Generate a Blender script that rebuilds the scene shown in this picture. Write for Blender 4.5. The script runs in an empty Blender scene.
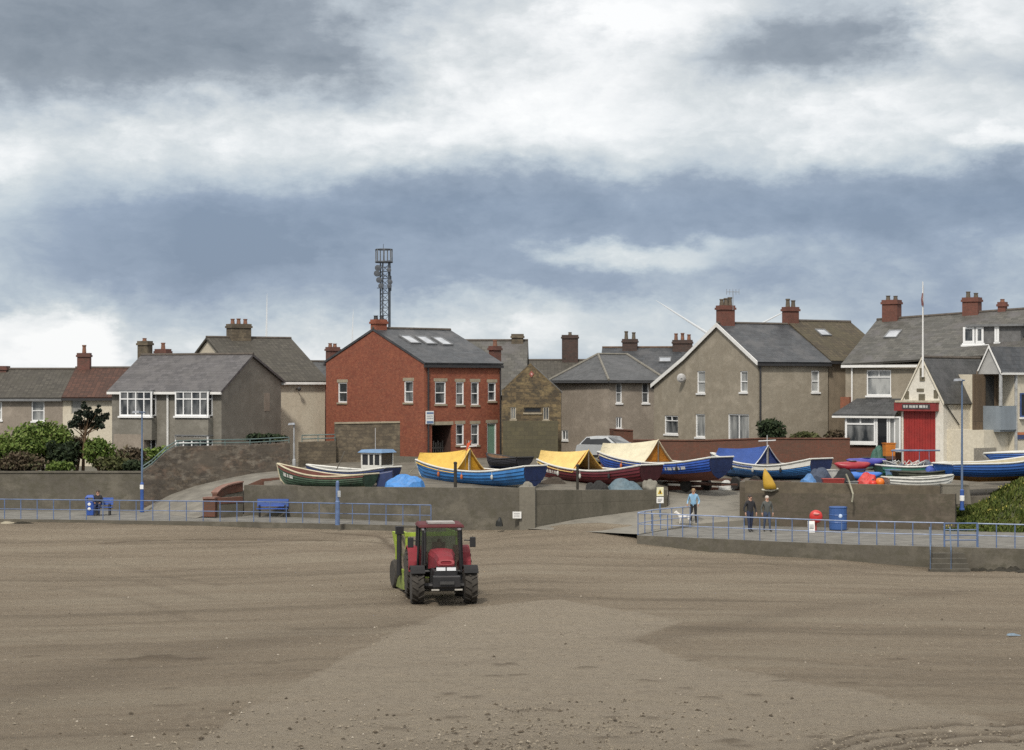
import bpy, bmesh, math, random
import numpy as np
from mathutils import Vector, Matrix
random.seed(7); rng = np.random.default_rng(7)
S = bpy.context.scene
COL = S.collection
R = math.radians
# ---------------------------------------------------------------- survey frame
# eye 8 m above the beach, looking along +Y; F = focal length in picture widths*1024
F, HC, YH = 2000.0, 8.0, 386.0
def PX(x, Z): return (x - 512.0) * Z / F
def PZ(y, Z): return HC + (YH - y) * Z / F
def P(x, y, Z): return Vector((PX(x, Z), Z, PZ(y, Z)))
def V(*a): return Vector(a)
def sstep(a, b, x):
    t = min(1, max(0, (x - a) / (b - a))); return t * t * (3 - 2 * t)
def lerp(a, b, t): return a + (b - a) * t

# ---------------------------------------------------------------- objects
ORG = {}
def tag(o, label=None, cat=None, group=None, kind=None):
    if label: o['label'] = label
    if cat: o['category'] = cat
    if group: o['group'] = group
    if kind: o['kind'] = kind
    return o
def thing(name, label, cat, loc=(0, 0, 0), rz=0, group=None):
    o = bpy.data.objects.new(name, None); COL.objects.link(o)
    o.empty_display_size = .3
    o.location = loc; o.rotation_euler = (0, 0, rz)
    ORG[o] = Vector(loc)
    return tag(o, label, cat, group)
def copy_tree(o, parent=None):
    c = o.copy(); COL.objects.link(c)
    if parent: c.parent = parent
    for ch in list(o.children): copy_tree(ch, c)
    return c

class MB:
    def __init__(s): s.v = []; s.f = []; s.mi = []; s.cur = 0
    def poly(s, pts):
        i = len(s.v); s.v += [Vector(p) for p in pts]
        s.f.append(tuple(range(i, i + len(pts)))); s.mi.append(s.cur)
    def face(s, idx): s.f.append(tuple(idx)); s.mi.append(s.cur)
    def hexa(s, c):               # 8 corners: bottom 0-3 ring, top 4-7 ring
        i = len(s.v); s.v += [Vector(p) for p in c]
        for q in ((0, 3, 2, 1), (4, 5, 6, 7), (0, 1, 5, 4), (1, 2, 6, 5), (2, 3, 7, 6), (3, 0, 4, 7)):
            s.face([i + k for k in q])
        return s
    def box(s, x0, x1, y0, y1, z0, z1):
        return s.hexa([(x0, y0, z0), (x1, y0, z0), (x1, y1, z0), (x0, y1, z0), (x0, y0, z1), (x1, y0, z1), (x1, y1, z1), (x0, y1, z1)])
    def obox(s, O, t, n, s0, s1, d0, d1, z0, z1):
        O = Vector((O[0], O[1], 0)); c = []
        for z in (z0, z1):
            for a, d in ((s0, d1), (s1, d1), (s1, d0), (s0, d0)):
                p = O + t * a + n * d; c.append((p.x, p.y, z))
        return s.hexa(c)
    def ring_loft(s, rings, closed=True, caps=True):
        i0 = len(s.v); n = len(rings[0])
        for r in rings: s.v += [Vector(p) for p in r]
        for k in range(len(rings) - 1):
            for j in range(n if closed else n - 1):
                a = i0 + k * n + j; b = i0 + k * n + (j + 1) % n
                s.face([a, b, b + n, a + n])
        if caps and closed:
            s.face([i0 + j for j in range(n)][::-1]); s.face([i0 + (len(rings) - 1) * n + j for j in range(n)])
        return s
    def tube(s, pts, r, n=8, r1=None):
        pts = [Vector(p) for p in pts]; m = len(pts); rings = []
        for k, p in enumerate(pts):
            d = (pts[min(k + 1, m - 1)] - pts[max(k - 1, 0)]).normalized()
            up = V(0, 0, 1) if abs(d.z) < .9 else V(1, 0, 0)
            a = d.cross(up).normalized(); b = d.cross(a)
            rr = r if r1 is None else lerp(r, r1, k / max(1, m - 1))
            rings.append([p + (a * math.cos(t) + b * math.sin(t)) * rr for t in [2 * math.pi * j / n for j in range(n)]])
        return s.ring_loft(rings)
    def lathe(s, prof, c=(0, 0, 0), axis='z', n=24):
        rings = []
        for (r, h) in prof:
            ring = []
            for j in range(n):
                t = 2 * math.pi * j / n; a, b = r * math.cos(t), r * math.sin(t)
                if axis == 'z': ring.append((c[0] + a, c[1] + b, c[2] + h))
                elif axis == 'x': ring.append((c[0] + h, c[1] + a, c[2] + b))
                else: ring.append((c[0] + a, c[1] + h, c[2] + b))
            rings.append(ring)
        return s.ring_loft(rings)
    def ball(s, c, r, n=10, m=7, jit=0):
        rings = []
        rx, ry, rz = (r, r, r) if not hasattr(r, '__len__') else r
        for k in range(m + 1):
            ph = math.pi * (k / m) - math.pi / 2
            q = max(.02, math.cos(ph))
            rings.append([(c[0] + rx * q * math.cos(2 * math.pi * j / n) * (1 + jit * random.uniform(-1, 1)), c[1] + ry * q * math.sin(2 * math.pi * j / n) * (1 + jit * random.uniform(-1, 1)), c[2] + rz * math.sin(ph)) for j in range(n)])
        return s.ring_loft(rings)
    def build(s, name, mats, parent=None, base=None, smooth=False, local=False, label=None, bevel=0):
        if not isinstance(mats, (list, tuple)): mats = [mats]
        org = V(0, 0, 0)
        if not local:
            if base is not None: org = Vector(base)
            elif parent is not None:
                p = parent
                while p.parent is not None: p = p.parent
                org = ORG[p]
        me = bpy.data.meshes.new(name)
        me.from_pydata([v - org for v in s.v], [], s.f)
        for m in mats: me.materials.append(m)
        if len(mats) > 1: me.polygons.foreach_set('material_index', s.mi)
        bm = bmesh.new(); bm.from_mesh(me)
        bmesh.ops.recalc_face_normals(bm, faces=bm.faces)
        uv = bm.loops.layers.uv.new('UVMap')
        for f in bm.faces:
            n = f.normal
            t = V(-n.y, n.x, 0) if (n.x * n.x + n.y * n.y) > .01 else V(1, 0, 0)
            t.normalize(); b = n.cross(t)
            for l in f.loops:
                q = l.vert.co + org
                l[uv].uv = (q.dot(t), q.dot(b) if abs(b.z) < .05 or abs(n.z) > .02 else q.z)
        bm.to_mesh(me); bm.free()
        if smooth: me.polygons.foreach_set('use_smooth', [True] * len(me.polygons))
        o = bpy.data.objects.new(name, me); COL.objects.link(o)
        if parent is not None: o.parent = parent
        elif base is not None: o.location = base
        ORG[o] = org
        if label: o['label'] = label
        if bevel:
            b = o.modifiers.new('bev', 'BEVEL'); b.width = bevel; b.segments = 2; b.limit_method = 'ANGLE'
        return o

# ---------------------------------------------------------------- materials
def nd(nt, typ, **kw):
    n = nt.nodes.new(typ)
    for k, v in kw.items():
        if k.startswith('in_'):
            key = k[3:]
            n.inputs[int(key) if key.isdigit() else key.replace('_', ' ')].default_value = v
        else: setattr(n, k, v)
    return n
def c4(c): return (c[0], c[1], c[2], 1)
MATS = {}
def newmat(name):
    m = bpy.data.materials.new(name); m.use_nodes = True
    nt = m.node_tree; b = nt.nodes['Principled BSDF']
    return m, nt, b
def noise(nt, scale, detail=5, rough=.6, vec=None):
    n = nd(nt, 'ShaderNodeTexNoise'); n.inputs['Scale'].default_value = scale
    n.inputs['Detail'].default_value = detail; n.inputs['Roughness'].default_value = rough
    if vec is None: vec = nt.nodes.new('ShaderNodeNewGeometry').outputs['Position']
    nt.links.new(vec, n.inputs['Vector'])
    return n.outputs['Fac']
def mapped(nt, sc, src=None):
    g = src or nt.nodes.new('ShaderNodeNewGeometry').outputs['Position']
    mp = nd(nt, 'ShaderNodeMapping'); mp.inputs['Scale'].default_value = sc
    nt.links.new(g, mp.inputs['Vector']); return mp.outputs['Vector']
def mixc(nt, fac, a, b, typ='MIX'):
    m = nd(nt, 'ShaderNodeMix', data_type='RGBA', blend_type=typ)
    for sock, v in ((m.inputs[0], fac), (m.inputs[6], a), (m.inputs[7], b)):
        if isinstance(v, bpy.types.NodeSocket): nt.links.new(v, sock)
        elif isinstance(v, (int, float)): sock.default_value = v
        else: sock.default_value = c4(v)
    return m.outputs[2]
def rmap(nt, v, a, b, c=0, d=1):
    m = nd(nt, 'ShaderNodeMapRange'); m.clamp = True
    nt.links.new(v, m.inputs[0])
    for k, q in zip((1, 2, 3, 4), (a, b, c, d)): m.inputs[k].default_value = q
    return m.outputs[0]
def bumpn(nt, h, bsdf, strength, dist=.02):
    b = nd(nt, 'ShaderNodeBump'); b.inputs['Strength'].default_value = strength; b.inputs['Distance'].default_value = dist
    nt.links.new(h, b.inputs['Height']); nt.links.new(b.outputs[0], bsdf.inputs['Normal'])
def M(name, col, rough=.7, var=.25, scale=4, dirt=0, metal=0, bump=0, streak=0, coat=0, wr=0):
    if name in MATS: return MATS[name]
    m, nt, b = newmat(name)
    dk = [c * (1 - var) for c in col]; lt = [min(.95, c * (1 + var)) for c in col]
    f = rmap(nt, noise(nt, scale), .3, .7)
    c = mixc(nt, f, dk, lt)
    if streak:
        st = rmap(nt, noise(nt, 1, 5, .65, mapped(nt, (2.2, 2.2, .35))), .42, .75)
        c = mixc(nt, nmul(nt, st, streak), c, [q * .35 for q in col])
    if dirt:
        dd = rmap(nt, noise(nt, 1.3, 7, .7), .5, .75)
        c = mixc(nt, nmul(nt, dd, dirt), c, (.06, .05, .04))
    nt.links.new(c, b.inputs['Base Color'])
    b.inputs['Roughness'].default_value = rough; b.inputs['Metallic'].default_value = metal
    if coat: b.inputs['Coat Weight'].default_value = coat
    if bump: bumpn(nt, noise(nt, 40, 3), b, bump, .01)
    if wr: bumpn(nt, noise(nt, 2.2, 4, .6, mapped(nt, (1, 1, 2))), b, wr, .12)
    MATS[name] = m; return m
def nmul(nt, a, k):
    m = nd(nt, 'ShaderNodeMath', operation='MULTIPLY'); nt.links.new(a, m.inputs[0])
    if isinstance(k, bpy.types.NodeSocket): nt.links.new(k, m.inputs[1])
    else: m.inputs[1].default_value = k
    return m.outputs[0]
def BR(name, c1, c2, mortar, bw, bh, rough=.85, msize=.012, stain=.3, staincol=(.05, .045, .035), streak=0, bias=0, bump=.4, sscale=.8, offset=.5, moss=None, wob_=1, blotch=None):
    if name in MATS: return MATS[name]
    m, nt, b = newmat(name)
    uv = nt.nodes.new('ShaderNodeUVMap').outputs[0]
    wob = nd(nt, 'ShaderNodeTexNoise'); wob.inputs['Scale'].default_value = 1.7
    nt.links.new(uv, wob.inputs['Vector'])
    va = nd(nt, 'ShaderNodeVectorMath', operation='MULTIPLY_ADD')
    nt.links.new(wob.outputs['Color'], va.inputs[0]); va.inputs[1].default_value = (.05 * bw / .22 * wob_, .03 * wob_, 0); nt.links.new(uv, va.inputs[2])
    t = nd(nt, 'ShaderNodeTexBrick'); t.offset = offset
    nt.links.new(va.outputs[0], t.inputs['Vector'])
    t.inputs['Color1'].default_value = c4(c1); t.inputs['Color2'].default_value = c4(c2); t.inputs['Mortar'].default_value = c4(mortar)
    t.inputs['Scale'].default_value = 1; t.inputs['Brick Width'].default_value = bw; t.inputs['Row Height'].default_value = bh
    t.inputs['Mortar Size'].default_value = msize; t.inputs['Bias'].default_value = bias; t.inputs['Mortar Smooth'].default_value = .3
    c = t.outputs['Color']
    c = mixc(nt, rmap(nt, noise(nt, 7, 4), .3, .7, 0, .5), c, [q * .55 for q in c1])
    if blotch:
        for q, (sc_, col_) in enumerate(blotch): c = mixc(nt, rmap(nt, noise(nt, sc_, 6, .7, mapped(nt, (1, 1, 1.3 + q * .4))), .48, .62, 0, .85), c, col_)
    if moss: c = mixc(nt, rmap(nt, noise(nt, .7, 7, .75), .42, .66, 0, .85), c, moss)
    c = mixc(nt, nmul(nt, rmap(nt, noise(nt, sscale, 8, .72), .45, .72), stain), c, staincol)
    if streak:
        st = rmap(nt, noise(nt, 1, 5, .7, mapped(nt, (1.3, 1.3, .24))), .48, .72)
        c = mixc(nt, nmul(nt, st, streak), c, staincol)
    nt.links.new(c, b.inputs['Base Color']); b.inputs['Roughness'].default_value = rough
    bumpn(nt, t.outputs['Fac'], b, -bump, .02)
    MATS[name] = m; return m
def GLASS(name, col=(.03, .035, .04), curtain=(.35, .36, .36), amount=.5):
    if name in MATS: return MATS[name]
    m, nt, b = newmat(name)
    f = rmap(nt, noise(nt, 1.1, 3, .5, mapped(nt, (1.5, 1.5, .5))), .5 - amount * .15, .62)
    nt.links.new(mixc(nt, nmul(nt, f, amount), col, curtain), b.inputs['Base Color'])
    b.inputs['Roughness'].default_value = .12; b.inputs['Specular IOR Level'].default_value = .5
    MATS[name] = m; return m
def LEAF(name, cols, rough=.75):
    if name in MATS: return MATS[name]
    m, nt, b = newmat(name)
    g = nt.nodes.new('ShaderNodeNewGeometry')
    ad = nd(nt, 'ShaderNodeMath', operation='ADD'); nt.links.new(g.outputs['Random Per Island'], ad.inputs[0])
    nt.links.new(rmap(nt, noise(nt, .9, 3), .3, .7, -.35, .35), ad.inputs[1])
    rp = nd(nt, 'ShaderNodeValToRGB'); nt.links.new(ad.outputs[0], rp.inputs[0])
    e = rp.color_ramp.elements
    for k, c in enumerate(cols):
        if k < 2: el = e[k]; el.position = k / (len(cols) - 1)
        else: el = e.new(k / (len(cols) - 1))
        el.color = c4(c)
    e[0].position = 0
    nt.links.new(rp.outputs[0], b.inputs['Base Color']); b.inputs['Roughness'].default_value = rough
    b.inputs['Specular IOR Level'].default_value = .2
    MATS[name] = m; return m

red_brick = BR('red_brick', (.225, .058, .030), (.285, .078, .038), (.20, .11, .075), .225, .075, stain=.30, staincol=(.13, .036, .022), streak=.12, sscale=.5, blotch=[(.9, (.26, .085, .045)), (2.6, (.19, .050, .030)), (4.5, (.31, .105, .058))])
old_brick = BR('old_brick', (.19, .06, .045), (.12, .045, .035), (.12, .10, .08), .225, .075, stain=.6)
garden_brick = BR('garden_brick', (.17, .055, .032), (.12, .05, .03), (.11, .08, .06), .225, .075, stain=.5, streak=.2)
sooty_brick = BR('sooty_brick', (.10, .055, .045), (.06, .045, .04), (.07, .06, .05), .225, .075, stain=.7, staincol=(.02, .018, .016))
grey_render = BR('grey_render', (.205, .192, .163), (.195, .183, .156), (.205, .192, .163), 9, 9, stain=.4, staincol=(.125, .115, .095), streak=.25, bump=.05, sscale=1.2, blotch=[(.5, (.245, .232, .2)), (1.2, (.165, .155, .13))])
brown_render = BR('brown_render', (.315, .280, .220), (.300, .267, .210), (.315, .28, .22), 9, 9, stain=.4, staincol=(.2, .17, .125), streak=.28, bump=.05, sscale=1.2, blotch=[(.6, (.36, .32, .255)), (1.4, (.25, .22, .17))])
pale_render = BR('pale_render', (.58, .525, .42), (.56, .51, .405), (.58, .525, .42), 9, 9, stain=.35, staincol=(.36, .31, .23), streak=.3, bump=.05)
pink_render = BR('pink_render', (.30, .258, .212), (.285, .246, .203), (.30, .258, .212), 9, 9, stain=.4, staincol=(.18, .155, .125), streak=.3, bump=.05, sscale=1.2, blotch=[(.8, (.345, .30, .25))])
cream_render = BR('cream_render', (.68, .63, .51), (.66, .61, .50), (.68, .63, .51), 9, 9, stain=.3, staincol=(.42, .36, .26), streak=.35, bump=.05)
slate_purple = BR('slate_purple', (0.115, 0.109, 0.112), (0.055, 0.053, 0.056), (0.032, 0.030, 0.032), .42, .27, rough=.6, stain=.35, staincol=(0.049, 0.045, 0.039), msize=.014, blotch=[(.7, (0.100, 0.095, 0.095))])
slate_grey = BR('slate_grey', (0.078, 0.081, 0.083), (0.034, 0.036, 0.038), (0.017, 0.017, 0.018), .42, .27, rough=.55, stain=.35, staincol=(0.032, 0.032, 0.027), msize=.014, blotch=[(.7, (0.075, 0.075, 0.078))])
slate_blue = BR('slate_blue', (0.059, 0.065, 0.073), (0.027, 0.030, 0.035), (0.014, 0.014, 0.015), .42, .27, rough=.5, stain=.3, staincol=(0.027, 0.027, 0.026), msize=.014, blotch=[(.7, (0.075, 0.075, 0.078))])
slate_old = BR('slate_old', (0.120, 0.116, 0.102), (0.053, 0.053, 0.047), (0.030, 0.029, 0.025), .42, .27, rough=.65, stain=.5, staincol=(0.043, 0.038, 0.028), msize=.014, blotch=[(.7, (0.100, 0.095, 0.095))])
tile_brown = BR('tile_brown', (0.104, 0.083, 0.051), (0.046, 0.037, 0.025), (0.021, 0.017, 0.014), .28, .3, stain=.4, staincol=(0.040, 0.032, 0.020), msize=.02, offset=0, moss=(.072, .062, .034))
tile_dark = BR('tile_dark', (0.091, 0.083, 0.067), (0.041, 0.037, 0.031), (0.020, 0.017, 0.014), .28, .3, stain=.4, staincol=(0.035, 0.032, 0.020), msize=.02, offset=0, moss=(.062, .056, .046))
tile_red = BR('tile_red', (0.103, 0.047, 0.031), (0.048, 0.024, 0.017), (0.024, 0.012, 0.009), .28, .3, stain=.35, staincol=(0.041, 0.024, 0.016), msize=.02, offset=0)
stone_old = BR('stone_old', (.20, .145, .075), (.075, .058, .036), (.045, .038, .028), .48, .24, msize=.02, stain=.6, staincol=(.03, .026, .02), sscale=.9, wob_=6, blotch=[(1.1, (.24, .18, .09)), (1.9, (.05, .042, .03))])
stone_wall = BR('stone_wall', (.125, .099, .070), (.075, .062, .05), (.055, .046, .037), .38, .19, msize=.022, stain=.5, staincol=(.045, .039, .033), sscale=.8, wob_=7, blotch=[(.9, (.19, .135, .10)), (1.6, (.21, .185, .15)), (2.3, (.05, .043, .036)), (.5, (.10, .085, .068))])
stone_grey = BR('stone_grey', (.155, .124, .084), (.095, .078, .055), (.07, .058, .044), .42, .2, msize=.02, stain=.5, staincol=(.055, .046, .034), wob_=7, blotch=[(1.5, (.19, .155, .105)), (2.4, (.075, .062, .046))])
concrete_old = BR('concrete_old', (.128, .116, .092), (.112, .102, .081), (.09, .082, .065), 3.4, 1.3, msize=.015, stain=.55, staincol=(.065, .058, .044), streak=.3, sscale=.5, bump=.15, blotch=[(.55, (.155, .14, .11)), (1.6, (.085, .078, .055))])
concrete_dark = BR('concrete_dark', (.108, .088, .065), (.096, .078, .058), (.07, .058, .043), 3.8, 1.6, msize=.02, stain=.5, staincol=(.055, .047, .032), streak=.5, sscale=.6, bump=.15, blotch=[(.6, (.135, .112, .084)), (1.8, (.07, .062, .04))])
concrete_pale = BR('concrete_pale', (.19, .175, .14), (.18, .165, .132), (.15, .135, .11), 4, 2, msize=.02, stain=.4, staincol=(.10, .09, .07), streak=.2, sscale=.6, bump=.15)
deckmat = M('deck_concrete', (.155, .15, .135), .9, .3, 1.2, dirt=.45, bump=.3, streak=.3)
pathmat = M('path_tarmac', (.165, .155, .132), .9, .3, 1.1, dirt=.3, bump=.3)
yardmat = M('yard_surface', (.12, .108, .086), .9, .3, 1.5, dirt=.3, bump=.4)
landmat = M('land_surface', (.10, .095, .075), .95, .3, .5, dirt=.2)
white_paint = M('white_paint', (.74, .74, .72), .45, .06, 3, dirt=.10)
upvc = M('upvc', (.78, .79, .79), .35, .04, 2)
black_pipe = M('black_pipe', (.03, .03, .032), .5, .2)
lead = M('lead', (.16, .165, .17), .55, .2)
stone_trim = M('stone_trim', (.30, .26, .19), .85, .2, 4, dirt=.2)
ridge_tile = M('ridge_tile', (.085, .072, .06), .85, .3, 5, dirt=.3)
terracotta = M('terracotta', (.20, .095, .06), .8, .3, 6, dirt=.4)
buff_pot = M('buff_pot', (.11, .09, .065), .8, .3, 6, dirt=.4)
timber = M('timber', (.12, .075, .04), .75, .35, 6, dirt=.2)
timber_grey = M('timber_grey', (.16, .145, .12), .8, .3, 6, dirt=.2)
glass = GLASS('window_glass'); glass_curtain = GLASS('window_curtain', (.13, .14, .145), (.42, .43, .42), .9); glass_dark = GLASS('dark_glass', (.015, .017, .02), (.05, .05, .055), .15)
blue_rail = M('blue_rail_paint', (.10, .155, .29), .5, .3, 3, dirt=.2)
blue_paint = M('blue_paint', (.035, .09, .30), .45, .15, 3)
pale_rail = M('pale_rail_paint', (.24, .30, .44), .5, .25, 3, dirt=.15)
galv = M('galvanised', (.28, .29, .30), .45, .2, 3, metal=.5)
rubber = M('rubber', (.022, .021, .02), .85, .3, 6, dirt=.2)
black_plastic = M('black_plastic', (.018, .018, .02), .45, .2)
aerial = M('aerial', (.5, .5, .5), .4, .1, 2)

# ---------------------------------------------------------------- house kit
class Face:
    def __init__(s, O, t, L):
        s.O = Vector((O[0], O[1], 0)); s.t = Vector((t[0], t[1], 0)).normalized(); s.n = V(s.t.y, -s.t.x, 0); s.L = L; s.holes = []
    def s_at(s, px):
        k = (px - 512) / F
        return (k * s.O.y - s.O.x) / (s.t.x - k * s.t.y)
    def Z(s, a): return s.O.y + s.t.y * a
    def rect(s, x0, y0, x1, y1):
        a, b = s.s_at(x0), s.s_at(x1); Zm = s.Z((a + b) / 2)
        return a, b, PZ(y1, Zm), PZ(y0, Zm)
    def pt(s, a, d, z): q = s.O + s.t * a + s.n * d; return V(q.x, q.y, z)
def wall_grid(mb, fc, L, z0, top, depth=.13):
    """wall with window openings; top = height or list of (distance, height) along the wall"""
    tp = [(0, top), (L, top)] if isinstance(top, (int, float)) else sorted(top)
    def tz(x):
        for (a, za), (b, zb) in zip(tp[:-1], tp[1:]):
            if x <= b + 1e-6: return lerp(za, zb, (x - a) / max(1e-6, b - a))
        return tp[-1][1]
    hs = [h for h in fc.holes]
    xs = sorted({0, L} | {min(L, max(0, v)) for h in hs for v in h[:2]} | {min(L, max(0, a)) for a, _ in tp})
    for x0, x1 in zip(xs[:-1], xs[1:]):
        if x1 - x0 < 1e-5: continue
        mx = (x0 + x1) / 2; z = z0
        for h in sorted([h for h in hs if h[0] < mx < h[1]], key=lambda h: h[2]):
            if h[2] > z: mb.poly([fc.pt(x0, 0, z), fc.pt(x1, 0, z), fc.pt(x1, 0, h[2]), fc.pt(x0, 0, h[2])])
            z = max(z, h[3])
        mb.poly([fc.pt(x0, 0, z), fc.pt(x1, 0, z), fc.pt(x1, 0, tz(x1)), fc.pt(x0, 0, tz(x0))])
    for (a, b, c, d) in [h[:4] for h in hs]:
        for (p, q) in (((a, c), (b, c)), ((b, c), (b, d)), ((b, d), (a, d)), ((a, d), (a, c))):
            mb.poly([fc.pt(p[0], 0, p[1]), fc.pt(q[0], 0, q[1]), fc.pt(q[0], -depth, q[1]), fc.pt(p[0], -depth, p[1])])
def add_window(root, fc, r, style='sash', g=None, sill=True, lintel=False, frame=None, d=-.10, name='window', fw=.075):
    a, b, z0, z1 = r; g = g or glass; frame = frame or upvc; t, n, O = fc.t, fc.n, fc.O
    pane = MB().obox(O, t, n, a + .01, b - .01, d - .03, d, z0 + .01, z1 - .01).build(name, g, root)
    m = MB(); dd = (d + .003, d + .06)
    for q in ((a, a + fw, z0, z1), (b - fw, b, z0, z1), (a + fw, b - fw, z0, z0 + fw), (a + fw, b - fw, z1 - fw, z1)): m.obox(O, t, n, q[0], q[1], dd[0], dd[1], q[2], q[3])
    bw = fw * .8
    if style == 'sash':
        zm = lerp(z0, z1, .5); m.obox(O, t, n, a + fw, b - fw, dd[0], dd[1] - .01, zm - bw / 2, zm + bw / 2)
    elif style.startswith('grid'):
        k = int(style[4:]); zt = lerp(z0, z1, .68)
        m.obox(O, t, n, a + fw, b - fw, dd[0], dd[1] - .012, zt - bw / 2, zt + bw / 2)
        for i in range(1, k):
            xm = lerp(a, b, i / k); m.obox(O, t, n, xm - bw / 2, xm + bw / 2, dd[0], dd[1] - .006, z0 + fw, z1 - fw)
    elif style.startswith('top'):
        k = int(style[3:]); zt = lerp(z0, z1, .72)
        m.obox(O, t, n, a + fw, b - fw, dd[0], dd[1] - .012, zt - bw / 2, zt + bw / 2)
        for i in range(1, k):
            xm = lerp(a, b, i / k); m.obox(O, t, n, xm - bw / 2, xm + bw / 2, dd[0], dd[1] - .006, zt + bw / 2, z1 - fw)
    elif style.startswith('mull'):
        k = int(style[4:])
        for i in range(1, k):
            xm = lerp(a, b, i / k); m.obox(O, t, n, xm - bw / 2, xm + bw / 2, dd[0], dd[1] - .006, z0 + fw, z1 - fw)
    m.build('frame', frame, pane)
    if sill: MB().obox(O, t, n, a - .06, b + .06, -.11, .07, z0 - .11, z0 - .004).build('sill', upvc if sill is True else sill, pane)
    if lintel: MB().obox(O, t, n, a - .1, b + .1, -.05, .012, z1 + .002, z1 + .2).build('lintel', lintel, pane)
    return pane
class House:
    def __init__(s, name, label, p0, p1, back, base, prof, wall, roof, cat='house', group=None, thick=.14, over=.28, verge=.16, dz1=0, gutter=None, cap=ridge_tile, sidewall=None):
        """p0,p1: (px,depth) of the front eave line, left to right; back: ('L',px)|('R',px)|metres; prof: [(fraction of depth, z)]"""
        A = V(PX(*p0), p0[1], 0); B = V(PX(*p1), p1[1], 0); t = (B - A); L = t.length; t.normalize(); b = V(-t.y, t.x, 0)
        if isinstance(back, tuple):
            o = A if back[0] == 'L' else B; k = (back[1] - 512) / F
            D = (k * o.y - o.x) / (b.x - k * b.y)
        else: D = back
        s.A, s.B, s.t, s.b, s.L, s.D, s.base, s.dz1 = A, B, t, b, L, D, base, dz1
        s.prof = [(f * D, z - .13) for f, z in prof]; s.wall, s.roofm = wall, roof
        s.thick, s.over, s.verge, s.gm, s.cap = thick, over, verge, gutter, cap
        s.front = Face(A, t, L); s.left = Face(A + b * D, -b, D); s.right = Face(B, b, D); s.rearf = Face(B + b * D, -t, L)
        c = A + t * L * .5 + b * D * .5
        s.root = thing(name, label, cat, (c.x, c.y, base), 0, group); s.sidewall = sidewall
        ri = max(range(len(s.prof)), key=lambda i: s.prof[i][1]); s.ridge_d, s.ridge_z = s.prof[ri]; s.ri = ri
    def win(s, fc, x0, y0, x1, y1, style='sash', **kw):
        r = fc.rect(x0, y0, x1, y1); fc.holes.append(r); return add_window(s.root, fc, r, style, **kw)
    def zf(s, z, a): return z + s.dz1 * a / s.L
    def finish(s):
        mb = MB(); z0 = s.base; ez = s.prof[0][1]; bz = s.prof[-1][1]; lo = min(ez, bz) - .01
        wall_grid(mb, s.front, s.L, z0, ez); wall_grid(mb, s.rearf, s.L, z0, bz)
        wall_grid(mb, s.left, s.D, z0, [(s.D - d, z) for d, z in s.prof]); wall_grid(mb, s.right, s.D, z0, [(d, z + s.dz1) for d, z in s.prof])
        w = mb.build('wall', s.wall, s.root)
        rm = MB(); n = len(s.prof)
        for i in range(n - 1):
            (d0, za), (d1, zb) = s.prof[i], s.prof[i + 1]
            sl = V(0, 0, 0) + s.b * (d1 - d0) + V(0, 0, zb - za); sl.normalize()
            nn = s.t.cross(sl).normalized()
            e0 = s.over if i == 0 else 0; e1 = s.over if i == n - 2 else 0
            q0 = s.A + s.b * d0 + V(0, 0, za + .012) - sl * e0; q1 = s.A + s.b * d1 + V(0, 0, zb + .012) + sl * e1
            c = []
            for up in (0, s.thick):
                for (q, e) in ((q0, -s.verge), (q0, s.L + s.verge), (q1, s.L + s.verge), (q1, -s.verge)):
                    lift = s.dz1 * (e / s.L) * (1 if True else 0)
                    c.append(q + s.t * e + nn * up + V(0, 0, lift))
            rm.hexa(c)
        s.roof = rm.build('roof', s.roofm, s.root)
        r0 = s.A + s.b * s.ridge_d + V(0, 0, s.ridge_z + s.thick * 1.2)
        if s.cap: MB().tube([r0 - s.t * s.verge, r0 + s.t * (s.L + s.verge) + V(0, 0, s.dz1)], .11, 6).build('ridge_tiles', s.cap, s.roof)
        if s.gm:
            for fc, z in ((s.front, ez), (s.rearf, bz)):
                MB().obox(fc.O, fc.t, fc.n, -s.verge, s.L + s.verge, s.over - .1, s.over + .05, z - .22, z - .06).build('gutter', s.gm, s.roof)
        return s
    def chimney(s, x0, x1, ytop, mat, pots=2, d=None, drop=1.2, potm=None, poth=.5, aspect=.7, ybot=None):
        d = s.ridge_d if d is None else d
        fc = Face(s.A + s.b * d, s.t, s.L); a0, a1 = fc.s_at(x0), fc.s_at(x1); Zm = fc.Z((a0 + a1) / 2); a, b_ = a0, a1
        w = b_ - a; top = PZ(ytop, Zm); zb = s.ridge_z - drop if ybot is None else PZ(ybot, Zm); hd = w * aspect / 2
        # oblique stacks project their depth too: shrink so that the silhouette keeps its width
        k = 1 / (1 + aspect * abs(s.t.y / max(.3, s.t.x)) * .9); m_ = (a + b_) / 2; a, b_ = m_ - w * k / 2, m_ + w * k / 2; hd *= k
        m = MB(); m.obox(fc.O, fc.t, fc.n, a, b_, -hd, hd, zb, top - .28)
        m.obox(fc.O, fc.t, fc.n, a - .07, b_ + .07, -hd - .07, hd + .07, top - .28, top - .14); m.obox(fc.O, fc.t, fc.n, a - .02, b_ + .02, -hd - .02, hd + .02, top - .14, top)
        ch = m.build('chimney', mat, s.root)
        for i in range(pots):
            q = fc.pt(lerp(a, b_, (i + .5) / pots), random.uniform(-.06, .06), top); h = poth * random.uniform(.75, 1.1)
            MB().lathe([(.15, 0), (.12, h * .8), (.15, h * .82), (.15, h), (.09, h), (.09, h * .7)], q, n=10).build('chimney_pot', potm or random.choice((terracotta, buff_pot)), ch)
        return ch
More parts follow.
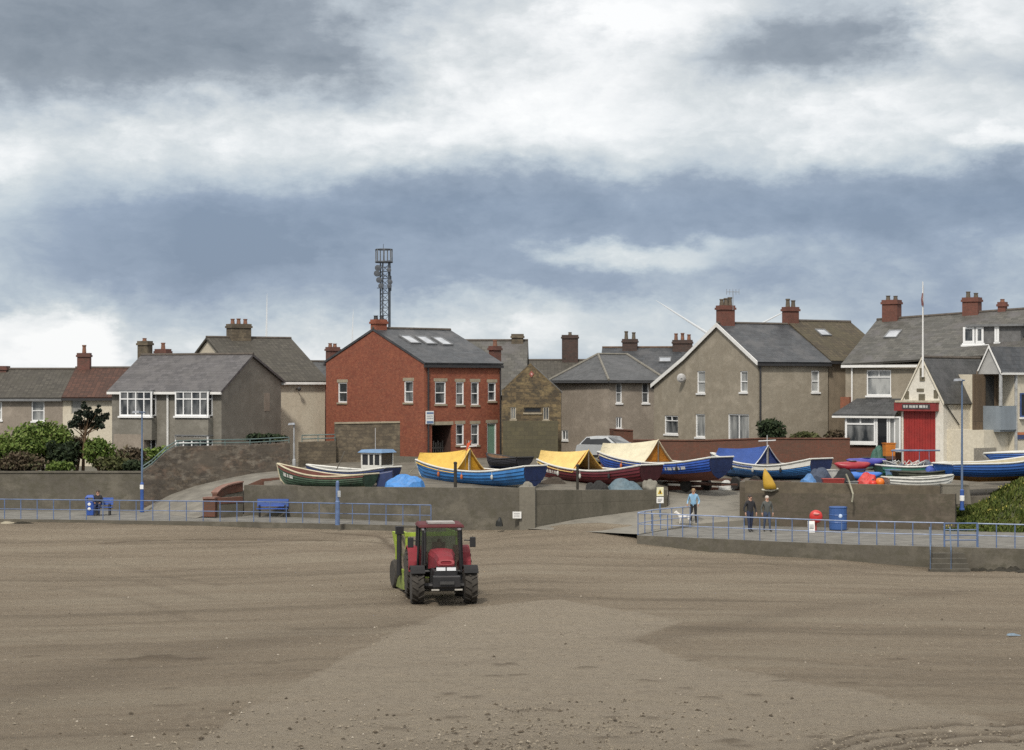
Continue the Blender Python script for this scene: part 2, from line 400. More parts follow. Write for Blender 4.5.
    def skylight(s, px, py, w=.75, h=1.1, g=None):
        (d0, za), (d1, zb) = s.prof[s.ri - 1], s.prof[s.ri]
        sl = s.b * (d1 - d0) + V(0, 0, zb - za); sl.normalize(); nn = s.t.cross(sl).normalized()
        q0 = s.A + s.b * d0 + V(0, 0, za + .012) + nn * s.thick
        ray = V((px - 512) / F, 1, (YH - py) / F); o = V(0, 0, HC)
        k = (q0 - o).dot(nn) / ray.dot(nn); c = o + ray * k
        q0 = q0 + V(0, 0, s.dz1 * (c - s.A).dot(s.t) / s.L); k = (q0 - o).dot(nn) / ray.dot(nn); c = o + ray * k
        if nn.dot(ray) > 0: nn = -nn
        def slab(m, e0, e1, f0, f1, u0, u1):
            m.hexa([c + s.t * e + sl * f + nn * u for u in (u0, u1) for e, f in ((e0, f0), (e1, f0), (e1, f1), (e0, f1))])
        m = MB(); slab(m, -w / 2, w / 2, -h / 2, h / 2, .0, .06); p = m.build('skylight', g or skyglass, s.roof)
        m = MB(); fw = .07
        for q in ((-w / 2 - fw, -w / 2, -h / 2 - fw, h / 2 + fw), (w / 2, w / 2 + fw, -h / 2 - fw, h / 2 + fw), (-w / 2, w / 2, -h / 2 - fw, -h / 2), (-w / 2, w / 2, h / 2, h / 2 + fw)): slab(m, *q, .0, .09)
        m.build('frame', lead, p); return p
    def pipe(s, fc, px, y0, y1, mat, r=.05):
        a = fc.s_at(px); Zm = fc.Z(a)
        return MB().tube([fc.pt(a, .09, PZ(y0, Zm)), fc.pt(a, .09, PZ(y1, Zm))], r, 6).build('downpipe', mat, s.root)
skyglass = GLASS('skylight_glass', (.30, .32, .35), (.5, .52, .55), .6)
def barge(h, gable, mat, w=.24, name='bargeboard'):
    o = h.A if gable == 'L' else h.B; out = -h.t if gable == 'L' else h.t
    for i in range(len(h.prof) - 1):
        (d0, za), (d1, zb) = h.prof[i], h.prof[i + 1]
        sl = h.b * (d1 - d0) + V(0, 0, zb - za); ln = sl.length; sl.normalize(); up = V(0, 0, 1)
        q0 = o + h.b * d0 + V(0, 0, za + h.thick * 1.3) - sl * (h.over if i == 0 else 0) + out * (h.verge + .004); q1 = o + h.b * d1 + V(0, 0, zb + h.thick * 1.3) + sl * (h.over if i == len(h.prof) - 2 else 0) + out * (h.verge + .004)
        MB().hexa([q0 - up * w, q1 - up * w, q1 - up * w + out * .05, q0 - up * w + out * .05, q0, q1, q1 + out * .05, q0 + out * .05]).build(name, mat, h.root)
def wall_run(name, label, pts, thick, mat, cat='wall', cap=None, group=None, kind=None, capover=.06, caph=.1, foot=.7):
    """free-standing wall: pts = (px, depth, y of top, y of foot)"""
    mb = MB(); cb = MB(); top = []
    q = [(V(PX(x, Z), Z, 0), PZ(yt, Z), PZ(yb, Z) - foot) for x, Z, yt, yb in pts]
    offs = []
    for i in range(len(q)):
        d = (q[min(i + 1, len(q) - 1)][0] - q[max(i - 1, 0)][0]).normalized(); offs.append(V(-d.y, d.x, 0))
    rings = []; cr = []
    for (p, zt, zb), o in zip(q, offs):
        rings.append([(p.x, p.y, zb), (p.x, p.y, zt), (p.x + o.x * thick, p.y + o.y * thick, zt), (p.x + o.x * thick, p.y + o.y * thick, zb)])
        a = p - o * capover; c = p + o * (thick + capover)
        cr.append([(a.x, a.y, zt + .003), (a.x, a.y, zt + caph), (c.x, c.y, zt + caph), (c.x, c.y, zt + .003)])
    base = (q[0][0] + q[-1][0]) / 2; base.z = min(a[2] for a in q)
    if cap:
        r = thing(name, label, cat, base, 0, group)
        mb.ring_loft(rings).build('wall_body', mat, r); cb.ring_loft(cr).build('coping', cap, r); return r
    return tag(mb.ring_loft(rings).build(name, mat, None, base), label, cat, group)

# ================================================================ TERRAIN
def landz(X): return lerp(2.6, 3.45, sstep(-17, -11, X))
def yz(X, Y):
    f = min(1, max(0, (Y - 102) / 21))
    z = 2.1 + (landz(X) - 2.1) * f
    return z - .85 * math.exp(-((X - 11.3) / 3.2) ** 2) * math.exp(-((Y - 112) / 6.5) ** 2)
def sandz(X, Y):
    f = np.clip((Y - 80) / 27, 0, 1.1)
    z = .66 * f * f * (1.6 - .6 * f) * np.where(X > 8, 1 - .25 * np.clip((X - 8) / 10, 0, 1), 1)
    z = z + .55 * np.exp(-((X - 4.2) / 4.5) ** 2) * np.exp(-((Y - 101) / 5.0) ** 2)
    z = z - .22 * np.exp(-((X - 19.5) / 3.5) ** 2) * np.exp(-((Y - 88.5) / 2.5) ** 2)
    return z
def vnoise(x, y, s, seed):
    r = np.random.default_rng(seed).random((64, 64)); x = x / s; y = y / s
    xi = np.floor(x).astype(int); yi = np.floor(y).astype(int); fx = x - xi; fy = y - yi; fx = fx * fx * (3 - 2 * fx); fy = fy * fy * (3 - 2 * fy)
    g = lambda a, b: r[a % 64, b % 64]
    return (g(xi, yi) * (1 - fx) * (1 - fy) + g(xi + 1, yi) * fx * (1 - fy) + g(xi, yi + 1) * (1 - fx) * fy + g(xi + 1, yi + 1) * fx * fy) - .5
def inpoly(x, y, poly):
    r = np.zeros(x.shape, bool); n = len(poly)
    for i in range(n):
        x0, y0 = poly[i]; x1, y1 = poly[(i + 1) % n]
        c = ((y0 > y) != (y1 > y)) & (x < (x1 - x0) * (y - y0) / ((y1 - y0) + 1e-12) + x0); r ^= c
    return r
def gpt(x, y): Z = HC * F / (y - YH); return (PX(x, Z), Z)
def seg_dist(x, y, pts):
    d = np.full(x.shape, 1e9)
    for (a, b), (c, e) in zip(pts[:-1], pts[1:]):
        vx, vy = c - a, e - b; t = np.clip(((x - a) * vx + (y - b) * vy) / (vx * vx + vy * vy), 0, 1)
        d = np.minimum(d, np.hypot(x - a - t * vx, y - b - t * vy))
    return d
def build_sand():
    xs = np.concatenate([np.linspace(-400, -44, 12)[:-1], np.arange(-44, 44.01, .14), np.linspace(44, 400, 12)[1:]])
    ys = np.concatenate([np.linspace(-60, 36, 16)[:-1], np.arange(36, 112.01, .14)])
    X, Y = np.meshgrid(xs, ys); nx, ny = len(xs), len(ys)
    z = sandz(X, Y)
    wx = X + vnoise(X, Y, 2.2, 1) * .35 + vnoise(X, Y, .5, 2) * .22; wy = Y + vnoise(X, Y, 2.2, 3) * .45 + vnoise(X, Y, .5, 4) * .3
    smooth_poly = [gpt(*p) for p in [(100, 790), (245, 712), (330, 665), (400, 628), (470, 606), (560, 600), (682, 622), (632, 641), (712, 667), (850, 692), (937, 709), (1060, 735), (1060, 790)]]
    light = inpoly(wx, wy, smooth_poly).astype(float)
    for _ in range(1):
        light[1:-1, 1:-1] = (light[1:-1, 1:-1] * 2 + light[:-2, 1:-1] + light[2:, 1:-1] + light[1:-1, :-2] + light[1:-1, 2:]) / 6
    fine = ((X > -43) & (X < 43) & (Y > 37))
    z = z + np.where(fine, vnoise(X, Y, 6, 5) * .10 + vnoise(X, Y, 1.6, 6) * .05 + vnoise(X, Y, .5, 7) * .045 * (.5 + light) + vnoise(X, Y, .29, 9) * .04 * (.35 + light), 0)
    # raked furrows left by the cleaner: long shallow ridges that bend with the passes
    fur = np.sin((Y * .9 + 3.0 * np.sin(X * .08 + 1) + vnoise(X, Y, 5, 8) * 2) * 3.4)
    z = z + np.where(fine, (1 - light) * fur * .012, 0)
    dark = np.zeros_like(X)
    v = Y + np.where(X < 0, -.55 * X - .012 * X * X, .10 * X)      # direction of the cleaner's passes
    u = X + .3 * Y * np.clip(-X / 14, 0, 1)
    rake = sum(vnoise(u / k, v * k2, 3.2, sd) * a for k, k2, sd, a in ((3.0, 1.2, 21, .7), (2.0, 2.6, 22, .6), (1.6, 5.5, 23, .5), (1.1, 9.0, 24, .35)))
    rake = np.where(fine, rake * (1 - .55 * light), 0)
    def track(pts, w, amt, dz):
        nonlocal z, dark
        d = seg_dist(wx * .35 + X * .65, wy * .35 + Y * .65, [gpt(*p) for p in pts]); g = np.exp(-(d / w) ** 2)
        dark = np.where(amt > 0, np.maximum(dark, g * amt), dark + g * amt * .5); z = z + g * dz
    for dy in (0, 7):
        track([(806, 754 + dy), (828, 743 + dy), (860, 733 + dy), (910, 727 + dy), (970, 724 + dy), (1045, 724 + dy)], .17, .8, -.05)
        track([(862, 756 + dy), (885, 745 + dy), (930, 737 + dy), (980, 733 + dy), (1045, 732 + dy)], .2, 1.0, -.06)
    track([(105, 550), (160, 548), (260, 547), (360, 548.5), (430, 552)], .22, 1.0, -.06); track([(120, 547), (200, 545.5), (270, 545), (350, 546)], .25, -1.0, .05)
    for q in ([(0, 575), (60, 572), (140, 580), (215, 600)], [(0, 592), (70, 588), (140, 600), (190, 620)], [(40, 566), (120, 566), (220, 585)], [(520, 590), (620, 600), (760, 602), (900, 598)], [(560, 560), (700, 562), (900, 575)], [(700, 655), (820, 662), (960, 672)], [(720, 585), (850, 583), (1020, 588)]):
        track(q, .3, .28, -.03)
    track([(300, 628), (380, 625), (412, 622)], .55, .6, -.03)
    track([(120, 662), (200, 660)], .35, .9, .06); track([(150, 660), (165, 659)], .35, 1, .12)
    track([(640, 640), (700, 633), (800, 610), (960, 590)], .9, .35, -.02)
    track([(0, 700), (120, 668), (260, 640), (390, 622)], 1.6, .35, 0)
    track([(412, 602), (404, 560), (380, 545), (300, 541)], .2, .95, -.06); track([(470, 602), (462, 562), (430, 548), (330, 543)], .2, .95, -.06)
    for k in range(26):
        px, py = random.uniform(430, 900), random.uniform(655, 748)
        track([(px, py), (px + random.uniform(4, 14), py + random.uniform(-1, 1))], .16, .8, .03)
    for k in range(10):
        px, py = random.uniform(0, 430), random.uniform(650, 748)
        track([(px, py), (px + random.uniform(4, 22), py + random.uniform(-1, 1))], .18, .6, .03)
    me = bpy.data.meshes.new('sand')
    co = np.stack([X, Y, z], -1).reshape(-1, 3)
    i = np.arange(nx * ny).reshape(ny, nx)
    fc = np.stack([i[:-1, :-1], i[:-1, 1:], i[1:, 1:], i[1:, :-1]], -1).reshape(-1, 4)
    me.vertices.add(len(co)); me.vertices.foreach_set('co', co.ravel())
    me.loops.add(fc.size); me.loops.foreach_set('vertex_index', fc.ravel().astype(np.int32))
    me.polygons.add(len(fc)); me.polygons.foreach_set('loop_start', np.arange(0, fc.size, 4, dtype=np.int32)); me.polygons.foreach_set('loop_total', np.full(len(fc), 4, np.int32))
    me.update(); me.validate()
    for nm, ar in (('raked', 1 - light), ('track_dark', dark), ('rake', rake)):
        at = me.attributes.new(nm, 'FLOAT', 'POINT'); at.data.foreach_set('value', ar.ravel().astype(np.float32))
    me.polygons.foreach_set('use_smooth', [True] * len(me.polygons))
    m, nt, b = newmat('sand_mat')
    a1 = nd(nt, 'ShaderNodeAttribute', attribute_name='raked').outputs['Fac']; a2 = nd(nt, 'ShaderNodeAttribute', attribute_name='track_dark').outputs['Fac']
    a3 = nd(nt, 'ShaderNodeAttribute', attribute_name='rake').outputs['Fac']
    c = mixc(nt, a1, (.296, .254, .197), (.228, .187, .138))
    st = rmap(nt, noise(nt, 1, 6, .65, mapped(nt, (.10, .55, 1))), .35, .68)
    c = mixc(nt, nmul(nt, st, .3), c, (.275, .232, .172))
    st2 = rmap(nt, noise(nt, 1, 6, .7, mapped(nt, (.22, 1.3, 1))), .50, .75)
    c = mixc(nt, nmul(nt, st2, .25), c, (.135, .105, .078))
    st3 = rmap(nt, noise(nt, 2.2, 6, .75), .55, .75)
    c = mixc(nt, nmul(nt, st3, .35), c, (.12, .093, .07))
    c = mixc(nt, rmap(nt, a3, .02, .45, 0, .6), c, (.285, .245, .185)); c = mixc(nt, rmap(nt, a3, -.5, -.05, .45, 0), c, (.118, .096, .069))
    gr_ = noise(nt, 4.2, 8, .85, mapped(nt, (.9, .8, 1)))
    c = mixc(nt, rmap(nt, gr_, .33, .47, .6, 0), c, (.115, .092, .066)); c = mixc(nt, rmap(nt, gr_, .54, .66, 0, .6), c, (.34, .295, .225))
    sp = rmap(nt, noise(nt, 5.5, 5, .8, mapped(nt, (.6, 1.2, 1))), .66, .72)
    c = mixc(nt, nmul(nt, sp, .55), c, (.075, .058, .042))
    c = mixc(nt, rmap(nt, a2, 0, 1, 0, .8), c, (.10, .078, .056))  # darker tone along tracks, lines and smudges
    nt.links.new(c, b.inputs['Base Color']); b.inputs['Roughness'].default_value = .95; b.inputs['Specular IOR Level'].default_value = .2
    bumpn(nt, noise(nt, 3.2, 9, .82), b, 1.0, .2)
    me.materials.append(m)
    o = bpy.data.objects.new('sand', me); COL.objects.link(o); o['kind'] = 'structure'
build_sand()
def zsand(x, y): return float(sandz(np.array([x]), np.array([y]))[0])
def scatter(name, label, cat, n, fn, mat, s0, s1, flat):
    mb = MB()
    for k in range(n):
        px, py = fn(); x, y = gpt(px, py); z = zsand(x, y); sz = random.uniform(s0, s1) ** 1.0; a = random.uniform(0, 6.28)
        ca, sa = math.cos(a), math.sin(a); w, l, h = sz * random.uniform(.6, 1), sz * random.uniform(.7, 1.8), sz * flat * random.uniform(.5, 1.2)
        c = [(x + ca * u * l - sa * v * w, y + sa * u * l + ca * v * w, z - .02) for u, v in ((-1, -.6), (.7, -1), (1, .6), (-.5, 1))]; t = (x + random.uniform(-.3, .3) * l, y + random.uniform(-.3, .3) * w, z + h); t2 = (x + random.uniform(-.1, .6) * l * ca, y + random.uniform(-.1, .6) * l * sa, z + h * .8)
        i = len(mb.v); mb.v += [Vector(p) for p in c] + [Vector(t), Vector(t2)]
        for q in ((0, 1, 4), (1, 2, 5), (1, 5, 4), (2, 3, 5), (3, 4, 5), (3, 0, 4)): mb.face([i + e for e in q])
    o = mb.build(name, mat, None, (0, 0, 0)); o['kind'] = 'stuff'; tag(o, label, cat); return o
def light_px():
    while True:
        px, py = random.gauss(640, 230), random.uniform(606, 754)
        if random.random() < ((py - 600) / 150) ** 2: return px, py
def any_px():
    px = random.uniform(-20, 1044); return px, 530 + 222 * random.random() ** .75
def wall_px():
    px = random.uniform(640, 1060); return px, lerp(541, 567, (px - 640) / 384) + abs(random.gauss(0, 1.2)) + (.6 if px < 880 else 1.5)
scatter('sand_clods', 'small clods of turned sand strewn over the smoother foreground', 'sand clods', 3200, light_px, M('clod_sand', (.205, .176, .134), .95, .3, 1.5), .010, .034, .5)
scatter('sand_clods', 'sparse small clods over the whole beach', 'sand clods', 1500, any_px, M('clod_sand', (.205, .176, .134)), .015, .045, .4)
scatter('seaweed_scraps', 'dark scraps of seaweed and stones scattered over the beach', 'seaweed', 650, lambda: light_px() if random.random() < .7 else any_px(), M('weed_scrap', (.06, .046, .03), .9, .5, 2), .018, .06, .35)
scatter('shell_specks', 'pale shells and pebbles scattered on the sand', 'shells', 120, any_px, M('shell', (.38, .34, .28), .8, .2), .015, .04, .6)
scatter('weed_shadow_line', 'dark weed lumps shaped as the shadow line along the foot of the right promenade', 'seaweed', 420, wall_px, M('weed_and_shade', (.025, .022, .015), .9, .4, 2), .08, .3, .5)  # weed lumps added to draw the contact shadow along the wall foot
def strip(name, secs, mat, sub=6, kind='structure', thick=0):
    """surface lofted through cross sections [((px,Z,z),(px,Z,z)), ...]"""
    mb = MB(); rows = []
    for (l, r) in secs:
        a = V(PX(l[0], l[1]), l[1], l[2]); b = V(PX(r[0], r[1]), r[1], r[2]); rows.append([a.lerp(b, i / sub) for i in range(sub + 1)])
    for k in range(len(rows) - 1):
        for i in range(sub): mb.poly([rows[k][i], rows[k][i + 1], rows[k + 1][i + 1], rows[k + 1][i]])
    for k in range(len(rows) - 1):
        for e in (0, sub): mb.poly([rows[k][e], rows[k + 1][e], rows[k + 1][e] - V(0, 0, 1.6), rows[k][e] - V(0, 0, 1.6)])
    o = mb.build(name, mat, None, (0, 0, 0)); tag(o, kind=kind); return o
def slab(name, pts, z, h, mat):
    mb = MB(); p = [V(PX(x, Z), Z, 0) for x, Z in pts]
    mb.poly([(q.x, q.y, z) for q in p])
    for a, b in zip(p, p[1:] + p[:1]): mb.poly([(a.x, a.y, z), (b.x, b.y, z), (b.x, b.y, z - h), (a.x, a.y, z - h)])
    mb.mi = [0] + [1] * (len(mb.f) - 1); o = mb.build(name, [mat, concrete_old], None, (0, 0, 0)); o['kind'] = 'structure'; return o
slab('promenade', [(-900, 116), (0, 107.6), (250, 105.2), (432, 102.2), (440, 104.0), (250, 111.2), (150, 115.2), (-900, 124)], .85, 1.0, deckmat)
slab('promenade', [(637, 95.8), (760, 92.4), (850, 90.2), (1024, 87.8), (1400, 83.5), (1400, 97), (955, 99.2), (745, 102.6), (690, 102.2)], .85, 1.25, deckmat)
strip('slipway', [((528, 100.9, .80), (639, 96.6, .84)), ((575, 102.6, 1.15), (690, 101.4, .98)), ((632, 104.7, 1.42), (744, 102.3, 1.15)), ((668, 106.2, 1.62), (748, 105, 1.5)), ((668, 112, 1.98), (753, 112, 1.95)), ((664, 115, 2.3), (754, 115, 2.25)), ((662, 117.5, 2.75), (756, 117.5, 2.7))], M('slipway_concrete', (.19, .178, .15), .9, .3, 1.3, dirt=.4, bump=.3))
strip('path', [((136, 115.2, .84), (196, 108.0, .862)), ((150, 115.5, 1.25), (206, 108.9, 1.0)), ((168, 116.2, 1.75), (218, 109.9, 1.35)), ((192, 116.9, 2.2), (230, 111.0, 1.75)), ((220, 117.6, 2.55), (243, 112.3, 2.1)), ((250, 118.4, 2.85), (268, 114.6, 2.62)), ((294, 119.7, 3.04), (325, 116.5, 2.97)), ((330, 123, 3.3), (380, 121, 3.35))], pathmat)
def yard_grid(name, px0, px1, yfun, Y1, n=40, m=20, mat=yardmat):
    mb = MB(); g = []
    for j in range(m + 1):
        row = []
        for i in range(n + 1):
            px = lerp(px0, px1, i / n); Y0 = yfun(px); Y = lerp(Y0, Y1, j / m); X = PX(px, Y)
            row.append((X, Y, yz(X, Y) + random.uniform(-.015, .015)))
        g.append(row)
    mb.v = [Vector(p) for r in g for p in r]
    for j in range(m):
        for i in range(n):
            a = j * (n + 1) + i; mb.face([a, a + 1, a + n + 2, a + n + 1])
    for j in range(m):
        for e in (0, n):
            p, q = V(*g[j][e]), V(*g[j + 1][e]); mb.poly([p, q, q - V(0, 0, 2), p - V(0, 0, 2)])
    for i in range(n):
        p, q = V(*g[0][i]), V(*g[0][i + 1]); mb.poly([p, q, q - V(0, 0, 2.4), p - V(0, 0, 2.4)])
    o = mb.build(name, mat, None, (0, 0, 0)); o['kind'] = 'structure'
def front_wall_Y(px): return 111.0 - (px - 245) * (9.6 / 274) if px < 519 else 101.4 + (px - 519) * (4.6 / 146)
yard_grid('yard', 264, 668, lambda p: front_wall_Y(p) + .3, 116)
yard_grid('yard', 752, 1300, lambda p: ((102.6 - (p - 745) * (3.4 / 210)) + .3) if p < 950 else 104.2, 116)
yard_grid('yard', 264, 1300, lambda p: 115.9, 126.5)
strip('garden_ground', [((-600, 115.4, 2.75), (150, 115.4, 2.75)), ((-600, 122, 2.7), (236, 122, 2.7)), ((-600, 127, 2.6), (300, 127, 2.6))], M('garden_soil', (.06, .05, .035), .95, .3, 2))
gb = MB(); gb.poly([(-3000, 100, -.7), (3000, 100, -.7), (3000, 6000, -.7), (-3000, 6000, -.7)]); o = gb.build('ground', landmat, None, (0, 0, 0)); o['kind'] = 'structure'  # unseen sheet under the terrain, added to stop light leaking through gaps
mbl = MB()
for x0, x1, z in ((-3000, -17, 2.55), (-17, -11, None), (-11, 3000, 3.4)):
    za, zb = (z, z) if z else (2.55, 3.4)
    mbl.poly([(x0, 126, za), (x1, 126, zb), (x1, 6000, zb), (x0, 6000, za)])
o = mbl.build('land', landmat, None, (0, 0, 0)); o['kind'] = 'structure'

# ================================================================ WALLS
wall_run('sea_wall', 'long weathered grey concrete wall below the garden bushes, behind the left promenade', [(-700, 122, 474, 522), (0, 115.3, 473, 515), (142, 114.9, 473, 512)], .45, concrete_old, cap=concrete_old)
wall_run('retaining_wall', 'rough brown stone wall with a sloping left end beside the rising path', [(143, 114.9, 472, 512), (152, 115.1, 466, 509), (166, 115.6, 453, 503), (178, 116.0, 446.5, 499), (250, 118.0, 445, 484), (290, 119.2, 443, 476)], .5, stone_wall)
wall_run('stone_wall', 'brown stone wall with a teal rail, right of the dark gap in front of the cream house', [(301, 120.2, 442, 472), (336, 121.2, 441, 472)], .45, stone_grey)
wall_run('stone_wall', 'tall grey stone yard wall standing against the left gable of the red brick house', [(335, 121.6, 424, 474), (400, 122.3, 423, 474)], .4, stone_grey, cap=stone_trim)
wall_run('stone_wall', 'low pale stone wall at the corner of the red brick house', [(392, 121.2, 456, 474), (424, 122.6, 457, 474)], .4, concrete_pale)
wall_run('yard_wall', 'long plain grey concrete wall at the top of the sand with a small white notice', [(244, 110.9, 485, 514), (340, 107.5, 487, 519), (440, 104.0, 487.5, 525), (519.2, 101.15, 488, 532)], .32, concrete_old)
wall_run('wall_pier', 'square concrete pier at the corner of the boat yard wall', [(519.3, 101.0, 487, 534), (535, 100.9, 487, 534)], .55, concrete_pale, cat='pier')
wall_run('slipway_wall', 'concrete wall climbing beside the slipway below the maroon coble', [(535.3, 101.2, 490, 533), (600, 103.6, 490, 522), (667, 106.0, 490, 512)], .32, BR('concrete_slip', (.135, .122, .094), (.12, .108, .083), (.09, .08, .062), 3.4, 1.0, msize=.02, stain=.6, staincol=(.045, .043, .028), streak=.4, sscale=.5, bump=.15))
wall_run('sea_wall', 'dark brown concrete sea wall behind the two walkers and the blue barrel', [(745, 102.5, 493, 532), (955, 99.1, 494, 536)], .6, concrete_dark)
wall_run('parapet_wall', 'low paler parapet along the top of the dark sea wall', [(745, 102.55, 480.5, 492.9), (850, 100.8, 484, 493.4), (940, 99.35, 486, 493.8)], .35, M('parapet_concrete', (.115, .095, .066), .9, .3, 2, dirt=.4, streak=.3), cat='wall')
wall_run('return_wall', 'short dark wall running back from the sea wall beside the slipway', [(745.5, 103.2, 482, 530), (751, 112.5, 478, 490)], .3, concrete_dark)
wall_run('brick_kerb', 'low red brick kerb across the head of the slipway', [(664, 113.2, 485.5, 495), (700, 113.4, 487, 495), (748, 113.4, 488.5, 495)], .3, BR('kerb_brick', (.20, .06, .035), (.15, .05, .03), (.12, .08, .06), .225, .075, stain=.4), cat='kerb')
wall_run('garden_wall', 'red brown brick garden wall in front of the rendered gable house', [(633, 122.6, 440.5, 470), (700, 122.0, 441, 472), (760, 121.3, 439, 473), (850, 120.3, 439, 475)], .25, garden_brick, cap=M('brick_coping', (.13, .06, .04), .85, .3, 6, dirt=.3), caph=.07)
# little brick parapet at the foot of the left path
bcap = M('brick_cap', (.19, .105, .08), .8, .2, 5)
wall_run('brick_pier', 'squat red brick pier at the foot of the path', [(203, 108.6, 499, 513), (215, 108.4, 499, 513)], .6, garden_brick, cat='pier', cap=bcap, foot=.2)
wall_run('brick_parapet', 'curved red brick parapet stepping up beside the path', [(217, 109.3, 493.5, 501), (221, 109.9, 489.5, 497.5), (228, 110.9, 486, 494), (236, 111.6, 484, 492.5), (243, 112.1, 482.5, 491)], .28, garden_brick, cap=bcap, caph=.08, foot=0)
wall_run('path_retainer', 'pale concrete base under the curved brick parapet', [(217, 109.35, 501.2, 513), (221, 109.95, 497.7, 512), (228, 110.95, 494.2, 511), (236, 111.65, 492.7, 509), (243, 112.15, 491.2, 508)], .28, concrete_pale, foot=.3)
wall_run('brick_parapet', 'lower straight length of red brick below the curved parapet', [(220, 108.5, 498, 504), (243, 109.6, 496.5, 502.5)], .28, garden_brick, foot=0)
wall_run('path_retainer', 'dull concrete base under the lower red brick length', [(220, 108.53, 504.2, 513), (243, 109.63, 502.7, 512)], .28, concrete_old, foot=.3)
wall_run('brick_wall', 'low red brown brick wall behind the bow of the green boat', [(247, 113.2, 485, 492), (262, 113.2, 479, 492), (300, 113.9, 476, 490)], .3, garden_brick)

# ================================================================ HOUSES
def hz(y, Z): return PZ(y, Z)
# --- far left terrace
h = House('terraced_house', 'brown rendered terraced house with dark tiled roof at the far left edge', (-90, 136), (62.4, 136), 8.2, 2.5, [(0, hz(396, 136)), (.5, hz(369.5, 140)), (1, hz(396, 136))], pink_render, tile_dark, group='terraced houses at the left edge', gutter=lead, verge=.02)
h.win(h.front, 31.5, 400.5, 44.5, 421, 'sash', g=glass_curtain); h.win(h.front, -9, 402, 2, 420, 'sash', g=glass_curtain); h.win(h.front, -60, 400, -45, 421)
h.finish(); h.chimney(-14, 8, 366, old_brick, 0); 
h = House('terraced_house', 'small cream house with red brown tiled roof behind the pine tree', (62.6, 136), (138, 136), 8.2, 2.5, [(0, hz(395.5, 136)), (.5, hz(368.2, 140)), (1, hz(395.5, 136))], cream_render, tile_red, group='terraced houses at the left edge', gutter=black_pipe, verge=.02)
h.win(h.front, 71, 399.5, 82, 414, 'none', g=GLASS('blind_glass', (.2, .2, .19), (.33, .33, .31), .7), frame=M('pale_frame', (.42, .4, .34)), sill=False)
h.finish(); h.chimney(78, 90.5, 353, old_brick, 1, potm=terracotta, poth=.55)
# --- grey bay-windowed house
h = House('bay_window_house', 'grey rendered house with white bay windows and purple slate roof', (112, 127.6), (221.5, 124), ('R', 281), 2.5, [(0, hz(388.8, 124)), (.49, hz(354.6, 127)), (1, hz(379.5, 130))], grey_render, slate_purple, gutter=white_paint, over=.3)
F0 = h.front
for (x0, x1, y0, y1, d) in ((119, 151.5, 391, 416, .6), (174.5, 208, 391, 416, .6), (174.5, 208, 436, 458, .6)):
    bf = Face(F0.O + F0.n * d, F0.t, F0.L); a, b, z0, z1 = bf.rect(x0, y0, x1, y1)
    bay = MB().obox(F0.O, F0.t, F0.n, a + .01, b - .01, .0, d - .04, z0 - 1.5, z0 - .1).build('bay', grey_render, h.root)
    MB().obox(F0.O, F0.t, F0.n, a, b, 0, d, z1 + .002, z1 + .07).build('bay_roof', lead, bay)
    add_window(bay, bf, (a, b, z0, z1), 'grid4', fw=.09)
    rf = Face(F0.pt(b, d, 0), -F0.n, d); add_window(bay, rf, (.02, d - .01, z0, z1), 'grid1', g=glass_dark, sill=False, fw=.08)
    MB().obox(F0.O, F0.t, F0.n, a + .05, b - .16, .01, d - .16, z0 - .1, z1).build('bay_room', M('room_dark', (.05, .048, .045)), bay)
a, b, z0, z1 = F0.rect(119, 434, 149, 458)
MB().obox(F0.O, F0.t, F0.n, a, b, .0, .575, z0, z1).build('bay', pink_render, h.root)
h.win(F0, 150, 436, 156, 452, 'none', g=glass_dark)
r_ = h.right.rect(264, 393, 269.5, 411)
MB().obox(h.right.O, h.right.t, h.right.n, r_[0], r_[1], -.1, .012, r_[2], r_[3]).build('blocked_window', pink_render, h.root)
h.finish(); h.pipe(F0, 168.5, 390, 452, white_paint, .07)
h.chimney(138.5, 151.5, 341, stone_grey, 1, drop=1.5, d=h.ridge_d + .6, potm=terracotta, poth=.25); h.chimney(156, 170, 349, old_brick, 1, potm=terracotta, poth=.55, d=h.ridge_d + 1.4)
# --- cream house behind
h = House('cream_house', 'cream house with dark tiled roof and wide stone chimney behind the bay windowed house', (242, 131), (325, 134), ('L', 177), 2.5, [(0, hz(379.2, 132.5)), (.5, hz(338, 137)), (1, hz(379, 132.5))], pale_render, tile_dark, gutter=white_paint)
h.finish(); h.chimney(225.5, 252, 324, stone_grey, 3, potm=terracotta, poth=.4, drop=2)
fl = h.front; a = fl.s_at(296); Zm = fl.Z(a)
MB().tube([fl.pt(a, .0, PZ(389, Zm)), fl.pt(a, .45, PZ(388, Zm))], .04, 6).ball(fl.pt(a, .5, PZ(389, Zm)), .14, 8, 5).build('wall_light', black_pipe, h.root)
# --- house glimpsed behind the red one
h = House('brick_house', 'house hidden behind the red gable with only its sooty brick chimney showing', (318, 139), (380, 142), 7, 3, [(0, hz(380, 139)), (.5, hz(362, 143)), (1, hz(380, 139))], old_brick, slate_grey)
h.finish(); h.chimney(325.5, 340, 347, old_brick, 2, potm=terracotta, poth=.3, drop=2)
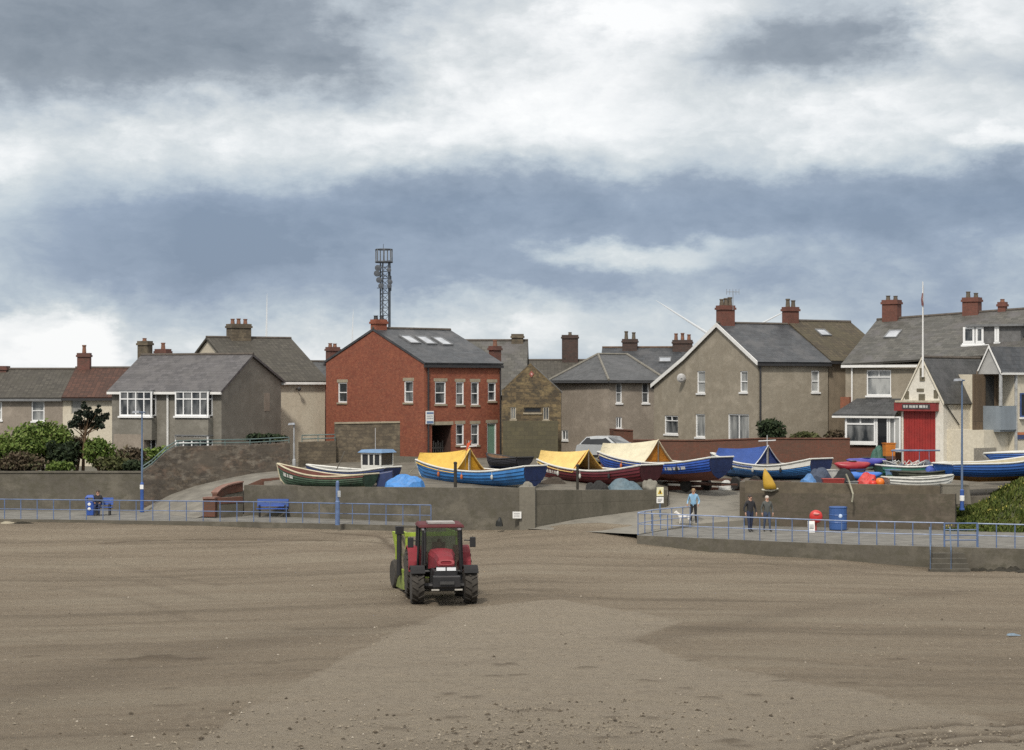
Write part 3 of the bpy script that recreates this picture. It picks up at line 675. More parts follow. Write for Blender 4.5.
# --- red brick house
h = House('red_brick_house', 'new red brick house with grey slate roof and three skylights', (424, 124), (501, 128), ('L', 326), 3.2, [(0, hz(361.8, 124)), (.5, hz(328.6, 128)), (1, hz(360.6, 132))], red_brick, slate_blue, gutter=black_pipe, over=.16, verge=.06)
for q in ((338, 382.5, 347, 402.5), (404, 381, 413, 402.5)): h.win(h.left, *q, 'sash', sill=stone_trim, lintel=stone_trim)
for q in ((435, 381.5, 446, 404), (456, 382, 464, 405), (471, 382, 479, 405), (488, 382.5, 496, 401)): h.win(h.front, *q, 'sash', sill=stone_trim, lintel=stone_trim)
for q in ((456, 424, 464, 445), (471, 424, 479, 445)): h.win(h.front, *q, 'sash', sill=stone_trim, lintel=stone_trim)
r_ = h.front.rect(487, 423, 496.5, 457.5); h.front.holes.append(r_)
dr = add_window(h.root, h.front, r_, 'none', g=M('green_door', (.16, .27, .21), .5, .1, 2), sill=False, lintel=stone_trim, name='door')
r_ = h.front.rect(432, 425, 452, 458); h.front.holes.append(r_); fc = h.front
rc = MB()
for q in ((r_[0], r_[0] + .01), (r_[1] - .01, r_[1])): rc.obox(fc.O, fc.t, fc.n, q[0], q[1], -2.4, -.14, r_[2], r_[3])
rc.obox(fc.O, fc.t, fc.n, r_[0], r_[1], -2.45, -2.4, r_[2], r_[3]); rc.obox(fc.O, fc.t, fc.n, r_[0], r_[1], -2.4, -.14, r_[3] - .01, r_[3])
pas = rc.build('passage', M('passage_dark', (.06, .03, .022), .9, .3), h.root)  # recess lining much darker than the house brick
MB().obox(fc.O, fc.t, fc.n, r_[0] - .1, r_[1] + .1, -.05, .015, r_[3] + .002, r_[3] + .22).build('lintel', stone_trim, pas)
gm = MB(); zt = PZ(441, 125)
for i in range(9):
    a = lerp(r_[0] + .08, r_[1] - .08, i / 8); gm.obox(fc.O, fc.t, fc.n, a - .05, a + .05, -.9, -.86, r_[2], zt - (i % 2) * .12)
gm.obox(fc.O, fc.t, fc.n, r_[0] + .02, r_[1] - .02, -.86, -.82, zt - .5, zt - .4); gm.build('gate', M('gate_grey', (.10, .095, .085)), pas)
h.finish()
for q in ((410, 340), (426, 340.8), (442, 341.6)): h.skylight(*q, w=.72, h=1.25)
h.chimney(370.5, 387, 319.5, red_brick, 2, potm=black_pipe, poth=.3, drop=.25)
h.chimney(489, 501, 346, old_brick, 1, d=h.D * .28, potm=terracotta, poth=.5, drop=3.4)
h.pipe(h.front, 427.5, 363, 456, black_pipe, .06); h.pipe(h.front, 499.5, 363, 457, black_pipe, .05)
# blue and white hanging sign
a = fc.s_at(424.5); b = fc.s_at(432); Zm = fc.Z(a); sg = thing('hanging_sign', 'white sign with blue bands fixed on the corner of the red brick house', 'sign', fc.pt((a + b) / 2, .1, PZ(424, Zm)))
MB().obox(fc.O, fc.t, fc.n, a, b, .12, .18, PZ(424, Zm), PZ(411, Zm)).build('board', white_paint, sg)
mb = MB()
for y0, y1 in ((412.2, 414), (421, 423.5)): mb.obox(fc.O, fc.t, fc.n, a + .03, b - .03, .184, .188, PZ(y1, Zm), PZ(y0, Zm))
mb.build('blue_band', M('sign_blue', (.12, .19, .33)), sg)
mb = MB()
for k, y in enumerate((416, 418.2)):
    x = a + .06
    while x < b - .1: w = random.uniform(.03, .07); mb.obox(fc.O, fc.t, fc.n, x, x + w, .184, .187, PZ(y + .6, Zm), PZ(y - .5, Zm)); x += w + .03
mb.build('lettering', M('sign_grey', (.3, .33, .36)), sg)
mb = MB(); mb.obox(fc.O, fc.t, fc.n, a + .1, a + .16, 0, .12, PZ(418, Zm), PZ(417, Zm)); mb.build('bracket', black_pipe, sg)
# --- roofs behind
h = House('slate_house', 'old slate roofed house with a square stone chimney behind the stone gable', (455, 136.5), (524, 136.3), 7, 3.2, [(0, hz(392, 136.3)), (.5, hz(341, 140)), (1, hz(392, 136.3))], stone_grey, slate_old)
h.finish(); h.chimney(511.5, 523.5, 334, stone_grey, 0, drop=2)
h = House('terraced_house', 'dark roofed house with a tall two tone brick chimney behind the stone gable', (500, 154), (600, 154), 9, 3.2, [(0, hz(385, 154)), (.5, hz(360.5, 158)), (1, hz(385, 154))], old_brick, tile_dark)
h.finish(); h.chimney(562, 578, 335, sooty_brick, 1, drop=2, potm=buff_pot, poth=.25)
h = House('terraced_house', 'row house with blue slate roof and two sooty chimneys behind the hipped house', (600, 151), (705, 150), 8, 3.2, [(0, hz(385, 151)), (.5, hz(348, 155)), (1, hz(385, 151))], pink_render, slate_blue, cap=M('ridge_brown', (.12, .08, .055), .9, .3, 4))
h.finish(); h.skylight(665, 360, .8, .5); h.chimney(622, 638, 339, sooty_brick, 2, drop=2, potm=buff_pot, poth=.6); h.chimney(672, 693, 340, sooty_brick, 3, drop=2, potm=terracotta, poth=.5)
# --- stone gable building
h = House('stone_building', 'old stained stone building with a plain gable beside the red house', (561, 126), (561.5, 134), ('L', 502), 3.2, [(0, hz(391.5, 126)), (.52, hz(363, 126.3)), (1, hz(390, 126.5))], stone_old, slate_old, verge=-.25, over=.02, thick=.1, cap=None)
g = h.left
for q in ((510.5, 407, 516, 419), (543, 407, 549, 420)):
    r_ = g.rect(*q); g.holes.append(r_); add_window(h.root, g, r_, 'mull2', g=glass, fw=.06, frame=M('stone_frame', (.36, .33, .27)), sill=stone_trim)
r_ = g.rect(524, 407.5, 541, 412.5); g.holes.append(r_); add_window(h.root, g, r_, 'none', g=glass_dark, frame=M('dark_timber', (.03, .025, .02)), sill=stone_trim, lintel=stone_old)
h.finish()
barge(h, 'L', stone_old, .3, 'gable_coping')
a = g.s_at(531.5); Zm = g.Z(a); z = PZ(374, Zm)
mb = MB(); mb.hexa([g.pt(a + u, d, z + w) for d in (.02, .05) for u, w in ((-.15, 0.0), (0, -.22), (.15, 0.0), (0, .22))]); sg = mb.build('diamond_sign', M('sign_red', (.26, .075, .06)), h.root)
mb = MB(); mb.hexa([g.pt(a + u, d, z + w) for d in (.053, .06) for u, w in ((-.06, .04), (.0, -.08), (.08, -.03), (.02, .07))]); mb.build('emblem', M('emblem_pale', (.55, .35, .32)), sg)
wall_run('forecourt_wall', 'tall plain green stained stone wall below the stone gable', [(503, 124.6, 421, 465), (558, 124.6, 421, 465)], .4, BR('stone_green', (.12, .105, .06), (.09, .08, .05), (.07, .06, .042), .55, .26, msize=.012, stain=.5, staincol=(.05, .048, .028), streak=.4))
# --- hipped house
def hip_house():
    Lc, C, Rc = V(PX(553, 143), 143, 0), V(PX(609, 138), 138, 0), V(PX(664, 140.5), 140.5, 0); Bk = Lc + Rc - C
    ez = hz(379.5, 140); rz = hz(354.3, 145)
    r0 = V(PX(598, 145), 145, rz); r1 = V(PX(627, 146.5), 146.5, rz)
    ctr = (Lc + Rc) / 2; root = thing('hipped_house', 'low pinkish rendered house with hipped grey slate roof', 'house', (ctr.x, ctr.y, 3.2))
    fl = Face(Lc, C - Lc, (C - Lc).length); fr = Face(C, Rc - C, (Rc - C).length)
    for fc, q, st in ((fl, (561.5, 430, 568, 440), 'mull2'), (fr, (616, 382.5, 622, 403), 'sash'), (fr, (642, 382.5, 649, 403), 'sash'), (fr, (616, 417, 622, 428.5), 'mull2')):
        r_ = fc.rect(*q); fc.holes.append(r_); add_window(root, fc, r_, st, lintel=False)
    mb = MB(); wall_grid(mb, fl, fl.L, 3.2, ez); wall_grid(mb, fr, fr.L, 3.2, ez)
    for a, b in ((Rc, Bk), (Bk, Lc)): mb.poly([(a.x, a.y, 3.2), (b.x, b.y, 3.2), (b.x, b.y, ez), (a.x, a.y, ez)])
    mb.build('wall', pink_render, root)
    cen = (r0 + r1) / 2
    def ov(p): d = (p - V(cen.x, cen.y, 0)).normalized(); q = p + d * .35; return V(q.x, q.y, ez - .05)
    e = [ov(p) for p in (Lc, C, Rc, Bk)]; mb = MB()
    mb.poly([e[0], e[1], r0]); mb.poly([e[1], e[2], r1, r0]); mb.poly([e[2], e[3], r1]); mb.poly([e[3], e[0], r0, r1])
    lo = [p - V(0, 0, .14) for p in e]
    for i in range(4): mb.poly([e[i], e[(i + 1) % 4], lo[(i + 1) % 4], lo[i]])
    mb.poly(lo)
    rf = mb.build('roof', slate_grey, root)
    mb = MB()
    for a, b in ((e[0], r0), (e[1], r0), (e[2], r1), (e[3], r1), (r0, r1)): mb.tube([a + V(0, 0, .03), b + V(0, 0, .03)], .09, 6)
    mb.build('hip_tiles', M('hip_tile', (.17, .16, .135), .8, .2, 4), rf)
    mb = MB()
    for i in range(2): mb.tube([lo[i] - V(0, 0, .03), lo[i + 1] - V(0, 0, .03)], .07, 6)
    mb.build('gutter', black_pipe, rf)
hip_house()
wall_run('brick_shed', 'small red brown brick shed against the hipped house', [(613.5, 136.6, 430, 446), (633, 136.9, 431, 446)], 1.0, garden_brick, cat='shed', cap=M('shed_roof', (.12, .05, .035)), caph=.08)
# --- rendered gable house with white bargeboards
h = House('gable_house', 'brown rendered gable house with white bargeboards and long cat slide roof', (757.5, 124), (828, 126.6), ('L', 654), 3.2, [(0, hz(360.3, 124)), (.36, hz(322.5, 125.6)), (.68, hz(356, 126.8)), (1, hz(383.5, 128.0))], brown_render, slate_blue, gutter=black_pipe, over=.2, verge=.12)
for q in ((697, 371, 705, 393), (740, 371, 747.5, 392)): h.win(h.left, *q, 'sash', g=glass_curtain)
h.win(h.left, 664.5, 415.5, 678, 434, 'top2'); h.win(h.left, 695.5, 414, 705, 437, 'none', g=glass_curtain)
h.win(h.left, 728, 414, 749, 441, 'mull2', g=glass_curtain, sill=False); h.win(h.front, 811.5, 370.5, 819.5, 392, 'sash', g=glass_curtain)
h.finish(); barge(h, 'L', white_paint, .26)
h.chimney(717, 734, 305.5, old_brick if False else BR('chimney_brick', (.20, .065, .045), (.15, .055, .04), (.13, .09, .07), .225, .075, stain=.5, staincol=(.05, .025, .02)), 3, potm=buff_pot, poth=.5, drop=1.2)
h.pipe(h.front, 759.5, 362, 440, black_pipe, .06)
fl = h.left; a = fl.s_at(686); Zm = fl.Z(a)
MB().lathe([(.02, 0), (.2, .05), (.3, .14), (.29, .15), (.1, .06), (.02, .03)], fl.pt(a, .35, PZ(378, Zm)), 'y', 14).tube([fl.pt(a, 0, PZ(379, Zm)), fl.pt(a, .4, PZ(378, Zm))], .03, 5).build('satellite_dish', M('dish_grey', (.4, .4, .4)), h.root)
a = h.front.s_at(787.5); Zm = h.front.Z(a); MB().obox(h.front.O, h.front.t, h.front.n, a - .15, a + .15, 0, .12, PZ(366, Zm), PZ(362, Zm)).build('alarm_box', white_paint, h.root)
gh = h
def tv_aerial(px, y0, y1, Z, root, w=.8):
    q0, q1 = P(px, y1, Z), P(px, y0, Z); m = MB().tube([q0, q1], .022, 5)
    m.tube([q1 + V(-w * .5, 0, -.05), q1 + V(w * .5, .2, -.05)], .016, 4)
    for i in range(5): c = q1 + V(-w * .5 + w * i / 4, .05 * i, -.05); m.tube([c - V(0, 0, .18), c + V(0, 0, .18)], .012, 4)
    return m.build('tv_aerial', galv, root)
tv_aerial(733, 291, 310, 125.5, h.root); tv_aerial(513, 331, 340, 139, h.root) if False else None
h = House('gable_house', 'attached house with mossy brown tiled roof between the brown gable and the slate roofed terrace', (828.6, 126.9), (893, 129.6), gh.D, 3.2, [(0, hz(358.5, 127)), (.36, hz(320.3, 129)), (1, hz(383.5, 130))], M('browner_render', (.25, .205, .15), .9, .2, 1.5, streak=.5), tile_brown, gutter=black_pipe, verge=.03)  # walls in a browner streaked render than the gable house
h.finish(); h.skylight(823, 333, .7, .7); h.chimney(783, 798, 307, MATS['chimney_brick'], 2, potm=buff_pot, poth=.5, drop=1)
# --- big slate roofed terrace on the right
h = House('terrace_house', 'large terrace house with weathered slate roof, dormer and glazed front porch', (845.5, 125), (1075, 117), 10.6, 3.2, [(0, hz(362, 124.6)), (.5, hz(320.3, 129.4)), (1, hz(362, 125))], brown_render, slate_old, gutter=white_paint, dz1=.75)
h.win(h.front, 866.5, 370, 891, 395.5, 'top2', g=glass_curtain)
h.finish(); h.skylight(893, 334.5, .75, .95)
h.chimney(881, 902.5, 300, MATS['chimney_brick'], 2, potm=buff_pot, poth=.3, drop=1); h.chimney(961, 983, 297.5, MATS['chimney_brick'], 2, potm=buff_pot, poth=.35, drop=1); h.chimney(997, 1008, 302, MATS['chimney_brick'], 1, potm=terracotta, poth=.2, drop=1)
h.pipe(h.front, 852.5, 363, 410, white_paint, .06)
# porch
fc = h.front; a, b, z0, z1 = fc.rect(846, 416, 903, 452)
po = MB().obox(fc.O, fc.t, fc.n, a, b, .02, 1.2, z0 - .4, z0 + .35).build('porch', garden_brick, h.root)
pf = Face(fc.O + fc.n * 1.3, fc.t, fc.L)
add_window(po, pf, pf.rect(845.5, 416.5, 876, 443), 'top2', g=glass, fw=.12, d=0)
add_window(po, pf, pf.rect(876.5, 416.5, 888.5, 450), 'none', g=glass_dark, fw=.09, d=0, name='door', sill=False)
add_window(po, pf, pf.rect(889, 416.5, 901, 450), 'mull2', g=glass_curtain, fw=.1, d=0)
lf = Face(pf.pt(pf.s_at(845.5), -1.2, 0), fc.n * 1, 1.2); add_window(po, Face(fc.pt(pf.s_at(845.5), 0, 0), fc.n, 1.2), (.05, 1.25, PZ(443, 123), PZ(416.5, 123)), 'mull2', g=glass_dark, d=0)
zt = PZ(416, 122.6); zr = PZ(400, 124)
mb = MB(); q0, q1 = a - .25, b + .1
mb.hexa([fc.pt(q0, 1.5, zt), fc.pt(q1, 1.5, zt), fc.pt(q1, .015, zr), fc.pt(q0 + 1.0, .015, zr), fc.pt(q0, 1.5, zt + .1), fc.pt(q1, 1.5, zt + .1), fc.pt(q1, .015, zr + .1), fc.pt(q0 + 1.0, .015, zr + .1)]).build('porch_roof', slate_grey, po)
MB().obox(fc.O, fc.t, fc.n, q0, q1, 1.46, 1.56, zt - .12, zt - .002).build('gutter', white_paint, po)
MB().obox(fc.O, fc.t, fc.n, fc.s_at(843), fc.s_at(852), .0, .4, PZ(412, 124.5), PZ(397, 124.5)).build('brick_panel', BR('orange_brick', (.32, .10, .05), (.24, .08, .04), (.2, .12, .08), .225, .075, stain=.3), po)
# dormer
a, b, z0, z1 = fc.rect(963, 326, 1014, 344)
mid = -1.15
dm = MB().obox(fc.O, fc.t, fc.n, a, b, -4.4, mid, z0 - .6, z1).build('dormer', M('dormer_hang', (.13, .13, .13)), h.root)
df = Face(fc.O + fc.n * (mid + .02), fc.t, fc.L)
for q in ((963.5, 327, 975, 343), (976, 327, 984, 343), (995, 326, 999.5, 342)):
    add_window(dm, df, df.rect(*q), 'none', g=glass, fw=.13, d=.03)
MB().obox(fc.O, fc.t, fc.n, a - .2, b + .25, -4.4, mid + .25, z1 + .003, z1 + .14).build('dormer_roof', lead, dm)
r_ = df.rect(962, 344.5, 990, 346.5); MB().obox(df.O, df.t, df.n, r_[0], r_[1], -.5, .2, r_[2], r_[3]).build('sill', upvc, dm)
# --- boathouse
h = House('boathouse', 'white boathouse with a tall red door and steep gable', (943.5, 114), (1000, 118), ('L', 901.5), 2.9, [(0, hz(401, 114)), (.5, hz(357.5, 115.4)), (1, hz(401, 115))], BR('boathouse_white', (.76, .73, .65), (.74, .71, .63), (.76, .73, .65), 9, 9, stain=.2, staincol=(.4, .36, .28), streak=.2, bump=.05), slate_grey, thick=.12, over=.12, verge=.03)
g = h.left
r_ = g.rect(903, 411, 935.5, 466); g.holes.append(r_)
dr = MB(); n = 12
for i in range(n):
    a0, a1 = lerp(r_[0], r_[1], i / n), lerp(r_[0], r_[1], (i + 1) / n); dr.obox(g.O, g.t, g.n, a0 + .008, a1 - .008, -.12, -.07 + .006 * (i % 2), r_[2], r_[3])
dr.build('door', M('boathouse_red', (.30, .026, .022), .55, .18, 2, dirt=.15), h.root)
a0, a1, z0, z1 = g.rect(897, 402.5, 939, 411); fb = MB().obox(g.O, g.t, g.n, a0, a1, .02, .3, z0, z1).build('fascia_sign', M('fascia_red', (.22, .03, .028), .5, .2), h.root)
mb = MB(); mb.obox(g.O, g.t, g.n, lerp(a0, a1, .2), lerp(a0, a1, .86), .303, .315, lerp(z0, z1, .22), lerp(z0, z1, .82)); mb.build('sign_panel', M('sign_dark', (.05, .045, .05)), fb)
mb = MB(); x = lerp(a0, a1, .23)
for w, gap in ((.14, .04), (.12, .1), (.2, .04), (.18, .04), (.14, .1), (.22, .04), (.16, .05), (.1, .0)):
    mb.obox(g.O, g.t, g.n, x, x + w, .317, .322, lerp(z0, z1, .38), lerp(z0, z1, .68)); x += w + gap
mb.build('lettering', M('letter_grey', (.45, .45, .43)), fb)
MB().obox(g.O, g.t, g.n, a0 + .1, a1 + .05, .0, .34, z1 + .003, z1 + .12).build('canopy', M('canopy_pale', (.45, .41, .31)), fb)
for (x0, y0, x1, y1) in ((905, 391, 909, 399), (917, 388.5, 924, 391.5), (919, 394, 925, 401), (934, 390, 938, 398), (920, 377, 925, 381), (920, 368, 924, 376)):
    q = g.rect(x0, y0, x1, y1); MB().obox(g.O, g.t, g.n, q[0], q[1], .0, .04, q[2], q[3]).build('plaque', M('plaque_brown', (.13, .115, .08)), h.root)
h.finish(); barge(h, 'L', M('cream_board', (.62, .58, .48), .6, .08), .16)
MB().tube([h.right.pt(0, 0, 0) if False else h.front.pt(.1, .06, PZ(404, 114)), h.front.pt(1.5, .06, PZ(425, 115))], .035, 5).build('cable', black_pipe, h.root)
ap = h.A + h.b * h.D * .5; zt = h.ridge_z
fp = thing('flagpole', 'tall white flagpole with furled pennant rising from the boathouse gable', 'flagpole', (ap.x, ap.y - .15, zt - 1))
MB().tube([(ap.x, ap.y - .15, zt - 1.0), (ap.x, ap.y - .15, PZ(286, 120))], .065, 8, .025).build('pole', white_paint, fp)
MB().tube([(ap.x - .02, ap.y - .2, PZ(309, 120)), (ap.x - .07, ap.y - .22, PZ(303, 120)), (ap.x - .03, ap.y - .2, PZ(297, 120))], .07, 6, .03).build('pennant', M('pennant_red', (.16, .06, .06)), fp)
MB().tube([(ap.x + .05, ap.y - .2, zt), (ap.x + .04, ap.y - .17, PZ(290, 120))], .008, 4).build('halyard', galv, fp)
# --- balcony house
def balcony_house():
    Z0 = 112.5; h = House('balcony_house', 'cream house with blue grey balcony and small white gable at the right edge', (1001, Z0), (1095, Z0 + 6), ('L', 978.5), 2.9, [(0, hz(369.5, Z0)), (.5, hz(345, Z0)), (1, hz(370, Z0))], cream_render, slate_blue, over=.1, verge=.08)
    return h
h = balcony_house(); rt = h.root
lo = PZ(374, 112.5); bt = PZ(406, 112.5); bb = PZ(430, 112.5)
ah = MB()
for o in (h.A, h.B): ah.poly([o + V(0, 0, lo), o + V(0, 0, h.prof[0][1]), o + h.b * h.D * .5 + V(0, 0, h.ridge_z), o + h.b * h.D + V(0, 0, h.prof[2][1]), o + h.b * h.D + V(0, 0, lo)])
for o, u in ((h.A, h.L), (h.A + h.b * h.D, h.L)): ah.poly([o + V(0, 0, lo), o + h.t * u + V(0, 0, lo), o + h.t * u + V(0, 0, h.prof[0][1]), o + V(0, 0, h.prof[0][1])])
ah.build('gable', M('gable_grey', (.36, .36, .35), .7, .1), rt)
# roof
s = h; rm = MB()
for i in range(2):
    (d0, za), (d1, zb) = s.prof[i], s.prof[i + 1]; sl = s.b * (d1 - d0) + V(0, 0, zb - za); sl.normalize(); nn = s.t.cross(sl).normalized()
    q0 = s.A + s.b * d0 + V(0, 0, za + .012) - sl * (.12 if i == 0 else 0); q1 = s.A + s.b * d1 + V(0, 0, zb + .012) + sl * (.12 if i else 0)
    rm.hexa([q + s.t * e + nn * u for u in (0, .1) for q, e in ((q0, -.06), (q0, s.L), (q1, s.L), (q1, -.06))])
s.roof = rm.build('roof', slate_blue, rt); s.verge = .06; s.over = .12; s.thick = .1
barge(h, 'L', white_paint, .16)
MB().obox(s.front.O, s.front.t, s.front.n, -.05, s.L, .0, .14, s.prof[0][1] - .16, s.prof[0][1] - .02).build('gutter', white_paint, s.roof)
fr = h.front; aR = fr.s_at(1016)
w = MB()
w.obox(fr.O, fr.t, fr.n, aR, h.L, -6, -.12, 2.9, lo - .005)                                  # full height cream block
w.obox(fr.O, fr.t, fr.n, -.9, aR - .003, -6, -.5, 2.9, bb - .005)                            # block under the balcony
w.build('wall', cream_render, rt)
pm = MB()
for i in range(12): pm.obox(fr.O, fr.t, fr.n, lerp(-.9, aR, i / 12) + .01, lerp(-.9, aR, (i + 1) / 12) - .01, -1.3, -1.2 + .01 * (i % 2), bb, lo - .006)
pm.build('timber_panel', BR('balcony_boards', (.17, .12, .075), (.12, .085, .055), (.06, .045, .03), .3, 3, stain=.3), rt)
MB().obox(fr.O, fr.t, fr.n, fr.s_at(1003), fr.s_at(1011), -1.185, -1.15, bt - .4, lo - .1).build('window', glass_dark, rt)
bm_ = MB(); gl = h.left; D = h.D
bp = M('balcony_blue', (.22, .255, .285), .5, .1, 2, streak=.2)
bm_.obox(fr.O, fr.t, fr.n, .0, aR, -.06, .02, bb, bt); bm_.obox(gl.O, gl.t, gl.n, 0, D, -.06, .02, bb, bt - .002); bm_.obox(fr.O, fr.t, fr.n, -D * .0, aR, -1.19, -.065, bb - .1, bb - .003)
bal = bm_.build('balcony', bp, rt)
MB().obox(fr.O, fr.t, fr.n, -.05, .07, -.09, .04, bt + .002, lo).build('post', M('post_grey', (.4, .41, .41)), bal); MB().obox(gl.O, gl.t, gl.n, -.02, .08, -.09, .03, bt + .002, lo).build('post', M('post_grey', (.4, .41, .41)), bal)
MB().obox(fr.O, fr.t, fr.n, aR, aR + .08, -.1, .04, 2.9, lo).build('downpipe', M('post_grey', (.4, .41, .41)), rt)
r_ = fr.rect(1021.5, 393, 1034, 417); add_window(rt, fr, r_, 'mull2', g=glass_dark, frame=M('frame_blue', (.04, .08, .22)), d=-.11)
r_ = fr.rect(1017.5, 432, 1040, 439); sg = MB().obox(fr.O, fr.t, fr.n, r_[0], r_[1], -.119, -.07, r_[2], r_[3]).build('wall_sign', M('sign_navy', (.05, .07, .16)), rt)
MB().obox(fr.O, fr.t, fr.n, r_[0], r_[1], -.067, -.06, lerp(r_[2], r_[3], .62), r_[3]).build('orange_band', M('sign_orange', (.45, .16, .07)), sg)
gq = fr.rect(981, 448, 1003, 470); MB().obox(fr.O, fr.t, fr.n, gq[0], gq[1], -.49, -.45, gq[2], gq[3]).build('panel', M('lattice_grey', (.26, .24, .2), .8, .4, 12), rt)
for (x0, y0, x1, y1) in ((975, 426, 978, 470), (984, 438, 987, 446)):
    pass
pipe_a = P(977, 371, 113.5); pipe_b = P(977, 470, 113.5)
MB().tube([pipe_a, pipe_b], .05, 6).build('downpipe', M('post_brown', (.16, .13, .1)), rt)

# ================================================================ MAST AND TURBINES
def lattice_mast():
    Z = 150.0; c = P(384, 330, Z); top = PZ(262, Z); r = thing('telecom_mast', 'dark steel lattice mast with antenna ring rising behind the red house', 'mast', (c.x, Z, 3.4))
    st = M('mast_steel', (.07, .08, .095), .5, .2, 2, metal=.3); w = .42
    legs = [V(c.x + w * math.cos(a) * (.9), Z + w * math.sin(a), 0) for a in (R(20), R(140), R(260))]
    for i, l in enumerate(legs): MB().tube([(l.x, l.y, 3.4), (l.x, l.y, top)], .055, 6).build('leg', st, r)
    m = MB(); z = 3.4; k = 0
    while z < top - .5:
        for i in range(3):
            a, b = legs[i], legs[(i + 1) % 3]; m.tube([(a.x, a.y, z), (b.x, b.y, z + .55)], .022, 4)
            m.tube([(a.x, a.y, z), (b.x, b.y, z)], .02, 4)
        z += .55; k += 1
    m.build('lattice', st, r)
    MB().tube([(c.x + .42, Z - .3, 3.4), (c.x + .42, Z - .3, top + .1)], .1, 8).build('cable_tray', st, r)
    z0, z1 = PZ(262, Z), PZ(249.5, Z); ring = MB(); n = 14; rr = .62
    for zz in (z0, z1): ring.tube([(c.x + rr * math.cos(2 * math.pi * i / n), Z + rr * math.sin(2 * math.pi * i / n), zz) for i in range(n + 1)], .045 if zz == z1 else .07, 5)
    ring.build('antenna_ring', st, r)
    for i in range(7):
        a = 2 * math.pi * i / 7 + .3; x, y = c.x + rr * math.cos(a), Z + rr * math.sin(a)
        MB().tube([(x, y, z0), (x, y, z1)], .05, 6).build('panel_antenna', M('antenna_grey', (.13, .14, .15)), r)
    for (px, y, rad) in ((378, 268, .3), (377, 273.5, .3), (389, 270, .22), (390, 282, .25), (379, 280, .28), (389.5, 286, .22), (381, 286, .26)):
        q = P(px, y, Z - .5); rad *= .78; MB().lathe([(.03, .12), (rad * .8, .08), (rad, 0), (rad, -.14), (.03, -.16)], q, 'y', 12).build('dish_antenna', M('antenna_dark', (.075, .085, .1)), r)
    m = MB()
    for y in (267, 276, 288): m.tube([P(377, y, Z), P(391, y, Z)], .03, 5)
    for px in (391, 390.6): m.tube([P(px, 276, Z), P(px, 291, Z)], .035, 5)
    m.build('side_frame', st, r)
    MB().tube([(c.x - .05, Z, z0 - .3), (c.x - .05, Z, PZ(244, Z))], .02, 5).build('lightning_rod', st, r)
lattice_mast()
def turbine(px, py, Z, bl, ang, yaw, label):
    hub = P(px, py, Z); r = thing('wind_turbine', label, 'wind turbine', (hub.x, hub.y, 3.4), 0, 'wind turbines far behind the village')
    wm = M('turbine_haze_grey', (.60, .63, .66), .4, .02)  # light grey paint, with distance haze put into the colour
    MB().tube([(hub.x, hub.y + 2, 3.4), (hub.x, hub.y + 2, hub.z)], bl * .03, 12, bl * .018).build('tower', wm, r)
    nc = MB(); nc.box(hub.x - bl * .03, hub.x + bl * .03, hub.y - .5, hub.y + bl * .16, hub.z - bl * .03, hub.z + bl * .035); nac = nc.build('nacelle', wm, r, bevel=.2)
    hb = MB().ball((hub.x, hub.y - 1.2, hub.z), bl * .04, 10, 6).build('hub', wm, r)
    for k in range(3):
        a = R(ang + 120 * k); d = V(math.cos(a) * math.cos(yaw), math.cos(a) * math.sin(yaw), math.sin(a)); s = d.cross(V(0, 1, 0)).normalized()
        rings = []
        for f, w in ((0, .016), (.06, .017), (.18, .03), (.5, .02), (.85, .011), (1, .003)):
            q = V(hub.x, hub.y - 1.2, hub.z) + d * bl * f; cw = w * bl
            rings.append([q + s * cw * .65 * u + V(0, 1, 0) * cw * .22 * v for u, v in ((-1, 0), (0, -1), (.8, -.6), (1, 0), (.8, .6), (0, 1))])
        MB().ring_loft(rings).build('blade', wm, r)
turbine(266.5, 352, 700, 20.5, 89, 0, 'white wind turbine with one blade upright behind the cream house chimney')
turbine(352, 352, 900, 19.5, 88, 0, 'faint white wind turbine with a blade tip above the red gable roof')
turbine(723, 343.5, 620, 24.8, 147.5, 0, 'white wind turbine with a long slanting blade left of the brown gable house')

# ================================================================ FENCES AND POSTS
def resample(pts, step):
    q = [V(PX(x, Z), Z, 0) for x, Z in pts]; out = [q[0]]; acc = 0
    for a, b in zip(q[:-1], q[1:]):
        L = (b - a).length; d = (b - a) / L; s = step - acc
        while s < L: out.append(a + d * s); s += step
        acc = L - (s - step)
    if (q[-1] - out[-1]).length > .15: out.append(q[-1])
    return out
def fence(label, pts, z, mat, step, h=1.05, mid=(.5,), postr=.026, railm=None, name='railing'):
    ps = resample(pts, step); r = thing(name, label, 'railing', (ps[0].x, ps[0].y, z))
    for k, hh in enumerate((h,) + tuple(h * m for m in mid)):
        MB().tube([(p.x, p.y, z + hh) for p in ps], .030 if k == 0 else .022, 6).build('rail', railm or mat, r)
    for p in ps:
        MB().tube([(p.x, p.y, z), (p.x, p.y, z + h)], postr, 6).build('post', mat, r)
    return r
fence('long blue two rail promenade railing on the left, in front of the benches', [(-60, 108.4), (0, 107.8), (250, 105.4), (431, 102.4)], .85, blue_rail, .93)
fence('pale blue promenade railing on the right, in front of the walkers', [(638, 96.0), (760, 92.6), (850, 90.4), (944, 89.1)], .85, blue_rail, .8, railm=pale_rail)
fence('pale blue promenade railing at the far right, past the beach steps', [(978, 88.7), (1024, 88.0), (1130, 86.8)], .85, blue_rail, .8, railm=pale_rail)
fence('short blue railing across the slipway foot beside the warning sign', [(638, 96.2), (655, 98.5), (690, 101.0)], .86, blue_rail, 1.0, railm=pale_rail)
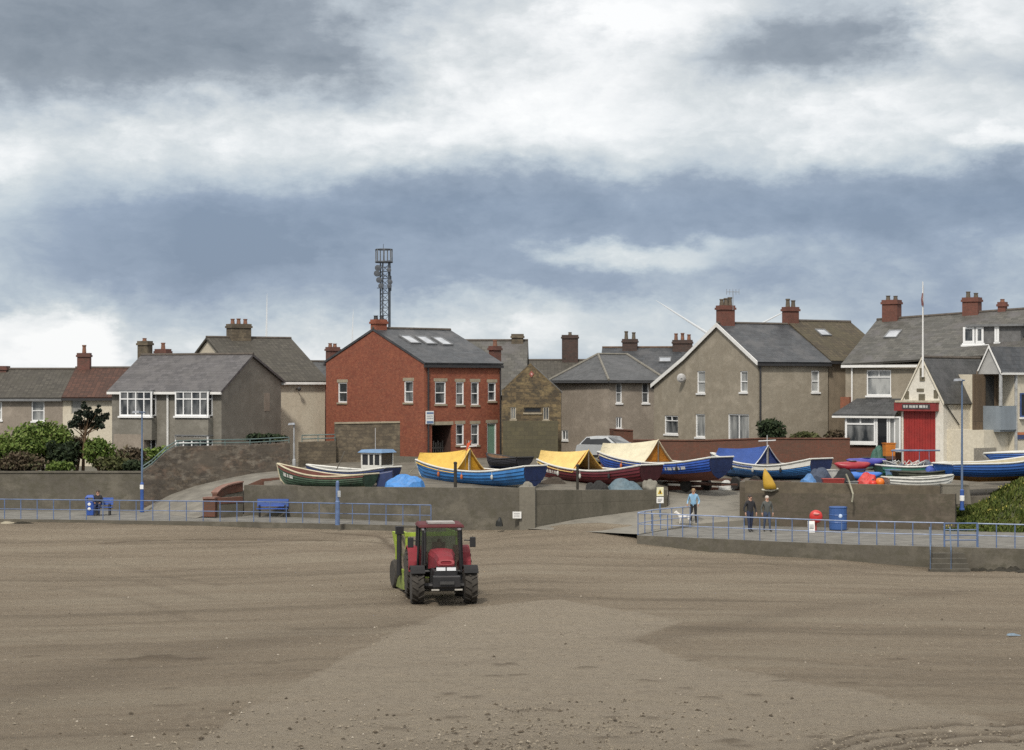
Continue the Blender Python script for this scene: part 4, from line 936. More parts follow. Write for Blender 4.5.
# gate over the steps
gt = thing('beach_gate', 'blue barred gate in the right railing above the beach steps', 'gate', (PX(965, 88.8), 88.8, .85))
for px in (944.5, 958, 977):
    q = V(PX(px, 88.9), 88.9, .85); MB().tube([q, q + V(0, 0, 1.08)], .035, 8).build('post', blue_rail, gt)
for hh in (.3, .52, .76, 1.05):
    MB().tube([(PX(944.5, 88.9), 88.9, .85 + hh), (PX(977, 88.9), 88.9, .85 + hh)], .03, 6).build('rail', blue_rail, gt)
st = thing('beach_steps', 'concrete steps with blue handrail going down to the sand at the right', 'steps', (PX(950, 88), 88, 0))
m = MB()
for k in range(4): m.box(PX(934, 88) - .12 * k, PX(966, 88), 88.2 - .36 * k, 88.6 - .36 * k, -.3, .62 - .2 * k)
m.build('stair', M('step_concrete', (.085, .078, .062), .9, .25, 2, dirt=.4), st)
for dx in (0, .9): MB().tube([(PX(932, 88) + dx, 88.5, 1.75), (PX(930, 88) + dx - .15, 87.2, .85), (PX(930, 88) + dx - .15, 87.2, .0)], .03, 6).build('handrail', M('dull_blue', (.09, .13, .2)), st)
# teal handrail on the stone wall
def polyrail(label, pts, mat, h=.55, name='handrail', posts=True):
    q = [P(x, y, Z) for x, y, Z in pts]; r = thing(name, label, 'railing', q[0])
    for dz in (h, h * .45): MB().tube([p + V(0, 0, dz) for p in q], .036, 6).build('rail', mat, r)
    for p in q: MB().tube([p - V(0, 0, .02), p + V(0, 0, h)], .03, 6).build('post', mat, r)
teal = M('teal_paint', (.105, .155, .15), .6, .25, 3, dirt=.3)
polyrail('teal handrail along the sloping top of the brown stone wall', [(143, 472, 115.1), (152, 466, 115.3), (166, 453, 115.8), (178, 446.5, 116.3), (200, 446, 116.9), (225, 445.5, 117.6), (250, 445, 118.3), (270, 444, 118.9), (289, 443, 119.4)], teal, .34)
polyrail('short teal handrail on the wall right of the dark gap', [(302, 442, 120.4), (318, 441.5, 120.9), (335, 441, 121.4)], teal, .4)
# lamp posts and posts
def lamp(px, yfoot, ytop, Z, label, lower, upper, arm=-.35, basef=.3, zfoot=None):
    f = P(px, yfoot, Z); t = P(px, ytop, Z); H = t.z - f.z; r = thing('street_lamp', label, 'street lamp', f)
    MB().lathe([(.13, 0), (.13, .08), (.1, .1), (.1, H * basef * .95), (.06, H * basef)], f, n=12).build('base', lower, r)
    MB().tube([f + V(0, 0, H * basef), f + V(0, 0, H)], .06, 8, .04).build('pole', upper, r)
    m = MB(); a = t + V(arm, -.1, .0); m.tube([t + V(-arm * .6, 0, -.02), a], .04, 6); m.build('arm', upper, r)
    MB().hexa([(a.x - .24, a.y - .1, a.z - .06), (a.x + .16, a.y - .1, a.z - .04), (a.x + .16, a.y + .1, a.z - .04), (a.x - .24, a.y + .1, a.z - .06), (a.x - .2, a.y - .06, a.z + .06), (a.x + .14, a.y - .06, a.z + .08), (a.x + .14, a.y + .06, a.z + .08), (a.x - .2, a.y + .06, a.z + .06)]).build('lantern', M('lantern_grey', (.25, .27, .3)), r)
    return r, f, t
slim_blue = M('slim_blue', (.10, .15, .24), .5, .15, 2)
r, f, t = lamp(142, 512, 412, 113.2, 'blue street lamp in front of the concrete wall on the left', blue_paint, slim_blue, -.3)
MB().obox(f, V(1, 0, 0), V(0, -1, 0), -.1, .1, .1, .12, f.z + 1.3, f.z + 1.55).build('notice', white_paint, r)
lamp(294, 474, 424, 118.4, 'slim grey street lamp at the dark gap behind the green boat', M('lamp_grey', (.3, .31, .32)), M('lamp_grey', (.3, .31, .32)), -.1, .3)
r, f, t = lamp(962, 510, 380, 99.4, 'tall thin street lamp with blue base at the foot of the grass bank', blue_paint, slim_blue, -.2, .16)
MB().lathe([(.115, 0), (.125, .02), (.125, .25), (.115, .27)], f + V(0, -.0, .45), n=12).build('notice', white_paint, r)
q = P(338, 525, 103.2); r = thing('blue_post', 'thick blue post with a pale label in front of the yard wall', 'post', V(q.x, 102.9, .85))
MB().lathe([(.12, 0), (.12, 1.2), (.09, 1.25), (.09, 2.2), (.05, 2.28)], (q.x, 102.9, .85), n=12).build('shaft', blue_rail, r)
MB().box(q.x + .02, q.x + .17, 102.76, 102.78, 2.3, 2.62).build('notice', M('notice_grey', (.4, .42, .44)), r)
# warning sign
q = P(660, 525, 103.2); r = thing('warning_sign', 'yellow and white warning sign on a slim blue post beside the slipway', 'sign', V(q.x, 103.2, 1.0))
MB().tube([(q.x, 103.2, 1.0), (q.x, 103.2, PZ(487, 103.2))], .045, 8).build('post', slim_blue, r)
def board(par, y0, y1, w, Z, x, mat, name):
    return MB().box(x - w / 2, x + w / 2, Z - .08, Z - .05, PZ(y1, Z), PZ(y0, Z)).build(name, mat, par)
b1 = board(r, 487, 496, .36, 103.2, q.x, M('sign_cream', (.72, .70, .48)), 'warning_board'); b2 = board(r, 497, 503, .36, 103.2, q.x, white_paint, 'notice_board')
z = PZ(491.5, 103.2); MB().hexa([(q.x + u, d, z + w) for d in (103.112, 103.118) for u, w in ((-.12, -.12), (.12, -.12), (.01, .12), (-.01, .12))]).build('warning_triangle', M('tri_yellow', (.60, .40, .02)), b1)
MB().box(q.x - .03, q.x + .04, 103.105, 103.109, z - .09, z + .05).build('warning_symbol', black_plastic, b1)
mb = MB()
for k in range(3): mb.box(q.x - .12, q.x + .12 - .04 * k, 103.112, 103.117, PZ(499 + 1.2 * k, 103.2) - .015, PZ(499 + 1.2 * k, 103.2) + .015)
mb.build('lettering', M('letter_dark', (.2, .2, .2)), b2)
q = P(517, 515, 100.85); r = thing('wall_notice', 'small white notice fixed near the end of the yard wall', 'sign', q)
MB().box(q.x - .22, q.x + .22, 100.84, 100.88, q.z - .17, q.z + .17).build('board', white_paint, r)
mb = MB()
for k in range(3): mb.box(q.x - .15, q.x + .13, 100.832, 100.837, q.z + .07 - .08 * k, q.z + .10 - .08 * k)
mb.build('lettering', M('letter_mid', (.42, .42, .42)), r)

# benches
def bench(px, Z, z, w, label, rz=0):
    r = thing('bench', label, 'bench', (PX(px, Z), Z, z), rz, 'blue promenade benches'); bp = M('bench_blue', (.03, .085, .33), .45, .15, 2)
    m = MB()
    for k in range(3): m.box(-w / 2, w / 2, -.28 + .15 * k, -.15 + .15 * k, .43, .47)
    m.build('seat', bp, r, local=True); m = MB()
    for k in range(3): m.hexa([(-w / 2, .16 + .03 * k, .56 + .14 * k), (w / 2, .16 + .03 * k, .56 + .14 * k), (w / 2, .20 + .03 * k, .56 + .14 * k), (-w / 2, .20 + .03 * k, .56 + .14 * k), (-w / 2, .18 + .03 * k, .68 + .14 * k), (w / 2, .18 + .03 * k, .68 + .14 * k), (w / 2, .22 + .03 * k, .68 + .14 * k), (-w / 2, .22 + .03 * k, .68 + .14 * k)])
    m.build('backrest', bp, r, local=True)
    for sx in (-1, 1):
        x = sx * (w / 2 - .15); m = MB(); m.box(x - .03, x + .03, -.26, -.2, 0, .43); m.box(x - .03, x + .03, .14, .2, 0, .56); m.box(x - .03, x + .03, -.2, .14, .37, .43); m.box(x - .03, x + .03, -.28, .1, .6, .65); m.box(x - .03, x + .03, -.26, -.22, .47, .6)
        m.build('leg', black_plastic, r, local=True)
bench(272.5, 109.0, .87, 1.7, 'empty blue bench on the promenade below the brick parapet')
bench(103.5, 110.6, .855, 1.0, 'blue bench with a dark clothed person sitting on it')
# bins, barrel, buoy
def bin_(px, Z, z, label):
    r = thing('litter_bin', label, 'litter bin', (PX(px, Z), Z, z)); b = M('bin_blue', (.03, .085, .35), .4, .12, 2)
    MB().hexa([(-.2, -.2, 0), (.2, -.2, 0), (.2, .2, 0), (-.2, .2, 0), (-.24, -.24, .78), (.24, -.24, .78), (.24, .24, .78), (-.24, .24, .78)]).build('body', b, r, local=True, bevel=.02)
    MB().hexa([(-.26, -.26, .98), (.26, -.26, .98), (.26, .26, .98), (-.26, .26, .98), (-.15, -.15, 1.12), (.15, -.15, 1.12), (.15, .15, 1.12), (-.15, .15, 1.12)]).build('hood', b, r, local=True, bevel=.02)
    m = MB()
    for x in (-.22, .22):
        for y in (-.22, .22): m.box(x - .03, x + .03, y - .03, y + .03, .78, .98)
    m.build('corner_post', b, r, local=True)
    for zz in (.62, .36): MB().ball((-.02, -.245, zz), (.09, .012, .09), 10, 6).build('sticker', white_paint, r, local=True)
bin_(90.5, 110.6, .855, 'blue litter bin with two white stickers beside the sitting person')
def barrel(px, Z, z, h, rad, mat, label):
    r = thing('barrel', label, 'barrel', (PX(px, Z), Z, z))
    MB().lathe([(rad * .9, 0), (rad, .05), (rad, h * .32), (rad * 1.04, h * .35), (rad, h * .38), (rad, h * .64), (rad * 1.04, h * .67), (rad, h * .7), (rad, h * .95), (rad * .9, h)], n=18).build('drum', mat, r, smooth=False, local=True)
    MB().lathe([(rad * .98, h - .03), (rad * 1.03, h - .02), (rad * 1.03, h + .03), (rad * .9, h + .05)], n=18).build('lid', mat, r, local=True); return r
r = barrel(838, 99.2, .855, 1.12, .44, M('barrel_blue', (.04, .10, .28), .4, .12, 2, dirt=.1), 'large blue barrel standing against the dark sea wall')
MB().ball((.05, -.43, .72), (.1, .03, .1), 10, 6).build('sticker', M('sticker_pale', (.45, .55, .7)), r, local=True)
r = thing('lifebuoy_housing', 'red rounded lifebuoy housing with white notice in front of the dark wall', 'lifebuoy housing', (PX(816, 98.4), 98.4, .855))
MB().tube([(0, .1, 0), (0, .1, .5)], .05, 8).build('post', M('buoy_post', (.3, .05, .04)), r, local=True)
MB().lathe([(.1, .2), (.27, .15), (.33, 0), (.27, -.13), (.08, -.16)], (0, 0, .72), 'y', 20).build('shell', M('buoy_red', (.52, .035, .03), .4, .12, 3), r, local=True, smooth=True)
MB().ball((0, -.16, .86), (.16, .05, .06), 10, 6).build('handle', M('buoy_pink', (.6, .22, .2)), r, local=True)
r2 = thing('notice_board', 'white notice board leaning on the red lifebuoy housing', 'sign', (PX(811.5, 97.6), 97.6, .855))
MB().hexa([(-.17, 0, .0), (.17, 0, .0), (.17, .03, .0), (-.17, .03, .0), (-.17, .12, .55), (.17, .12, .55), (.17, .15, .55), (-.17, .15, .55)]).build('board', white_paint, r2, local=True)
m = MB()
for k in range(3): m.box(-.1, .11, -.0, .02, .2 + .09 * k, .225 + .09 * k)
m.build('lettering', MATS['letter_mid'], r2, local=True)

# ================================================================ VEGETATION
def leaf_mesh(name, clusters, size, mat, parent=None, base=None, shell=.55, flat=.0):
    vs = []; 
    for (c, rad, n) in clusters:
        d = rng.normal(size=(n, 3)); d /= np.linalg.norm(d, axis=1)[:, None]
        rr = shell + (1 - shell) * rng.random(n) ** .5; rr *= 1 + .18 * rng.normal(size=n) * .6
        p = np.array(c) + d * rr[:, None] * np.array(rad)
        vs.append(p)
    p = np.concatenate(vs); n = len(p)
    a = rng.normal(size=(n, 3)); a /= np.linalg.norm(a, axis=1)[:, None]; b = np.cross(a, rng.normal(size=(n, 3))); b /= np.linalg.norm(b, axis=1)[:, None]
    s = size * (.6 + .8 * rng.random(n))[:, None]
    q = np.stack([p - a * s, p + b * s * .5, p + a * s, p - b * s * .5], 1).reshape(-1, 3)
    org = np.array(ORG[parent] if parent is not None else base); q = q - org
    me = bpy.data.meshes.new(name); me.vertices.add(len(q)); me.vertices.foreach_set('co', q.ravel())
    idx = np.arange(len(q), dtype=np.int32); me.loops.add(len(q)); me.loops.foreach_set('vertex_index', idx)
    me.polygons.add(n); me.polygons.foreach_set('loop_start', idx[::4]); me.polygons.foreach_set('loop_total', np.full(n, 4, np.int32))
    me.update(); me.validate(); me.materials.append(mat)
    o = bpy.data.objects.new(name, me); COL.objects.link(o)
    if parent is not None: o.parent = parent
    else: o.location = base
    return o
leaf_green = LEAF('leaf_green', [(.035, .06, .012), (.075, .12, .022), (.115, .165, .036), (.15, .19, .055)])
leaf_olive = LEAF('leaf_olive', [(.035, .042, .016), (.07, .08, .03), (.10, .11, .042), (.085, .08, .045)])
leaf_dark = LEAF('leaf_dark', [(.014, .022, .012), (.025, .04, .018), (.04, .055, .024)])
leaf_brown = LEAF('leaf_brown', [(.045, .035, .022), (.075, .055, .035), (.10, .08, .05), (.06, .065, .03)])
leaf_pine = LEAF('leaf_pine', [(.010, .016, .012), (.018, .027, .018), (.03, .04, .024)])
def bush(px, y, Z, rx, rz, label, mat, n=1500, lumps=7, size=.13, z0=2.75, group='bushes on the left bank'):
    c = P(px, y, Z); r = thing('bush', label, 'bush', (c.x, Z, z0), 0, group)
    cl = []
    for k in range(lumps):
        a = random.uniform(0, 6.28); f = random.uniform(.2, .75); zz = random.uniform(-.45, .45)
        cl.append(((c.x + rx * f * math.cos(a), Z + rx * .7 * f * math.sin(a), c.z + rz * zz), (rx * random.uniform(.35, .55), rx * random.uniform(.35, .5), rz * random.uniform(.35, .6)), n // lumps))
    cl.append(((c.x, Z, c.z - rz * .1), (rx * .8, rx * .7, rz * .8), n // 2))
    leaf_mesh('foliage', cl, size, mat, r, shell=.35)
    m = MB()
    for k in range(6):
        a = k * 1.05; m.tube([(c.x + .08 * math.cos(a), Z + .08 * math.sin(a), z0 - .1), (c.x + rx * .3 * math.cos(a), Z + rx * .3 * math.sin(a), lerp(z0, c.z, .7)), (c.x + rx * .6 * math.cos(a), Z + rx * .5 * math.sin(a), c.z + rz * .3)], .05, 5, .015)
    m.build('stems', timber, r)
bush(12, 447, 118.5, 1.9, 1.35, 'bright green rounded bush at the far left above the wall', leaf_green, 2600, 9)
bush(45, 441, 120, 1.9, 1.5, 'tallest green bush in front of the brown terraced house', leaf_green, 2600, 9)
bush(22, 462, 117, 1.8, .75, 'brownish low bush on the wall top at the far left', leaf_brown, 1500)
bush(63, 455, 119, 1.1, 1.0, 'dark green bush between the tall green bush and the pine', leaf_dark, 1600)  # foliage in the dark leaf colours
bush(60, 467, 116.6, 1.0, .42, 'small light green shrub spilling over the concrete wall', leaf_green, 800)
bush(101, 452, 119, 1.3, .95, 'green bush beneath the pine tree', leaf_green, 1500)
bush(76, 447, 121.5, .9, .75, 'grey brown twiggy bush left of the pine trunk', leaf_brown, 900)
bush(115, 464, 117.2, 1.1, .6, 'olive bush at the foot of the grey bay windowed house', leaf_olive, 1200)
bush(128, 456, 118.5, 1.0, .75, 'reddish brown shrub behind the blue street lamp', leaf_brown, 900)
bush(152, 455, 120, 1.3, .55, 'green hedge under the grey house windows', leaf_green, 1300)
bush(136, 465, 116.2, .9, .4, 'dark green shrub on the wall beside the sloping rail', leaf_dark, 800)
bush(772, 431, 122.6, 1.1, .85, 'dark green shrub against the side of the brown gable house', leaf_dark, 1500, z0=3.4, group='shrubs by the garden wall')
bush(807, 438, 122.2, 1.1, .45, 'low olive shrub behind the brick garden wall', leaf_olive, 1000, z0=3.4, group='shrubs by the garden wall')
bush(835, 436, 121.8, .6, .5, 'small brown shrub beside the glazed porch', leaf_brown, 500, z0=3.4, group='shrubs by the garden wall')
bush(256, 438, 121, .8, .28, 'dark ragged hedge on the wall beside the cream house', leaf_dark, 600, z0=2.9, group='shrubs by the garden wall'); bush(273, 438, 121.5, .8, .26, 'dark hedge clump below the cream house wall', leaf_dark, 600, z0=2.9, group='shrubs by the garden wall')
# wind-swept pine
c = P(83, 470, 120); tr = thing('pine_tree', 'small windswept dark pine tree in front of the cream house', 'tree', (c.x, 120, 2.7))
tx = c.x
MB().tube([(tx, 120, 2.7), (tx + .05, 120, 4.2), (tx + .15, 120, 5.2), (tx + .3, 120, 6.3)], .11, 7, .04).build('trunk', timber, tr)
cl = []; m = MB()
for (px, y, rr, q) in ((73, 424, .30, 110), (77, 419, .33, 120), (81, 413, .28, 100), (84.5, 407, .2, 80), (88, 414, .36, 140), (93, 417, .36, 140), (98, 411, .22, 80), (99, 420, .36, 130), (104, 417, .3, 100), (96, 426, .32, 110), (88, 424, .38, 140), (81, 426, .3, 90), (102, 426, .22, 60), (70.5, 426, .16, 40), (84, 402.5, .09, 30), (98.5, 406, .1, 30), (107.5, 414, .13, 40), (90, 408, .1, 30), (76, 413, .1, 30)):
    p = P(px, y, 120 + random.uniform(-.6, .6)); cl.append(((p.x, p.y, p.z), (rr, rr, rr * .75), q)); m.tube([(tx + .12, 120, random.uniform(4.4, 5.4)), p], .035, 5, .012)
m.build('limbs', timber, tr); cl = [(c_, r_, int(n_ * 2.2)) for c_, r_, n_ in cl]; leaf_mesh('crown', cl, .085, leaf_pine, tr, shell=.1)
# grass bank at the right
def bank():
    mb = MB(); n, m_ = 30, 14; g = []
    for j in range(m_ + 1):
        row = []
        for i in range(n + 1):
            u, v = i / n, j / m_; px = lerp(945, 1180, u); Y = lerp(98.6 - 3.2 * u, 107, v); X = PX(px, Y)
            top = lerp(1.35, 3.7, sstep(0, .5, u)) ; z = lerp(.8, top, sstep(-.05, .7, v)); z += .12 * math.sin(X * 2.1 + Y) * v
            row.append(V(X, Y, z))
        g.append(row)
    mb.v = [p for r in g for p in r]
    for j in range(m_):
        for i in range(n): a = j * (n + 1) + i; mb.face([a, a + 1, a + n + 2, a + n + 1])
    o = mb.build('grass_bank', M('bank_soil', (.05, .055, .022), .95, .3, 2), None, (0, 0, 0), smooth=True); o['kind'] = 'structure'
    N = 15000; q = []; fl = []
    G = np.array([[p[:] for p in r] for r in g])
    for k in range(N):
        u = random.random() ** 1.3; v = random.random(); i = min(n - 1, int(u * n)); j = min(m_ - 1, int(v * m_)); fu, fv = u * n - i, v * m_ - j
        p = G[j, i] * (1 - fu) * (1 - fv) + G[j, i + 1] * fu * (1 - fv) + G[j + 1, i] * (1 - fu) * fv + G[j + 1, i + 1] * fu * fv
        q.append(p)
    q = np.array(q); h = .07 + .10 * rng.random(N) ** 2 + .14 * (vnoise(q[:, 0], q[:, 1], .8, 30) + .5)
    a = rng.random(N) * 6.28; w = .035 + .03 * rng.random(N); dx, dy = np.cos(a) * w, np.sin(a) * w; lx, ly = rng.normal(size=N) * .1 + .06, rng.normal(size=N) * .1
    V4 = np.stack([np.stack([q[:, 0] - dx, q[:, 1] - dy, q[:, 2] - .03], 1), np.stack([q[:, 0] + dx, q[:, 1] + dy, q[:, 2] - .03], 1), np.stack([q[:, 0] + lx + dx * .4, q[:, 1] + ly, q[:, 2] + h], 1), np.stack([q[:, 0] + lx - dx * .4, q[:, 1] + ly, q[:, 2] + h * .95], 1)], 1).reshape(-1, 3)
    me = bpy.data.meshes.new('grass'); me.from_pydata(V4.tolist(), [], np.arange(N * 4).reshape(N, 4).tolist()); me.materials.append(LEAF('grass_blades', [(.028, .044, .009), (.058, .082, .015), (.088, .112, .022), (.115, .122, .032)]))
    o = bpy.data.objects.new('grass', me); COL.objects.link(o); o['kind'] = 'stuff'; tag(o, 'rough green grass covering the bank at the right', 'grass')
    fm = MB()
    for k in range(110):
        cx = random.choice(((978, 488), (1005, 485), (990, 494), (975, 500), (1000, 505))); p = q[random.randrange(N)]
        d = .035
        if (math.sin(p[0] * 1.3) + math.sin(p[1] * 1.9 + p[0])) < .7: continue
        for e in range(3):
            o_ = V(p[0] + random.uniform(-.2, .2), p[1] + random.uniform(-.2, .2), p[2] + random.uniform(.18, .34)); fm.poly([o_ + V(-d, 0, 0), o_ + V(0, -.02, -d), o_ + V(d, 0, 0), o_ + V(0, .02, d)])
    o = fm.build('yellow_flowers', M('flower_yellow', (.26, .23, .03), .7, .15), None, (0, 0, 0)); o['kind'] = 'stuff'; tag(o, 'small yellow flowers dotted through the grass bank', 'flowers')
bank()

# ================================================================ BOATS
class Hull:
    def __init__(s, L, beam, depth, bowrise=.65, sternrise=.2, tr=.72): s.L, s.hb, s.dp, s.br, s.sr, s.tr = L, beam / 2, depth, bowrise, sternrise, tr
    def B(s, t):
        f = 1 - max(0, (t - .42) / .58) ** 2.3
        return max(.03, s.hb * f * (s.tr + (1 - s.tr) * math.sin(min(t, .45) / .45 * math.pi / 2)))
    def H(s, t): return s.dp * (1 + s.sr * max(0, 1 - t / .4) ** 2 + s.br * max(0, (t - .35) / .65) ** 2)
    def K(s, t): return s.dp * (.18 * max(0, 1 - t / .3) ** 1.5 + .55 * max(0, (t - .88) / .12) ** 2)
    def pt(s, t, q, sd, off=0):
        b, h, k = s.B(t), s.H(t), s.K(t); y = b * (1 - (1 - q) ** 2.4) * (1.02 - .02 * q); z = k + (h - k) * (q ** 1.25)
        x = t * s.L + (q - .5) * s.L * .05 * max(0, (t - .8) / .2) - (q) * .35 * max(0, 1 - t / .1) * .6
        return V(x, sd * (y + off), z)
def coble(label, stern, bow, z, beam, depth, top, bottom, gun, inner, band=None, tent=None, mast=None, name='fishing_boat', group='fishing boats in the yard', nq=7, bottomq=.36, bowrise=.65, tilt=0, marks=None, sternrise=.2, tr=.72, cat='boat', transom=None):
    a = V(PX(*stern), stern[1], 0); b = V(PX(*bow), bow[1], 0); d = b - a; L = d.length; r = thing(name, label, cat, (a.x, a.y, z), math.atan2(d.y, d.x), group)
    r.rotation_euler = (tilt, 0, math.atan2(d.y, d.x))
    H = Hull(L, beam, depth, bowrise, sternrise, tr); N = 22; ts = [i / N for i in range(N + 1)]
    def skin(q0, q1, k, name, mat, off=0):
        m = MB(); qs = [lerp(q0, q1, i / k) for i in range(k + 1)]
        for sd in (-1, 1):
            for j in range(k):
                for i in range(N):
                    st_ = .05
                    m.poly([H.pt(ts[i], qs[j], sd, st_ + off), H.pt(ts[i + 1], qs[j], sd, st_ + off), H.pt(ts[i + 1], qs[j + 1], sd, off), H.pt(ts[i], qs[j + 1], sd, off)])
                    m.poly([H.pt(ts[i], qs[j], sd, st_ + off), H.pt(ts[i + 1], qs[j], sd, st_ + off), H.pt(ts[i + 1], qs[j], sd, off), H.pt(ts[i], qs[j], sd, off)])
        return m.build(name, mat, r, local=True)
    qb = .74 if band is white_b else .86 if band else .97
    hull = skin(bottomq, qb, max(2, nq - 2), 'hull', top); skin(.02, bottomq, 2, 'bottom', bottom, -.005)
    if band: skin(qb, .985, 1, 'painted_band', band)
    m = MB(); m.poly([H.pt(0, q, 1) for q in [i / 8 for i in range(9)]] + [H.pt(0, q, -1) for q in [i / 8 for i in range(8, -1, -1)]]); m.build('transom', transom or top, r, local=True)
    m = MB()
    for sd in (-1, 1): m.tube([H.pt(t, 1, sd, .02) for t in ts], .055, 6)
    m.tube([H.pt(0, 1, -1), H.pt(0, 1, 1)], .05, 6); m.build('gunwale', gun, r, local=True)
    m = MB(); m.tube([H.pt(1, q, 0) + V(.04, 0, 0) for q in (0, .3, .6, 1.0)], .06, 6); m.tube([V(.05, 0, H.K(0) * .9), V(L * .3, 0, -.02), V(L * .88, 0, -.02)], .06, 6); m.build('keel', bottom, r, local=True)
    m = MB()
    for i in range(N):
        for sd in (-1, 1):
            for (q0, q1) in ((.35, .68), (.68, 1)): m.poly([H.pt(ts[i], q0, sd, -.07), H.pt(ts[i + 1], q0, sd, -.07), H.pt(ts[i + 1], q1, sd, -.07), H.pt(ts[i], q1, sd, -.07)])
        m.poly([H.pt(ts[i], .4, -1, -.07), H.pt(ts[i + 1], .4, -1, -.07), H.pt(ts[i + 1], .4, 1, -.07), H.pt(ts[i], .4, 1, -.07)])
    lining = m.build('inside', inner, r, local=True)
    for t in (.14, .34, .56):
        p, q = H.pt(t, .8, -1, -.08), H.pt(t, .8, 1, -.08); MB().box(p.x - .13, p.x + .13, p.y, q.y, p.z, p.z + .05).build('thwart', timber, r, local=True)
    if tent:
        ta, tf, peak, bz, tm, em = tent[:6]; op = tent[6] if len(tent) > 6 else 0
        secs = []; n = 10
        for i in range(n + 1):
            t = lerp(ta, tf, i / n); e0, e1 = H.pt(t, 1, -1, .06), H.pt(t, 1, 1, .06); xr = lerp(ta * L, tf * L, i / n)
            zr = lerp(H.H(ta) + peak, H.H(tf) + bz, i / n) - .10 * math.sin(math.pi * i / n); rows = []
            drop = .16
            for k in range(5):
                u = k / 4; p = V(e0.x, e0.y, e0.z - drop).lerp(V(xr, 0, zr), u); p.z -= .10 * math.sin(math.pi * u) * (1 - .4 * i / n); rows.append(p)
            for k in range(3, -1, -1):
                u = k / 4; p = V(e1.x, e1.y, e1.z - drop).lerp(V(xr, 0, zr), u); p.z -= .10 * math.sin(math.pi * u) * (1 - .4 * i / n); rows.append(p)
            secs.append(rows)
        m = MB(); i0 = 0; m.v = [p for rw in secs for p in rw]; K = 9
        for i in range(n):
            for k in range(K - 1): c_ = i * K + k; m.face([c_, c_ + 1, c_ + K + 1, c_ + K])
        m.poly(secs[-1])
        cv = m.build('cover', tm, r, local=True); sm = cv.modifiers.new('th', 'SOLIDIFY'); sm.thickness = .025
        m = MB(); m.tube([p + V(0, 0, .015) for p in secs[0]], .03, 6); m.build('cover_hem', tent[7] if len(tent) > 7 else tm, cv, local=True)
        e = secs[0]; m = MB()
        off = V(.12, 0, 0)
        if op == 0: m.poly([p + off for p in e])
        elif op == 1: m.poly([e[4] + off, e[5] + off, e[6] + off, e[7] + off, e[8] + off, (e[8] + e[4]) / 2 + off + V(0, .05, 0)])
        o = m.build('cover_end', em, r, local=True)  # tent end: the shaded side's deeper tone is put into its colour
        m = MB(); m.tube([V(ta * L, 0, H.H(ta) * .6), V(ta * L, 0, H.H(ta) + peak - .03)], .035, 6); m.build('tent_pole', timber_grey, r, local=True)
    if mast:
        t, zt, w = mast; x = t * L
        m = MB(); m.tube([V(x, 0, H.H(t) * .7), V(x, 0, zt)], .035, 6, .02); m.build('mast', aerial, r, local=True)
        ang = -math.atan2(d.y, d.x); ux, uy = math.cos(ang), math.sin(ang)
        if w: m = MB(); m.tube([V(x - ux * w, -uy * w, zt - .35), V(x + ux * w, uy * w, zt - .3)], .04, 6); m.build('cross_bar', aerial, r, local=True)
    if beam > 2.3:
        for t in (.22, .47, .7):
            p = H.pt(t, .72, 1, .1); q_ = H.pt(t, 1, 1, .04); MB().ball(p, (.075, .075, .14), 8, 6).tube([p, q_], .012, 4).build('fender', random.choice((fend_a, fend_b, fend_c)), r, local=True)
        p = H.pt(.97, .9, 1, .05); MB().tube([p, p + V(.5, .3, -.7), p + V(.9, .5, -p.z + .05), p + V(1.6, .3, -p.z + .03)], .022, 5).build('mooring_rope', M('rope_pale', (.30, .29, .22)), r, local=True)
        m = MB(); m.tube([H.pt(.08, .92, 1, -.3), H.pt(.44, .92, 1, -.25) + V(0, 0, .12)], .03, 5); m.build('oar', timber_grey, r, local=True)
    if marks:
        t0, mm = marks[0], marks[1]; side = marks[2] if len(marks) > 2 else 1; m = MB(); x = t0
        for w in (.30, .12, .26, .3, .1, .28)[: (marks[3] if len(marks) > 3 else 5)]:
            dt = w / L; p = [H.pt(x, .66, side, .05), H.pt(x + dt, .66, side, .05), H.pt(x + dt, .80, side, .05), H.pt(x, .80, side, .05)]; m.poly(p); x += dt + .09 / L
        m.build('registration_marks', mm, hull, local=True)
    return r, H
fend_a = M('fender_white', (.5, .5, .46), .6, .2, 4, dirt=.3); fend_b = M('fender_orange', (.45, .12, .03), .6, .2, 4, dirt=.3); fend_c = M('fender_black', (.02, .02, .022), .8, .2)
wood_in = M('boat_wood', (.17, .10, .055), .7, .3, 4, dirt=.2)
blue_boat = M('boat_blue', (.035, .165, .42), .4, .25, 2, dirt=.3); royal = M('boat_royal', (.018, .07, .33), .4, .25, 2, dirt=.3); navy = M('boat_navy', (.015, .03, .10), .5, .2)
mid_blue = M('boat_midblue', (.04, .16, .40), .4, .25, 2, dirt=.3)
maroon = M('boat_maroon', (.10, .012, .018), .45, .2, 3, dirt=.1); green_b = M('boat_green', (.045, .085, .052), .65, .4, 2.5, dirt=.6)
white_b = M('boat_white', (.62, .62, .58), .45, .1, 3, dirt=.2); cream_b = M('boat_cream', (.48, .43, .30), .55, .15, 3, dirt=.2); redox = M('red_oxide', (.14, .045, .032), .7, .3, 3, dirt=.3)
yellow_c = M('canvas_yellow', (.62, .40, .075), .75, .10, 2, dirt=.08, wr=.5); yellow_p = M('canvas_pale_yellow', (.66, .47, .16), .75, .10, 2, dirt=.1, wr=.5); yellow_shaded = M('canvas_yellow_shaded', (.50, .26, .015), .8, .15, 2, wr=.5); end_shaded = M('canvas_end_shaded', (.36, .14, .012), .8, .2, 2, wr=.5)  # last two canvases: shade and warm glow of tent ends put into colour
